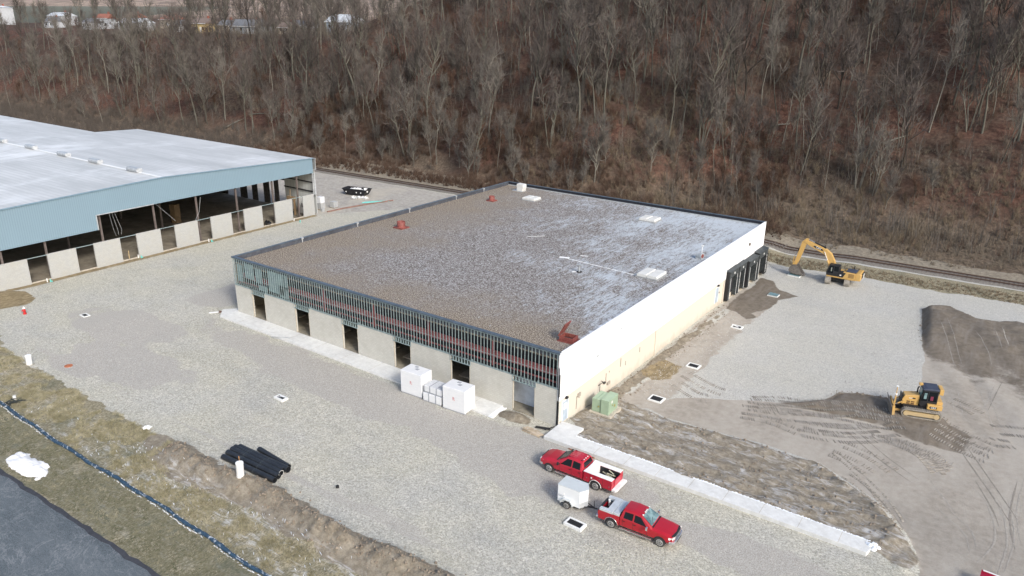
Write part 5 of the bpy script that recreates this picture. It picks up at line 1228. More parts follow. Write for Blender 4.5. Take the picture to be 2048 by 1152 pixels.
def cab_body(root, xf, paintm, hw=.98, dh=0.0, hood_scoop=False, glass_front=WSH):
    st = [(.98, .84, .98, 1.04, .66), (.90, .93, 1.04, 1.12, .76), (.3, .985, 1.12, 1.22+dh, .84), (-.70, .985, 1.20, 1.32+dh, .86), (-1.62, .985, 1.24, 1.90+dh, .70), (-2.3, .985, 1.25, 1.95+dh, .71), (-3.08, .985, 1.25, 1.91+dh, .70), (-3.26, .985, 1.25, 1.34+dh, .82)]
    st = [(xf+a, b*hw/.985, c, d, e) for a, b, c, d, e in st]
    rings = []
    for x, h, bz, tz, tw in st:
        half = [(h*.90, .48), (h, .62), (h*1.0, .92), (h*.985, bz), (tw, tz-.05), (tw-.09, tz), (tw*.4, tz+.02)]
        rings.append([(x, y, z) for y, z in half]+[(x, -y, z) for y, z in reversed(half)])
    b = loft(rings).build('body', paintm, root, bevel=.02)
    def P(x, t, s, off=.014):
        x = max(min(x, st[0][0]), st[-1][0])
        for a, c in zip(st[:-1], st[1:]):
            if c[0] <= x <= a[0]:
                u = (a[0]-x)/(a[0]-c[0]); h = (a[1]+(c[1]-a[1])*u)*.985; bz = a[2]+(c[2]-a[2])*u; tz = a[3]+(c[3]-a[3])*u-.05; tw = a[4]+(c[4]-a[4])*u
                y = h+(tw-h)*t; z = bz+(tz-bz)*t; return (x, s*(y+off), z+off*.3)
    for s in (-1, 1):
        for q in (((xf-1.10, .10), (xf-1.66, .86), (xf-2.12, .86), (xf-2.12, .10)), ((xf-2.24, .10), (xf-2.24, .86), (xf-2.92, .84), (xf-2.98, .10))):
            m = MB(); V = [P(a, t, s) for a, t in q]; m.add(V, [(0, 1, 2, 3)]); m.build('side_window', GLASS, root)
        m = MB()
        for x in (xf-1.04, xf-2.18, xf-3.02): m.box(x-.008, x+.008, s*(hw+.002)-.004, s*(hw+.002)+.004, .62, 1.2)
        m.build('door_gap', TRIMB, root)
        for x in (xf-2.04, xf-2.92):
            m = MB(); m.box(x-.09, x+.09, min(s*hw, s*(hw+.03)), max(s*hw, s*(hw+.03)), 1.05, 1.09); m.build('door_handle', TRIMB, root)
        m = MB(); half_disc(m, xf, 0, s*(hw-.05), .42, .49, s, .50, s*(hw+.006)); m.build('wheel_arch', TRIMB, root)
        m = MB(); m.bar((xf-.62, s*(hw+.05), .42), (xf-3.2, s*(hw+.05), .42), .14, .06); m.build('side_step', CHROME, root, bevel=.01)
        m = MB(); m.bar((xf-1.05, s*(hw-.05), 1.28), (xf-1.0, s*(hw+.20), 1.33), .06, .05); m.box(xf-1.06, xf-.92, min(s*(hw+.16), s*(hw+.36)), max(s*(hw+.16), s*(hw+.36)), 1.24, 1.48); mir = m.build('mirror', TRIMB if hood_scoop else CHROME, root, bevel=.02)
    x0, z0, x1, z1 = xf-.77, 1.392+dh, xf-1.56, 1.888+dh
    m = MB(); n = Vector((z1-z0, 0, x0-x1)).normalized()*.016
    V = [Vector((x0, -.78, z0))+n, Vector((x0, .78, z0))+n, Vector((x1, .64, z1))+n, Vector((x1, -.64, z1))+n]; m.add(V, [(0, 1, 2, 3)]); m.build('windscreen', glass_front, root)
    m = MB(); V = [(xf-3.125-.0, -.60, 1.82+dh), (xf-3.125, .60, 1.82+dh), (xf-3.265, .70, 1.42+dh), (xf-3.265, -.70, 1.42+dh)]; m.add(V, [(0, 1, 2, 3)]); m.build('rear_window', GLASS, root)
    m = MB(); m.box(xf-.74, xf-.62, -.8, .8, 1.33+dh, 1.35+dh); m.build('cowl', TRIMB, root)
    m = MB(); m.bar((xf-.78, -.5, 1.43+dh), (xf-1.05, .0, 1.60+dh), .02, .02); m.build('wiper', TRIMB, root)
    m = MB()
    for y in (-.35, .35): m.box(xf-.6, xf+.75, y-.01, y+.01, 1.235+dh, 1.30+dh)
    # lamps, grille, bumper
    m = MB(); m.box(xf+.93, xf+1.02, -.52, .52, .80, 1.08); g = m.build('grille', TRIMB, root)
    m = MB()
    for z in (.82, .94, 1.06): m.box(xf+1.0, xf+1.04, -.54, .54, z-.02, z+.025)
    m.box(xf+1.0, xf+1.045, -.03, .03, .8, 1.1); m.box(xf+1.0, xf+1.045, -.57, -.52, .78, 1.1); m.box(xf+1.0, xf+1.045, .52, .57, .78, 1.1); m.build('grille_bars', CHROME, g)
    for s in (-1, 1):
        m = MB(); m.prism([(xf+.62, s*.965), (xf+.96, s*.90), (xf+1.0, s*.60), (xf+.86, s*.60)], 'z', .86, 1.05); m.build('headlight', LAMPW, root, bevel=.015)
    m = MB(); m.prism([(xf+.70, -1.0), (xf+1.06, -.88), (xf+1.14, -.4), (xf+1.14, .4), (xf+1.06, .88), (xf+.70, 1.0), (xf+.66, .9), (xf+.9, .6), (xf+.9, -.6), (xf+.66, -.9)], 'z', .50, .76); bp = m.build('front_bumper', CHROME, root, bevel=.03)
    m = MB(); m.box(xf+1.135, xf+1.15, -.45, .45, .54, .63); m.build('bumper_grille', TRIMB, bp)
    return b
def under(root, x0, x1):
    m = MB(); m.box(x0, x1, -.45, .45, .32, .5); m.cyl((x0+.8, -.7, .4), (x0+.8, .7, .4), .1); m.build('chassis', TRIMB, root)

# --- pickup with aluminium toolboxes, coupled to the trailer
def red_pickup():
    z = Zp(13.3, -9.5); root = thing('pickup_truck', 'clean dark red crew-cab pickup with aluminium toolboxes, hitched to the white trailer', 'pickup truck', (13.24, -9.53, z), R(2.8))
    xf = 1.975; cab_body(root, xf, RED2); under(root, -2.9, 2.2)
    hw = .98; x0, x1 = -3.08, xf-3.32
    for s in (-1, 1):
        m = MB(); a, b = sorted((s*hw, s*(hw-.12)))
        m.prism([(x0, .52), (x0, 1.22), (x0+.1, 1.27), (x1, 1.27), (x1, .50), (x1-.2, .50)], 'y', a, b); m.build('bed_side', RED2, root, bevel=.02)
        m = MB(); half_disc(m, -1.975, 0, s*(hw-.05), .42, .50, s, .51, s*(hw+.006)); m.build('wheel_arch', TRIMB, root)
        m = MB(); n = 12; P = [(-1.975+.54*math.cos(math.pi*i/n), s*(hw+.015), .44+.54*math.sin(math.pi*i/n)) for i in range(n+1)]; m.tube(P, .022, 6); m.build('arch_trim', CHROME, root)
        m = MB(); m.box(x0-.02, x0+.06, min(s*.86, s*.99), max(s*.86, s*.99), .82, 1.18); m.build('tail_light', LAMPR, root)
        for x, xx in ((xf, 1), (-1.975, 1)): wheel(root, x, s*(hw+.01), .40, .27, s)
    m = MB(); m.box(x0, x1, -.87, .87, .72, .78); m.build('bed_floor', TRIMB, root)
    m = MB(); m.box(x0-.03, x0+.05, -.86, .86, .62, 1.24); tg = m.build('tailgate', RED2, root, bevel=.015)
    m = MB(); P = []
    m.prism([(x0-.02, -.88), (x0-.06, -.6), (x0-.07, 0), (x0-.06, .6), (x0-.02, .88), (x0+.22, .8), (x0+.10, .3), (x0+.10, -.3), (x0+.22, -.8)], 'z', 1.245, 1.30); m.build('tailgate_cap', TRIMB, tg)
    m = MB(); m.box(x0-.22, x0-.04, -.9, .9, .48, .66); m.build('rear_bumper', CHROME, root, bevel=.02)
    m = MB(); m.box(-1.85, x1-.02, -.95, .95, 1.275, 1.46); tb = m.build('cross_toolbox', ALU, root, bevel=.02)
    m = MB(); m.box(-2.42, -1.88, -.66, .66, 1.27, 1.45); m.build('cross_toolbox', ALU, root, bevel=.02)
    for s in (-1, 1):
        m = MB(); a, b = sorted((s*.67, s*.99)); m.box(-3.0, -1.88, a, b, 1.275, 1.47); m.build('side_toolbox', ALU, root, bevel=.02)
        m = MB(); a, b = sorted((s*.855, s*.86)); m.box(-3.04, -1.9, a, b, .78, 1.27); m.build('bed_liner', TRIMB, root)
        m = MB(); a, b = sorted((s*.60, s*.67)); m.box(-3.0, -2.44, a, b, .85, 1.28); m.build('toolbox_face', CAPM, root)
    m = MB(); m.cyl((-2.85, .55, .8), (-2.85, .55, 1.35), .09, n=10); m.build('jug', WHITE, root)
    for y in (-.6, -.17, 0, .17, .6): m = MB(); m.box(xf-1.62, xf-1.5, y-.04, y+.04, 1.93, 1.985); m.build('roof_light', LAMPO if False else LAMPW, root, bevel=.01)
    m = MB(); m.prism([(xf+.86, -.78), (xf+1.0, -.62), (xf+1.03, 0), (xf+1.0, .62), (xf+.86, .78), (xf+.80, .75), (xf+.90, 0), (xf+.80, -.75)], 'z', 1.09, 1.15); m.build('hood_deflector', TRIMB, root)
    m = MB(); m.bar((x0-.1, 0, .45), (x0-.45, 0, .45), .08, .08); m.build('hitch', TRIMB, root)
    return root
red_pickup()
def utility_truck():
    root = thing('utility_truck', 'dusty bright red crew-cab truck with white-topped service bed beside the concrete walk', 'utility truck', (5.70, -6.02, Zp(5.7, -6)), R(180.3))
    xf = 2.25; hw = 1.0; cab_body(root, xf, RED1, hw, .08, True, GLASS); under(root, -3.3, 2.4)
    x1 = xf-3.36; x0 = x1-2.62; r = -2.25
    for s in (-1, 1):
        a, b = sorted((s*1.02, s*.55)); m = MB(); m.prism([(x0, .55), (x0, 1.42), (x1, 1.42), (x1, .55), (r+.62, .55), (r+.5, .85), (r, 1.0), (r-.5, .85), (r-.62, .55)], 'y', a, b); bs = m.build('service_side', RED1, root, bevel=.015)
        m = MB(); m.box(x0, x1, a, b, 1.422, 1.475); m.build('white_lid', WHITE, root, bevel=.01)
        for xx, z0 in ((x1-.62, .6), (r-.66, .6), (x1-1.02, .98), (r+.02, .98)):
            m = MB(); m.box(xx-.008, xx+.008, min(s*1.02, s*1.026), max(s*1.02, s*1.026), z0, 1.40); m.build('door_gap', TRIMB, bs)
        for xx, z0 in ((x1-.32, .95), (r-.35, 1.2), (x0+.22, .85)):
            m = MB(); m.cyl((xx, s*1.02, z0), (xx, s*1.035, z0), .045, n=10); m.build('latch', CHROME, bs)
        m = MB(); m.box(x1-.82, x1-.70, min(s*1.02, s*1.035), max(s*1.02, s*1.035), 1.0, 1.14); m.build('filler_cap', WHITE, bs)
        m = MB(); half_disc(m, r, 0, s*.9, .42, .50, s, .50, s*1.0); m.build('wheel_arch', TRIMB, root)
        m = MB(); n = 12; P = [(r+.53*math.cos(math.pi*i/n), s*1.03, .45+.53*math.sin(math.pi*i/n)) for i in range(n+1)]; m.tube(P, .028, 6); m.build('arch_trim', LAMPW, root)
        for x in (xf, r): wheel(root, x, s*(hw+.01), .42, .28, s, .25)
        m = MB(); m.box(x0-.02, x0+.02, min(s*.92, s*1.0), max(s*.92, s*1.0), .9, 1.15); m.build('tail_light', LAMPR, root)
    m = MB(); m.box(x0, x1, -.55, .55, .68, .74); m.build('bed_floor', TRIMB, root)
    m = MB(); m.box(x1-.72, x1-.02, -.56, .56, .75, 1.46); m.build('white_chest', WHITE, root, bevel=.015)
    for s in (-1, 1):
        m = MB(); a, b = sorted((s*.54, s*.548)); m.box(x0+.05, x1-.74, a, b, .75, 1.41); m.build('bed_liner', TRIMB, root)
    m = MB(); m.box(x0-.05, x0+.03, -.55, .55, .70, 1.30); m.build('tailgate', RED1, root, bevel=.01)
    m = MB(); m.box(x0-.42, x0-.02, -1.0, 1.0, .50, .68); m.prism([(x0-.42, .5), (x0-.42, .68), (x0-.5, .62)], 'y', -.9, .9); m.build('rear_bumper', LAMPW, root, bevel=.02)
    random.seed(9); CR = plain('old_rope', (.42, .40, .30), .9, var=.4, scale=6)
    for i in range(9):
        a = Vector((random.uniform(x0+.2, x0+.9), random.uniform(-.4, .4), .95+.04*i)); b = a+Vector((random.uniform(.4, .9), random.uniform(-.25, .25), .1)); m = MB(); m.bar(a, b, .08, .05); m.build('timber_offcut', CR, root)
    for y in (-.3, 0, .3): m = MB(); m.box(xf-3.02, xf-2.94, y-.05, y+.05, 2.0, 2.05); m.build('roof_light', LAMPW, root)
    for y in (-.5, -.25, 0, .25, .5): m = MB(); m.box(xf-2.95, xf-1.6, y-.012, y+.012, 2.03, 2.05); m.build('roof_rib', RED1, root)
    for xx, y in ((xf-1.75, .55), (xf-2.9, .55), (xf-2.9, -.55), (xf-1.75, -.55)): m = MB(); m.box(xx-.08, xx+.08, y-.03, y+.03, 2.015, 2.05); m.build('roof_bracket', TRIMB, root)
    return root
utility_truck()
def white_trailer():
    root = thing('cargo_trailer', 'small white enclosed trailer with sloped nose coupled behind the dark red pickup', 'trailer', (7.35, -9.68, Zp(7.3, -9.7)), R(1.5))
    WT = paint('trailer_white', (.74, .76, .77), .4); hw = .70; x0, x1, xa = -.98, 1.02, 1.42
    plan = [(x0, -hw), (x1, -hw), (xa, 0), (x1, hw), (x0, hw)]
    m = MB(); m.prism(plan, 'z', .36, 1.86); m.build('box_body', WT, root, bevel=.02)
    m = MB(); m.prism([(x0-.02, -hw-.02), (x1+.01, -hw-.02), (xa+.03, 0), (x1+.01, hw+.02), (x0-.02, hw+.02)], 'z', 1.865, 1.90); m.build('roof', plain('trailer_roof', (.58, .62, .62), .5, .2, var=.06), root, bevel=.012)
    for s in (-1, 1):
        m = MB(); a = Vector((x1, s*hw, 0)); b = Vector((xa, 0, 0)); n = Vector((hw, s*(xa-x1), 0)).normalized()*.006; V = [a+n+Vector((0, 0, .37)), b+n+Vector((0, 0, .37)), b+n+Vector((0, 0, .85)), a+n+Vector((0, 0, .85))]; m.add(V, [(0, 1, 2, 3)]); m.build('stone_guard', ALU, root)
        m = MB(); m.prism([(-.62, .45), (-.62, .58), (-.38, .88), (.28, .88), (.52, .58), (.52, .42), (.44, .42), (.42, .55), (.22, .80), (-.32, .80), (-.54, .55), (-.54, .45)], 'y', min(s*hw, s*(hw+.26)), max(s*hw, s*(hw+.26))); m.build('mudguard', ALU, root)
        wheel(root, -.05, s*(hw+.22), .34, .2, s, .19)
        m = MB(); m.box(x0+.55, x0+.62, min(s*hw, s*(hw+.02)), max(s*hw, s*(hw+.02)), 1.1, 1.25); m.build('side_vent', LAMPW, root)
        m = MB()
        m.box(x0+.06, x0+.60, min(s*hw, s*(hw+.006)), max(s*hw, s*(hw+.006)), .98, 1.02); m.box(x0+.06, x0+.5, min(s*hw, s*(hw+.006)), max(s*hw, s*(hw+.006)), .86, .93); m.build('side_stripe', CARD, root)
    m = MB(); m.bar((xa-.1, 0, .38), (xa+.85, 0, .44), .07, .08); m.bar((x1, -.4, .38), (xa+.6, 0, .42), .05, .07); m.bar((x1, .4, .38), (xa+.6, 0, .42), .05, .07); m.cyl((xa+.5, .12, .2), (xa+.5, .12, .95), .03, n=8); m.build('drawbar', TRIMB, root)
    m = MB(); m.box(x0-.0, xa-.3, -.6, .6, .28, .36); m.build('chassis', TRIMB, root)
white_trailer()

# --- construction machines
YEL = paint('machine_yellow', (.54, .335, .105), .5, .45, (.45, .37, .25)); YELD = paint('dusty_machine_yellow', (.44, .33, .17), .7, .5, (.40, .34, .25)); TRK = plain('track_steel', (.28, .26, .225), .8, .1, var=.35, scale=3, dirt=((.40, .37, .31), .7)); STEELD = plain('worn_bucket_steel', (.17, .155, .14), .6, .3, var=.35, scale=3, dirt=((.30, .27, .24), .6)); MBLK = plain('machine_black', (.014, .015, .018), .45); ROOFB = plain('cab_roof_blue_grey', (.045, .055, .085), .6, var=.2)
WTXT = plain('white_lettering', (.82, .82, .80), .6)
def track(root, x0, x1, y0, y1, h, name='track_unit', slope=0.0, clad=None):
    """one crawler: belt with grouser shoes, frame, sprockets"""
    r = h/2; n = 10; P = []
    for i in range(n+1): a = -math.pi/2+math.pi*i/n; P.append((x1-r+r*math.cos(a), r+r*math.sin(a)))
    for i in range(n+1): a = math.pi/2+math.pi*i/n; P.append((x0+r+r*math.cos(a), r+r*math.sin(a)))
    m = MB(); k = len(P)
    inner = [(r*1.0+(px_-r)*0+px_*0, 0) for px_, _ in P]
    Q = []
    for (px_, pz_) in P:
        cx_ = min(max(px_, x0+r), x1-r); d = Vector((px_-cx_, pz_-r)); L = d.length or 1; Q.append((cx_+d.x/L*(r-.09), r+d.y/L*(r-.09)))
    V = [(a, y0, b) for a, b in P]+[(a, y1, b) for a, b in P]+[(a, y0, b) for a, b in Q]+[(a, y1, b) for a, b in Q]; F = []
    for i in range(k):
        j = (i+1) % k; F += [(i, j, k+j, k+i), (2*k+j, 2*k+i, 3*k+i, 3*k+j), (i, 2*k+i, 2*k+j, j), (k+j, 3*k+j, 3*k+i, k+i)]
    m.add(V, F); belt = m.build('track_belt', TRK, root)
    m = MB(); tot = []; per = 0
    for i in range(k): tot.append(per); per += math.dist(P[i], P[(i+1) % k])
    s = 0; step = .20
    while s < per-.05:
        i = max(j for j in range(k) if tot[j] <= s); a = P[i]; b = P[(i+1) % k]; L = math.dist(a, b) or 1; t = (s-tot[i])/L; c = Vector((a[0]+(b[0]-a[0])*t, 0, a[1]+(b[1]-a[1])*t))
        cx_ = min(max(c.x, x0+r), x1-r); nn = Vector((c.x-cx_, 0, c.z-r)); nn = nn.normalized() if nn.length > 1e-4 else Vector((0, 0, 1))
        m.bar(c+Vector((0, y0+.0, 0))+nn*.015, c+Vector((0, y1, 0))+nn*.015, .055, .055, 0, nn); s += step
    tag(m.build('grousers', TRK, belt), kind='stuff')
    m = MB(); yc = (y0+y1)/2; w2 = abs(y1-y0)*.5+.01
    m.box(x0+r*1.1, x1-r*1.1, yc-w2*.92, yc+w2*.92, h*.28, h*.72); m.build('track_frame', clad or TRK, root)
    for x in (x0+r, x1-r):
        m = MB(); m.cyl((x, yc-w2*1.03, r), (x, yc+w2*1.03, r), r*.62, n=18); m.build('sprocket', clad or TRK, root)
def cyl_ram(m, a, b, r): a = Vector(a); b = Vector(b); c = a.lerp(b, .58); m.cyl(a, c, r, n=10, m=0); m.cyl(c, b, r*.55, n=8, m=1)
def excavator():
    z = Zp(11.5, 63.5); root = thing('excavator', 'yellow tracked excavator with raised boom and bucket down beyond the loading docks', 'excavator', (11.75, 64.0, z), R(180))
    car = bpy.data.objects.new('undercarriage', None)
    Mx = Matrix.Rotation(R(80), 4, 'Z')
    def rotated(fn):
        before = set(bpy.data.objects); fn(); new = [o for o in bpy.data.objects if o not in before]
        for o in new:
            if o.parent == root: o.rotation_euler = (0, 0, R(-82)); o.location = (.45, .1, 0)
    rotated(lambda: (track(root, -2.0, 2.0, 0.95, 1.75, .92), track(root, -2.0, 2.0, -1.75, -.95, .92)))
    m = MB(); m.box(-.9, 1.6, -.7, .9, .45, .85); m.cyl((.3, 0, .8), (.3, 0, 1.05), .75, n=20); m.build('car_body', MBLK, root)
    m = MB(); m.box(-2.2, 2.0, -1.32, 1.34, 1.0, 1.2); m.build('deck', YEL, root, bevel=.03)
    m = MB(); m.prism([(-2.85, 1.05), (-2.1, 1.02), (-2.1, 2.15), (-2.75, 2.2), (-2.9, 1.9)], 'y', -1.3, 1.3); cw = m.build('counterweight', YEL, root, bevel=.1)
    m = MB(); m.box(-2.93, -2.86, -.95, .55, 1.35, 2.1); m.build('rear_panel', MBLK, cw); m = MB(); m.box(-2.945, -2.932, -.95, -.45, 1.25, 1.85); m.build('warning_sign', WHITE, cw)
    m = MB(); m.box(-2.1, -.35, .5, 1.36, 1.2, 2.08); sp = m.build('side_panel', YEL, root, bevel=.04)
    for k in range(4): m = MB(); m.box(-1.9, -1.1, 1.355, 1.372, 1.38+.17*k, 1.46+.17*k); m.build('vent_slot', plain('vent_shadow', (.10, .05, .02), .8) if 'vent_shadow' not in MATS else MATS['vent_shadow'], sp)
    m = MB(); m.prism([(-.35, 1.2), (.2, 1.2), (.2, 2.0), (-.75, 2.0)], 'y', .45, 1.375); sb = m.build('black_side_box', MBLK, root, bevel=.02); m = MB(); m.box(-.12, .12, 1.376, 1.384, 1.45, 1.62); m.build('model_plate', WTXT, sb)
    m = MB(); m.box(-2.0, -.2, -1.32, .45, 1.2, 1.9); m.build('engine_housing', YEL, root, bevel=.05)
    m = MB(); m.box(-2.1, -.7, -.6, 1.0, 2.08, 2.28); m.build('engine_cover', ROOFB, root, bevel=.05)
    m = MB(); m.box(-.2, 1.7, -1.32, -.45, 1.2, 1.75); m.build('tool_box', YEL, root, bevel=.04)
    # cab
    m = MB(); m.prism([(.25, 1.2), (2.05, 1.2), (2.1, 1.7), (1.75, 2.85), (.3, 2.85), (.2, 2.3)], 'y', .42, 1.36); cb = m.build('cab', MBLK, root, bevel=.03)
    m = MB(); m.box(.2, 1.78, .40, 1.38, 2.85, 2.93); m.build('cab_roof', MBLK, root, bevel=.03)
    for q in (((1.1, 1.6), (1.95, 1.6), (1.65, 2.75), (1.1, 2.75)), ((.35, 2.0), (1.0, 2.0), (1.0, 2.75), (.35, 2.75))):
        m = MB(); m.prism(list(q), 'y', 1.362, 1.368); m.build('cab_window', WSH if False else GLASS, cb)
    m = MB(); V = [(2.115, .5, 1.75), (2.115, 1.28, 1.75), (1.80, 1.28, 2.78), (1.80, .5, 2.78)]; m.add(V, [(0, 1, 2, 3)]); m.build('cab_window', WSH, cb)
    m = MB(); m.box(1.3, 1.45, 1.37, 1.375, 1.9, 2.5); m.build('seat_glint', plain('cab_seat', (.25, .27, .24), .8), cb)
    m = MB()
    for x, y in ((-.4, -.9), (-.4, .2), (-1.3, -1.0), (-1.3, .1), (.0, -1.2)): m.bar((x, y, 1.9), (x, y, 2.85), .035, .035)
    m.bar((-.4, -.9, 2.85), (-.4, .2, 2.85), .035, .035); m.bar((-1.3, -1.0, 2.85), (-.4, -.9, 2.85), .035, .035); m.bar((-1.3, .1, 2.85), (-.4, .2, 2.85), .035, .035); m.build('handrails', MBLK, root)
    m = MB(); m.cyl((-1.5, -.7, 2.2), (-1.5, -.7, 2.75), .07, n=8); m.build('exhaust', MBLK, root)
    # boom, stick, bucket
    bp = [(.9, 1.55), (2.1, 4.35), (2.9, 5.25), (6.0, 6.05), (6.25, 5.65), (3.1, 4.35), (2.75, 3.9), (1.5, 1.35)]
    SQ = lambda L: [(a, b if b < 3 else 3+(b-3)*.90) for a, b in L]
    bm_ = [(.75, 1.75), (1.35, 3.3), (1.95, 4.4), (2.7, 5.0), (3.6, 5.35), (5.2, 5.85), (6.0, 6.05), (6.2, 5.75), (5.6, 5.35), (3.9, 4.55), (3.0, 4.1), (2.6, 3.5), (1.9, 1.9), (1.3, 1.4)]
    m = MB(); m.prism(SQ(bm_), 'y', -.27, .27); bo = m.build('boom', YEL, root, bevel=.03)
    m = MB(); m.prism(SQ([(3.15, 4.62), (3.35, 4.98), (4.55, 5.38), (4.75, 5.25), (4.4, 4.95)]), 'y', .272, .278); m.build('boom_badge', MBLK, bo)
    t = text('lettering', 'CAT', .38, WTXT, (3.93, .284, 4.83), (R(90), 0, R(180)), bo, 1.15); t.rotation_euler = (R(90), R(17), R(180))
    for s in (-.36, .36):
        m = MB(); cyl_ram(m, (1.5, s, 1.5), (3.0, s, 4.45), .11); m.build('boom_cylinder', [YEL, CHROME], root)
    m = MB(); cyl_ram(m, (3.1, 0, 5.10), (5.75, 0, 5.93), .10); m.box(2.9, 3.2, -.1, .1, 4.85, 5.2); m.build('stick_cylinder', [MBLK, CHROME], root)
    m = MB(); m.prism(SQ([(5.55, 6.3), (6.0, 6.35), (6.5, 5.7), (7.2, 2.1), (6.95, 1.75), (6.65, 1.95), (5.9, 5.0), (5.75, 5.5)]), 'y', -.2, .2); m.build('stick', YEL, root, bevel=.03)
    m = MB(); cyl_ram(m, (6.45, 0, 5.0), (7.35, 0, 2.9), .09); m.build('bucket_cylinder', [MBLK, CHROME], root)
    m = MB(); m.bar((7.35, -.16, 2.85), (7.45, -.16, 1.9), .07, .16, up=(0, 1, 0)); m.bar((7.35, .16, 2.85), (7.45, .16, 1.9), .07, .16, up=(0, 1, 0)); m.prism([(6.7, 2.1), (7.1, 2.2), (7.5, 1.75), (7.3, 1.3), (6.9, 1.3)], 'y', -.25, .25); m.build('linkage', YEL, root)
    pr = [(6.75, 1.65), (7.35, 1.55), (7.75, 1.1), (7.85, .6), (7.5, .15), (6.5, .02), (5.55, .12)]; th = []
    m = MB(); k = len(pr); V = [(a, -.62, b) for a, b in pr]+[(a, .62, b) for a, b in pr]; m.add(V, [(i, i+1, k+i+1, k+i) for i in range(k-1)])
    m.add([(a, -.62, b) for a, b in pr], [tuple(range(k))]); m.add([(a, .62, b) for a, b in pr], [tuple(range(k))]); bk = m.build('bucket', STEELD, root)
    md = bk.modifiers.new('thickness', 'SOLIDIFY'); md.thickness = .05
    for i in range(5): yy = -.56+.28*i; m = MB(); m.prism([(5.7, .16), (5.7, .04), (5.3, .05)], 'y', yy-.04, yy+.04); m.build('tooth', STEELD, bk)
excavator()
def dozer():
    z = Zp(27.7, 24.5)-.02; root = thing('bulldozer', 'yellow crawler bulldozer with front blade and survey mast on the graded dirt', 'bulldozer', (27.75, 24.45, z), R(197))
    for s in (-1, 1):
        a, b = sorted((s*.85, s*1.4)); track(root, -1.85, 1.75, a, b, .88, clad=YELD)
    m = MB(); m.box(-1.6, 1.6, -.8, .8, .45, 1.05); m.build('main_frame', MBLK, root)
    m = MB(); m.prism([(.2, .95), (1.75, .95), (1.72, 1.55), (1.55, 1.95), (.2, 2.15)], 'y', -.52, .52); hd = m.build('engine_hood', YEL, root, bevel=.05)
    m = MB(); m.box(1.73, 1.80, -.54, .54, .95, 1.95); m.build('radiator_guard', MBLK, root, bevel=.02)
    vs_ = MATS['vent_shadow']
    for x, zz in ((.75, 1.35), (.75, 1.15), (1.15, 1.35), (1.15, 1.15)): m = MB(); m.box(x-.16, x+.16, .515, .53, zz-.07, zz+.07); m.build('hood_vent', vs_, hd)
    m = MB(); m.box(.55, .85, .522, .531, 1.68, 1.8); m.build('hood_plate', MBLK, hd)
    text('lettering', 'CAT', .17, WTXT, (.98, .535, 1.74), (R(90), 0, R(180)), hd)
    m = MB(); m.cyl((.35, -.25, 2.0), (.35, -.25, 2.65), .07, n=10); m.bar((.35, -.25, 2.65), (.25, -.25, 2.8), .1, .1); m.build('exhaust', MBLK, root)
    m = MB(); m.prism([(-1.35, 1.05), (.05, 1.05), (.2, 1.3), (.2, 1.55), (.0, 2.85), (-1.35, 2.95)], 'y', -.72, .72); cb = m.build('cab', MBLK, root, bevel=.03)
    for q in (((-.42, 1.75), (.12, 1.7), (-.05, 2.7), (-.42, 2.75)), ((-1.25, 1.75), (-.52, 1.75), (-.52, 2.75), (-1.25, 2.78))):
        for s in (-1, 1): m = MB(); a, b = sorted((s*.722, s*.728)); m.prism(list(q), 'y', a, b); m.build('cab_window', GLASS, cb)
    m = MB(); m.add([(.215, -.6, 1.7), (.215, .6, 1.7), (.06, .6, 2.75), (.06, -.6, 2.75)], [(0, 1, 2, 3)]); m.build('cab_window', WSH, cb)
    m = MB(); m.box(-.95, -.7, .729, .733, 1.85, 2.3); m.build('seat_patch', plain('cab_red_seat', (.16, .02, .05), .7), cb)
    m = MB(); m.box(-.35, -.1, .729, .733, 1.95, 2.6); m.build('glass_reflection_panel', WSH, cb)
    m = MB(); m.prism([(-1.4, 2.93), (.1, 2.86), (.05, 3.0), (-.3, 3.08), (-1.35, 3.1)], 'y', -.78, .78); m.build('cab_roof', ROOFB, root, bevel=.04)
    m = MB(); m.box(-1.75, -1.38, -.45, .75, 2.55, 3.15); m.build('air_unit', YEL, root, bevel=.04)
    m = MB(); m.box(-.05, .3, -.55, -.2, 2.9, 3.15); m.build('light_pod', YEL, root, bevel=.04)
    m = MB(); m.box(-1.85, -.5, .62, 1.05, 1.0, 1.5); fk = m.build('side_tank', YEL, root, bevel=.04)
    m = MB(); m.prism([(-1.35, 1.12), (-.75, 1.12), (-.68, 1.25), (-.75, 1.36), (-1.35, 1.36)], 'y', 1.052, 1.058); m.build('tank_badge', MBLK, fk)
    text('lettering', 'CAT', .22, WTXT, (-1.05, 1.063, 1.24), (R(90), 0, R(180)), fk, 1.1)
    m = MB(); m.box(-1.9, -1.35, -1.05, .62, 1.0, 1.75); m.build('rear_tank', YEL, root, bevel=.04)
    # blade
    n = 7; pr = [(2.55+.22*(1-math.cos((i/n-.5)*2.2))+.02*i, .02+1.05*i/n) for i in range(n+1)]
    m = MB(); pl = pr+[(a-.09, b) for a, b in reversed(pr)]; m.prism(pl, 'y', -1.55, 1.55); bl = m.build('blade', STEELD, root)
    m = MB(); m.box(2.38, 2.55, -1.2, 1.2, .25, .45); m.box(2.38, 2.55, -1.1, 1.1, .75, .95); m.prism([(2.35, .1), (2.6, .02), (2.66, 1.1), (2.45, 1.15)], 'y', 1.5, 1.6); m.build('blade_frame', YEL, bl)
    for s in (-1, 1):
        m = MB(); m.bar((-.2, s*.75, .4), (2.4, s*.75, .35), .14, .2); m.build('push_arm', YEL, root)
        m = MB(); cyl_ram(m, (1.6, s*.6, 1.35), (2.42, s*.55, .75), .07); m.build('lift_cylinder', [YEL, CHROME], root)
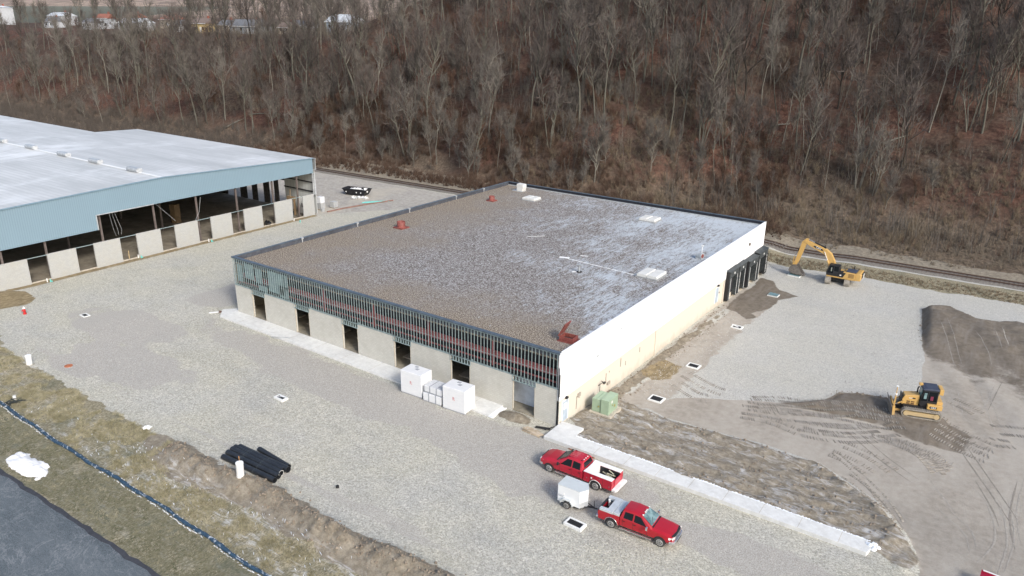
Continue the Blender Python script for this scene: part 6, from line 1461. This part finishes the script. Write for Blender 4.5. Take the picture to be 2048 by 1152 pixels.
    m = MB(); m.box(2.40, 2.52, .95, 1.1, 1.0, 1.9); m.cyl((2.46, 1.02, 1.9), (2.46, 1.02, 3.0), .04, n=8); mast = m.build('survey_mast', YEL, root)
    m = MB(); m.cyl((2.46, 1.02, 3.0), (2.46, 1.02, 3.08), .12, n=14); m.cyl((2.46, 1.02, 2.15), (2.46, 1.02, 2.25), .13, n=14); m.build('antenna_disc', WHITE, mast)
    m = MB(); m.tube([(2.42, 1.0, 2.3), (2.0, .8, 1.75), (1.6, .45, 1.9)], .02, 5); m.tube([(2.42, 1.0, 1.7), (2.1, .8, 1.35), (1.7, .45, 1.6)], .02, 5); m.build('hoses', MBLK, root)
dozer()
# ================================================================== TREES, BRUSH, HOUSES BEYOND
def bark(name, lo, hi):
    m = N(name); inf = m.n('ShaderNodeObjectInfo'); c = m.ramp(m.noise(1.7, 6, .75, stretch=(1, 1, .3)), [(.3, lo), (.7, hi)])
    c = m.mix(m.math('MULTIPLY', inf.outputs['Random'], .45), c, tuple(v*.55 for v in lo)); return m.out(c, .95, spec=.1)
BK_GREY = bark('grey_bark', (.085, .082, .067), (.21, .20, .165)); BK_PALE = bark('pale_bark', (.15, .143, .12), (.31, .295, .25)); BK_DARK = bark('dark_bark', (.04, .034, .03), (.10, .088, .075))
TWIG = bark('twig', (.075, .063, .057), (.175, .152, .137)); TWIG_L = bark('light_twig', (.11, .099, .088), (.23, .21, .185)); TWIG_R = bark('red_twig', (.075, .045, .034), (.17, .105, .075))
def tree_proto(seed, h, r0, fork, spread, n1, n2, n3, barkm, twigm, stems=1, lean=0.0, droop=0.0, tw=.024, tl=2.0):
    rd = random.Random(seed); tr = MB(); cr = MB(); TV = []; k = 0
    def rv(): return Vector((rd.gauss(0, 1), rd.gauss(0, 1), rd.gauss(0, 1)))
    def grow(p, d, L, r, segs, up, wob, mb, n, rend=.25):
        pts = [p.copy()]; rad = [r]; q = p.copy(); d = d.normalized()
        for i in range(segs):
            d = (d+rv()*wob+Vector((0, 0, up))).normalized(); q = q+d*(L/segs); pts.append(q.copy()); rad.append(r*(1-(1-rend)*(i+1)/segs))
        mb.tube(pts, rad, n, cap=False); return pts, rad
    def at(pts, t):
        f = t*(len(pts)-1); i = min(int(f), len(pts)-2); return pts[i].lerp(pts[i+1], f-i), (pts[i+1]-pts[i]).normalized()
    def twigs(pts, cnt, ln):
        for _ in range(int(cnt*.85)):
            b, d = at(pts, rd.uniform(.15, 1)); dd = (d*.7+rv()*.55+Vector((0, 0, .35-droop))).normalized(); s = rv().cross(dd).normalized()*tw; l = ln*rd.uniform(.5, 1.25)
            TV.append((b-s, b+s, b+dd*l))
            if rd.random() < .6:
                c = b+dd*l*.45; d2 = (dd+rv()*.5).normalized(); TV.append((c-s*.7, c+s*.7, c+d2*l*.6))
    for sN in range(stems):
        a = rd.uniform(0, 6.28); sp = (0 if stems == 1 else rd.uniform(.12, .32)); d0 = Vector((math.cos(a)*sp+lean, math.sin(a)*sp, 1)); hh = h*rd.uniform(.8, 1.0) if stems > 1 else h
        tp, trd = grow(Vector((math.cos(a)*.25*(stems > 1), math.sin(a)*.25*(stems > 1), -.6)), d0, hh, r0*(.78 if stems == 1 else .5), 10, .05, .055, tr, 7, .12)
        for i in range(n1//stems+1):
            t = fork+(1-fork)*((i+.5)/(n1//stems+1))**.85; b, d = at(tp, min(t, .985)); a = rd.uniform(0, 6.28); o = Vector((math.cos(a), math.sin(a), rd.uniform(.7, 1.9)))
            L1 = hh*spread*.9*(1.2-.65*t)*rd.uniform(.6, 1.3); rr = r0*(1-.8*t)*.6+.03
            p1, _ = grow(b, o, L1, rr, 5, .12-droop, .10, tr, 5, .25); twigs(p1[2:], max(2, n3//2), tl)
            for j in range(n2):
                b2, d2 = at(p1, rd.uniform(.25, .98)); o2 = (d2+rv()*.55+Vector((0, 0, .25-droop))); p2, _ = grow(b2, o2, L1*rd.uniform(.5, .85), rr*.45+.022, 4, .10-droop, .13, cr, 3, .3); twigs(p2, n3, tl)
        twigs(tp[6:], 10, tl)
    V = [p for t in TV for p in t]; cr.add(V, [(3*i, 3*i+1, 3*i+2) for i in range(len(TV))])
    root = bpy.data.objects.new('proto', None); COL.objects.link(root)
    tr.build('trunk', barkm, root, smooth=True); cr.build('crown', twigm, root, smooth=False); return root
PROT = [
 ('tall_tree', 'tall bare tree with straight grey trunk', tree_proto(1, 19, .30, .40, .30, 17, 6, 8, BK_GREY, TWIG)),
 ('tall_tree', 'tall bare tree with high forked crown', tree_proto(2, 22, .33, .52, .27, 16, 6, 8, BK_GREY, TWIG_L)),
 ('slender_tree', 'slender bare tree with pale grey trunk', tree_proto(3, 17, .17, .50, .20, 13, 5, 7, BK_PALE, TWIG_L)),
 ('forked_tree', 'bare tree splitting into several stems', tree_proto(4, 16, .30, .35, .26, 16, 5, 8, BK_GREY, TWIG, stems=3)),
 ('dark_tree', 'dark-trunked bare tree with crooked limbs', tree_proto(5, 16, .30, .32, .38, 14, 6, 8, BK_DARK, TWIG, lean=.10)),
 ('leaning_tree', 'leaning bare tree with thin trunk', tree_proto(6, 18, .20, .45, .24, 12, 5, 7, BK_GREY, TWIG_L, lean=.30)),
 ('small_tree', 'small bare tree with fine twigs', tree_proto(7, 9, .12, .22, .38, 15, 6, 9, BK_PALE, TWIG_L, tw=.022, tl=1.5)),
 ('small_tree', 'small rusty-twigged tree with low branches', tree_proto(8, 8, .10, .18, .40, 14, 6, 9, BK_GREY, TWIG_R, tw=.022, tl=1.5)),
 ('sapling_clump', 'clump of thin pale fanning saplings', tree_proto(9, 10, .09, .30, .18, 28, 3, 6, BK_PALE, TWIG_L, stems=9, tw=.02, tl=1.4)),
 ('tall_tree', 'very tall bare tree with dark limbs', tree_proto(10, 24, .36, .45, .30, 18, 6, 8, BK_GREY, TWIG)),
 ('pole_tree', 'thin pole-like tree with short branches', tree_proto(11, 15, .11, .55, .14, 8, 4, 6, BK_PALE, TWIG)),
]
def place_words(x, y, z):
    if x < -170: a = 'behind the white ribbed roof'
    elif x < -95: a = 'behind the blue gable end'
    elif x < -48: a = 'left of the gravel roof'
    elif x < -12: a = 'behind the gravel roof'
    elif x < 15: a = 'behind the excavator'
    else: a = 'at the far right'
    b = 'at the hill foot' if z < 5 else ('on the lower slope' if z < 13 else ('halfway up the slope' if z < 24 else 'high on the slope'))
    return b+' '+a
def project(x, y, z):
    d = np.array([x, y, z])-CAM; f = d@_fw; return 1024+F_PX*(d@_r2)/f, 576-F_PX*(d@_u2)/f, f
def plant():
    rd = random.Random(77); used = [False]*len(PROT); placed = []; count = 0; GRP = 'bare winter trees on the wooded hillside'
    def put(i, x, y, s, rz, lab=None):
        nonlocal count
        z = float(height(np.array([x]), np.array([y]))[0]); nm, ds, pr = PROT[i]
        if used[i]: o = copy_tree(pr)
        else: o = pr; used[i] = True
        o.name = nm; o.location = (x, y, z-.1); o.rotation_euler = (rd.gauss(0, .03), rd.gauss(0, .03), rz); o.scale = (s, s, s*rd.uniform(.92, 1.12))
        tag(o, lab or (ds+' '+place_words(x, y, z)), 'tree', GRP); count += 1; placed.append((x, y))
    # trees that stand out in the photograph : (px, py of the base, kind, scale, label)
    for px, py, i, s, lab in (
        (862, 340, 2, .62, 'small white-barked tree with two stems by the track left of the roof corner'),
        (936, 365, 6, 1.15, 'bushy pale small tree just beyond the far left corner of the gravel roof'),
        (818, 308, 5, .95, 'long thin leaning tree at the slope foot above the track'),
        (812, 312, 3, 1.15, 'big multi-stemmed grey tree at the slope foot above the track'),
        (977, 285, 1, .85, 'grey forked tree with pale broken upper limbs above the roof corner'),
        (1075, 215, 4, .95, 'dark crooked tree with a rusty broken limb mid slope'), (1125, 157, 9, .85, 'straight dark grey trunk high above the roof skylight'),
        (1190, 250, 0, 1.05, 'tall straight grey tree in the middle of the slope'), (1208, 258, 1, 1.0, 'tall grey tree standing close beside another straight trunk'),
        (1188, 372, 6, 1.5, 'large pale bushy tree rising right behind the roof edge'), (1300, 355, 6, 1.1, 'pale bushy tree behind the roof between two taller ones'),
        (1640, 232, 4, 1.0, 'thick dark-based tree standing out mid slope at the right'), (1728, 128, 1, 1.0, 'thick leaning pale trunk near the top right'),
        (1714, 380, 8, 1.45, 'wide clump of pale saplings left of centre on the right-hand bench'), (1745, 388, 8, 1.25, 'second clump of pale saplings beside the wide one'),
        (1770, 420, 6, .8, 'small bare tree in the scrub above the railway at the right'), (1428, 385, 10, .9, 'thin pole tree rising behind the roof east of centre'),
        (1458, 385, 10, .75, 'leaning thin pole tree behind the roof near its right corner'), (1522, 218, 2, 1.0, 'pale slender trunk on the slope above the white wall'),
        (2000, 330, 5, .7, 'leaning tree at the lower right of the slope'), (2035, 215, 0, .9, 'tall tree at the right edge of the picture'), (1985, 235, 2, .8, 'slender pale snag near the right edge'),
        (208, 262, 2, .75, 'white-barked slender tree just beyond the white roof'), (325, 258, 3, .9, 'forked grey tree rising over the back corner of the white roof'),
        (492, 262, 0, 1.0, 'tall trunk standing near the fallen logs behind the blue gable'), (508, 258, 9, .8, 'second tall trunk near the fallen logs behind the blue gable'),
        (548, 292, 2, .8, 'thin pale tree at the hill foot behind the blue gable'), (415, 252, 5, .8, 'leaning thin tree over the back of the white roof'),
        (25, 232, 10, 1.0, 'thin tree at the left edge beyond the white roof'), (367, 252, 1, .8, 'straight tree over the white roof ridge end')):
        # march along the ray to the hillside
        d = ray(px, py); t = 90.0; p = CAM.copy()
        while t < 520:
            p = CAM+t*d
            if p[1] > 77 and float(height(p[0:1], p[1:2])[0]) >= p[2]: break
            t += 1.0
        put(i, float(p[0]), float(p[1]), s, rd.uniform(0, 6.28) if i != 5 else -.4, lab)
    tries = 0; cand = []
    while len(cand) < 268 and tries < 90000:
        tries += 1
        x = rd.uniform(-300, 70); y = rd.uniform(83, 245)
        z = float(height(np.array([x]), np.array([y]))[0]); px, py, f = project(x, y, z+3)
        if not (-60 < px < 2110 and -90 < py): continue
        if x > -55 and y < 104 and rd.random() < .86: continue
        if x > 5 and y < 118 and rd.random() < .6: continue
        u, v = px, py
        if px < 640 and py > 318-.0*px: continue
        hole = float(fbm(np.array([x*.03]), np.array([y*.03]), 201)[0])
        if rd.random() > S(.25, .6, np.array(hole))+.35: continue
        # roughly even spacing in the picture and on the ground
        if any((x-a)**2+(y-b)**2 < (3.6+1.2*(f > 200))**2 for a, b in placed): continue
        if f > 210 and rd.random() < .25: continue
        if x < -185 and y > 122 and rd.random() < .6: continue
        placed.append((x, y)); cand.append((x, y, z))
    placed2 = placed; 
    for x, y, z in cand:
        foot = z < 6
        i = rd.choices(range(11), [1, 1, 3, 2, 1, 1.5, 6, 4, 1.5, .4, 4] if foot else [4, 4, 4, 3, 3, 3, 1.4, 1, .6, 3, 4])[0]
        s = rd.uniform(.75, 1.3)*(.75 if foot else 1)
        if i == 8 and not foot: s *= .8
        put(i, x, y, s, rd.uniform(0, 6.28) if i != 5 else rd.uniform(-2.6, -.5))
    print('trees', count)
plant()

def merge_brush(name, label, n, region, kinds, mat, seed, smin=1.0, smax=1.0, cat='brush', wd=.02, per=26, h0=1.2, h1=3.0, fan=.8):
    r = np.random.default_rng(seed); P = []
    while sum(map(len, P)) < n: P.append(region(r, n))
    P = np.concatenate(P)[:n]; z = height(P[:, 0], P[:, 1]); hs = r.uniform(h0, h1, n)
    base = np.repeat(np.stack([P[:, 0], P[:, 1], z-.1], -1), per, 0); H = np.repeat(hs, per); m = len(base)
    a = r.uniform(0, 2*np.pi, m); lean = r.uniform(0.05, fan, m); off = np.stack([np.cos(a), np.sin(a), np.zeros(m)], -1)
    b0 = base+off*(r.uniform(0, .35, m)*H*.3)[:, None]; L = H*r.uniform(.45, 1.1, m)
    mid = b0+off*(L*lean*.35)[:, None]+np.stack([np.zeros(m), np.zeros(m), L*.55], -1)+r.normal(0, .06, (m, 3))*H[:, None]
    tip = b0+off*(L*lean)[:, None]+np.stack([np.zeros(m), np.zeros(m), L], -1)+r.normal(0, .10, (m, 3))*H[:, None]
    g = r.uniform(0, 2*np.pi, m); sd = np.stack([np.cos(g), np.sin(g), np.zeros(m)], -1)*wd
    f1 = mid+r.normal(0, .22, (m, 3))*H[:, None]+np.array([0, 0, .18])*H[:, None]
    V = np.stack([b0-sd, b0+sd, mid+sd*.7, mid-sd*.7, tip, mid, mid+sd*.8, f1], 1).reshape(-1, 3)
    o8 = (np.arange(m)*8)[:, None]
    F = np.concatenate([o8+np.array([0, 1, 2]), o8+np.array([0, 2, 3]), o8+np.array([3, 2, 4]), o8+np.array([5, 6, 7])])
    tag(npmesh(name, V, F, mat, smooth=False), label, cat, kind='stuff')
def reg(x0, x1, y0, y1, thr=.3, sc=.06, seed=3, ex=None):
    def f(r, n):
        x = r.uniform(x0, x1, n*2); y = r.uniform(y0, y1, n*2); ty = 74+.04*(x+72); k = (fbm(x*sc, y*sc, seed) > thr) & (y > ty+3.6)
        if ex is not None: k &= ex(x, y)
        return np.stack([x, y], -1)[k]
    return f
BR_RED = bark('rusty_brush', (.075, .048, .036), (.19, .13, .095)); BR_TAN = bark('tan_brush', (.16, .125, .085), (.36, .295, .21)); BR_GREY = bark('grey_brush', (.06, .05, .043), (.16, .14, .12)); BR_DEAD = bark('bench_scrub', (.105, .087, .068), (.30, .255, .195))
merge_brush('foot_brush', 'rusty tangled brush at the foot of the hill behind the gravel roof', 2200, reg(-150, -5, 78, 106, .34, .07, 5), None, BR_RED, 11, per=30, h0=1.0, h1=3.2, wd=.02, fan=.9)
merge_brush('tan_brush', 'tan brush and tall dead stalks between the railway and the slope', 900, reg(-70, 45, 84, 118, .42, .08, 6), None, BR_TAN, 12, per=26, h0=1.0, h1=3.0, wd=.018, fan=.7)
merge_brush('bench_scrub', 'low grey-brown scrub covering the bench beyond the railway', 5200, reg(-45, 75, 80, 122, .30, .1, 7), None, BR_DEAD, 13, per=13, h0=.45, h1=1.25, wd=.022, fan=1.5)

def wood_filler(seed=31, total=430, kinds=(0, 1, 3, 4, 7, 9, 2), prob=(.2, .2, .14, .12, .12, .12, .10), low=False, nm='dense_wood', lab='dense mass of bare wood filling the hillside between the nearer trees', smin=.55, smax=1.15):
    rd = np.random.default_rng(seed); n = 16000
    x = rd.uniform(*((-150, 75) if low else (-400, 80)), n); y = rd.uniform(*((84, 125) if low else (86, 250)), n); z = height(x, y); keep = []
    foot = z < 5
    for i in range(n):
        px, py, f = project(x[i], y[i], z[i]+4)
        if not (-80 < px < 2130 and -140 < py): continue
        if low and x[i] > -10 and (y[i] < 108 or rd.random() < .75): continue
        if low and x[i] > -45 and y[i] < 98: continue
        if low: keep.append(i); continue
        if x[i] > -70 and y[i] < 106: continue
        if x[i] > 5 and y[i] < 122: continue
        if x[i] < -178 and y[i] > 138 and rd.random() < .88: continue
        if x[i] < -185 and y[i] > 118 and rd.random() < .6: continue
        if px < 640 and py > 330: continue
        keep.append(i)
    rd.shuffle(keep); keep = np.array(keep[:total]); P = np.stack([x[keep], y[keep], z[keep]-.2], -1)
    pick = rd.choice(len(kinds), len(P), p=prob)
    for q, k in enumerate(kinds):
        pts = P[pick == q]; me = bpy.data.meshes.new('wood_points'); me.from_pydata(pts.tolist(), [], []); o = bpy.data.objects.new(nm, me); COL.objects.link(o)
        tag(o, lab, 'woods', kind='stuff')
        ng = bpy.data.node_groups.new('scatter_trees', 'GeometryNodeTree'); ng.interface.new_socket('Geometry', in_out='INPUT', socket_type='NodeSocketGeometry'); ng.interface.new_socket('Geometry', in_out='OUTPUT', socket_type='NodeSocketGeometry')
        gi = ng.nodes.new('NodeGroupInput'); go = ng.nodes.new('NodeGroupOutput'); ip = ng.nodes.new('GeometryNodeInstanceOnPoints'); jn = ng.nodes.new('GeometryNodeJoinGeometry')
        for ch in PROT[k][2].children:
            oi = ng.nodes.new('GeometryNodeObjectInfo'); oi.inputs['Object'].default_value = ch; oi.transform_space = 'ORIGINAL'; ng.links.new(oi.outputs['Geometry'], jn.inputs[0])
        r1 = ng.nodes.new('FunctionNodeRandomValue'); r1.data_type = 'FLOAT_VECTOR'; r1.inputs[0].default_value = (-.06, -.06, 0); r1.inputs[1].default_value = (.06, .06, 6.28)
        r2 = ng.nodes.new('FunctionNodeRandomValue'); r2.data_type = 'FLOAT'; r2.inputs[2].default_value = smin; r2.inputs[3].default_value = smax; r2.inputs['Seed'].default_value = 4
        mp = ng.nodes.new('GeometryNodeMeshToPoints'); ng.links.new(gi.outputs[0], mp.inputs[0]); ng.links.new(mp.outputs[0], ip.inputs['Points']); ng.links.new(jn.outputs[0], ip.inputs['Instance'])
        ng.links.new(r1.outputs[0], ip.inputs['Rotation']); ng.links.new(r2.outputs[1], ip.inputs['Scale']); ng.links.new(ip.outputs[0], go.inputs[0])
        md = o.modifiers.new('scatter', 'NODES'); md.node_group = ng
wood_filler()
wood_filler(32, 300, (6, 7, 8, 10), (.35, .25, .15, .25), True, 'young_wood', 'thicket of small pale trees along the foot of the hill', .35, .85)
merge_brush('trackside_brush', 'low brown brush along the hill side of the railway', 1100, lambda r, n: (lambda x: np.stack([x, 74+.04*(x+72)+r.uniform(3.2, 9.5, n)], -1))(r.uniform(-140, -2, n)), None, BR_RED, 27, per=22, h0=.5, h1=1.8, wd=.022, fan=1.0)
merge_brush('thin_saplings', 'many thin upright saplings standing through the hillside wood', 3800, reg(-330, 80, 86, 215, .30, .05, 18), None, TWIG_L, 24, per=6, h0=3, h1=9, wd=.04, fan=.30)
merge_brush('left_scrub', 'brown scrub behind the far roof edge of the long shed', 1700, lambda r, n: np.stack([r.uniform(-340, -150, n), r.uniform(64, 88, n)], -1), None, BR_GREY, 25, per=24, h0=1.0, h1=4.0, wd=.025, fan=.8)
merge_brush('slope_undergrowth', 'thin grey undergrowth scattered through the hillside wood', 3600, reg(-330, 80, 92, 215, .30, .05, 8), None, BR_DEAD, 14, per=14, h0=1.5, h1=5.0, wd=.03, fan=.7)
merge_brush('slope_saplings', 'rusty saplings and leaves scattered through the hillside wood', 2400, reg(-330, 80, 88, 200, .42, .06, 9), None, BR_RED, 15, per=20, h0=1.2, h1=3.5, wd=.02, fan=.8)
merge_brush('trackside_grass', 'dry trackside grass between the gravel lot and the rails', 1500, lambda r, n: (lambda x: np.stack([x, 74+.04*(x+72)-r.uniform(4.6, 8.8, n), ], -1))(r.uniform(-2, 50, n)), None, BR_TAN, 16, cat='grass', per=12, h0=.2, h1=.55, wd=.02, fan=1.2)
# far wood: canopy of the woods beyond the first 300 trees
def far_woods():
    r = np.random.default_rng(5); n = 900; x = r.uniform(-560, 90, n); y = np.where(x < -140, r.uniform(140, 560, n), r.uniform(230, 330, n)); keep = ~((x < -165) & (y < 235) & (r.random(n) < .72)); x, y = x[keep], y[keep]; n = len(x)
    z = height(x, y); hs = r.uniform(9, 17, n); per = 90
    base = np.repeat(np.stack([x, y, z], -1), per, 0); H = np.repeat(hs, per); m = len(base); a = r.uniform(0, 2*np.pi, m); t = r.uniform(.35, .9, m)
    off = np.stack([np.cos(a), np.sin(a), np.zeros(m)], -1); b0 = base+np.stack([np.zeros(m), np.zeros(m), H*t*.9], -1)+off*(r.uniform(0, .14, m)*H)[:, None]
    tip = b0+off*(H*r.uniform(.05, .2, m))[:, None]+np.stack([np.zeros(m), np.zeros(m), H*r.uniform(.08, .22, m)], -1); g = r.uniform(0, 6.28, m); sd = np.stack([np.cos(g), np.sin(g), np.zeros(m)], -1)*.04
    V = np.stack([b0-sd, b0+sd, tip], 1).reshape(-1, 3); F = np.arange(3*m).reshape(-1, 3)
    tb = np.stack([x, y, z-.5], -1); tt = tb+np.stack([r.normal(0, .6, n), r.normal(0, .6, n), hs*.85], -1); s3 = np.array([.16, 0, 0]); s4 = np.array([-.08, .14, 0]); s5 = np.array([-.08, -.14, 0])
    V2 = np.stack([tb+s3, tb+s4, tb+s5, tt+s3*.2, tt+s4*.2, tt+s5*.2], 1).reshape(-1, 3); q = (np.arange(n)*6)[:, None]; k0 = len(V)
    F2 = np.concatenate([q+np.array(v) for v in ((0, 1, 4), (0, 4, 3), (1, 2, 5), (1, 5, 4), (2, 0, 3), (2, 3, 5))])+k0
    tag(npmesh('far_woods', np.concatenate([V, V2]), np.concatenate([F, F2]), TWIG, smooth=False), 'grey haze of far bare woods along the ridge and beyond the houses', 'woods', kind='stuff')
far_woods()
# fallen logs on the slope
for k, (px, py, l, a, lab) in enumerate(((520, 232, 9, .15, 'long mossy fallen trunk behind the blue gable'), (470, 250, 6, .6, 'pale fallen limb leaning downhill behind the blue gable'), (1040, 372, 7, -.5, 'pale fallen pole beside the far corner of the gravel roof'),
        (800, 340, 4, -.3, 'bleached fallen branch at the edge of the railway'), (545, 208, 5, .1, 'thin fallen pole higher on the slope'), (1560, 255, 4, .4, 'uprooted stump and limbs mid slope at the right'), (1790, 285, 5, .6, 'pale leaning deadwood above the sapling clump'), (700, 322, 4, -.1, 'bleached log lying along the track left of centre'))):
    d = ray(px, py); t = 90.0; p = CAM
    while t < 500:
        p = CAM+t*d
        if p[1] > 77 and float(height(p[0:1], p[1:2])[0]) >= p[2]: break
        t += .5
    c = Vector(p); u = Vector((math.cos(a), math.sin(a), 0)); e0 = c-u*l/2; e1 = c+u*l/2
    z0 = float(height(np.array([e0.x]), np.array([e0.y]))[0])+.3; z1 = float(height(np.array([e1.x]), np.array([e1.y]))[0])+.35
    m = MB(); A = Vector((e0.x-c.x, e0.y-c.y, z0-c.z)); B = Vector((e1.x-c.x, e1.y-c.y, z1-c.z)); m.tube([A, (A+B)/2+Vector((0, 0, .15)), B], [.2, .16, .08], 7); rd = random.Random(k)
    for q in range(5): b = A.lerp(B, rd.uniform(.4, .95)); m.tube([b, b+Vector((rd.uniform(-1, 1), rd.uniform(-1, 1), rd.uniform(.2, .9)))], [.06, .02], 4)
    single('fallen_log', lab, 'log', m, BK_PALE if k != 0 else BK_GREY, c)

# houses on the plateau
def house(px, YY, zoff, w_, dp, h, rz, wallc, roofc, label, gable=True, roofh=2.2, nm='house', garage=False):
    d = ray(px, 40); d = d/math.hypot(d[0], d[1]); dist = (YY-CAM[1])/d[1]; x = CAM[0]+d[0]*dist; y = CAM[1]+d[1]*dist; z = float(height(np.array([x]), np.array([y]))[0])+zoff
    o = thing(nm, label, 'house', (x, y, z), R(rz), 'houses on the hilltop')
    WM = MATS.get(wallc) or plain(wallc, HC[wallc], .8, var=.1, scale=.5); RM_ = MATS.get(roofc) or plain(roofc, HC[roofc], .8, var=.15, scale=.7)
    m = MB(); m.box(-w_/2, w_/2, -dp/2, dp/2, -2.5, h); wl = m.build('walls', WM, o)
    m = MB()
    if gable: m.prism([(-dp/2-.4, h), (dp/2+.4, h), (0, h+roofh)], 'x', -w_/2-.4, w_/2+.4)
    else:
        V = [(-w_/2-.4, -dp/2-.4, h), (w_/2+.4, -dp/2-.4, h), (w_/2+.4, dp/2+.4, h), (-w_/2-.4, dp/2+.4, h), (-w_/4, 0, h+roofh), (w_/4, 0, h+roofh)]
        m.add(V, [(0, 3, 2, 1), (0, 1, 5, 4), (1, 2, 5), (2, 3, 4, 5), (3, 0, 4)])
    rf = m.build('roof', RM_, o)
    m = MB(); m.box(w_*.2, w_*.2+.7, .2, .9, h+roofh*.4, h+roofh+1); m.build('chimney', MATS.get('brick_red') or plain('brick_red', HC['brick_red'], .9), rf)
    for k in range(max(2, int(w_/3.2))):
        xx = -w_/2+(k+.6)*w_/max(2, int(w_/3.2))
        m = MB(); m.box(xx-.5, xx+.5, -dp/2-.04, -dp/2+.02, 1.0, 2.2); m.build('window', GLASS, wl)
    m = MB(); m.box(w_*.1, w_*.1+.95, -dp/2-.05, -dp/2+.02, 0, 2.1); m.build('door', WHITE, wl)
    m = MB(); m.box(-w_/2-.3, w_/2+.3, -dp/2-.5, -dp/2-.38, h-.12, h+.05); m.build('eave_board', WHITE, rf)
HC = dict(siding_white=(.42, .44, .46), siding_yellow=(.55, .42, .20), siding_grey=(.30, .33, .36), siding_blue=(.36, .43, .50), siding_tan=(.42, .36, .28), shingle_grey=(.14, .15, .165), shingle_white=(.50, .54, .58), shingle_brown=(.17, .13, .11), brick_red=(.28, .09, .06), shingle_red=(.25, .10, .07))
house(272, 152, .2, 15, 9, 3.2, 8, 'siding_white', 'shingle_white', 'grey-roofed house with a white arched end among the hilltop trees')
house(365, 156, .2, 9, 8, 2.8, -10, 'siding_white', 'shingle_grey', 'small white house left of the yellow one')
house(408, 154, .2, 9, 8, 3.6, 12, 'siding_yellow', 'shingle_brown', 'yellow house with a brown roof on the hilltop')
house(455, 160, .3, 7, 6, 2.8, 0, 'siding_tan', 'shingle_grey', 'small tan house right of the yellow one')
house(500, 160, .3, 15, 9, 2.8, 14, 'siding_grey', 'shingle_grey', 'low grey house with pale roof edges on the hilltop', roofh=2.8)
house(600, 185, .3, 13, 9, 3.0, 5, 'siding_white', 'shingle_grey', 'white house half hidden by trees right of the grey one')
house(575, 165, .2, 6, 6, 2.5, 5, 'siding_tan', 'shingle_brown', 'small tan shed-like house behind bare twigs')
house(690, 172, 2.0, 13, 9, 3.2, 5, 'siding_blue', 'shingle_white', 'blue-grey house at the right end of the hilltop row', roofh=3)
house(183, 150, .2, 8, 7, 3.0, 0, 'siding_white', 'shingle_grey', 'white house behind dense twigs left of the arched-end house')
house(108, 152, .2, 8, 7, 3.0, 5, 'siding_white', 'shingle_grey', 'pale house at the far left of the hilltop row')
house(125, 190, 1, 16, 10, 4.5, 5, 'siding_white', 'shingle_white', 'long white two-storey block beyond the far left houses')
house(272, 185, 1, 9, 8, 4.5, 0, 'brick_red', 'shingle_red', 'red-roofed brick house behind the grey-roofed one')
house(212, 158, .5, 7, 6, 4.5, 20, 'siding_white', 'shingle_red', 'tall white house with a red roof among the left trees')
house(6, 165, 0, 11, 9, 10, 0, 'siding_white', 'shingle_white', 'tall white block at the upper left corner', gable=False, roofh=1)
house(345, 188, 1, 12, 8, 3.5, 0, 'siding_tan', 'shingle_red', 'tan house with a reddish roof behind the white ones')
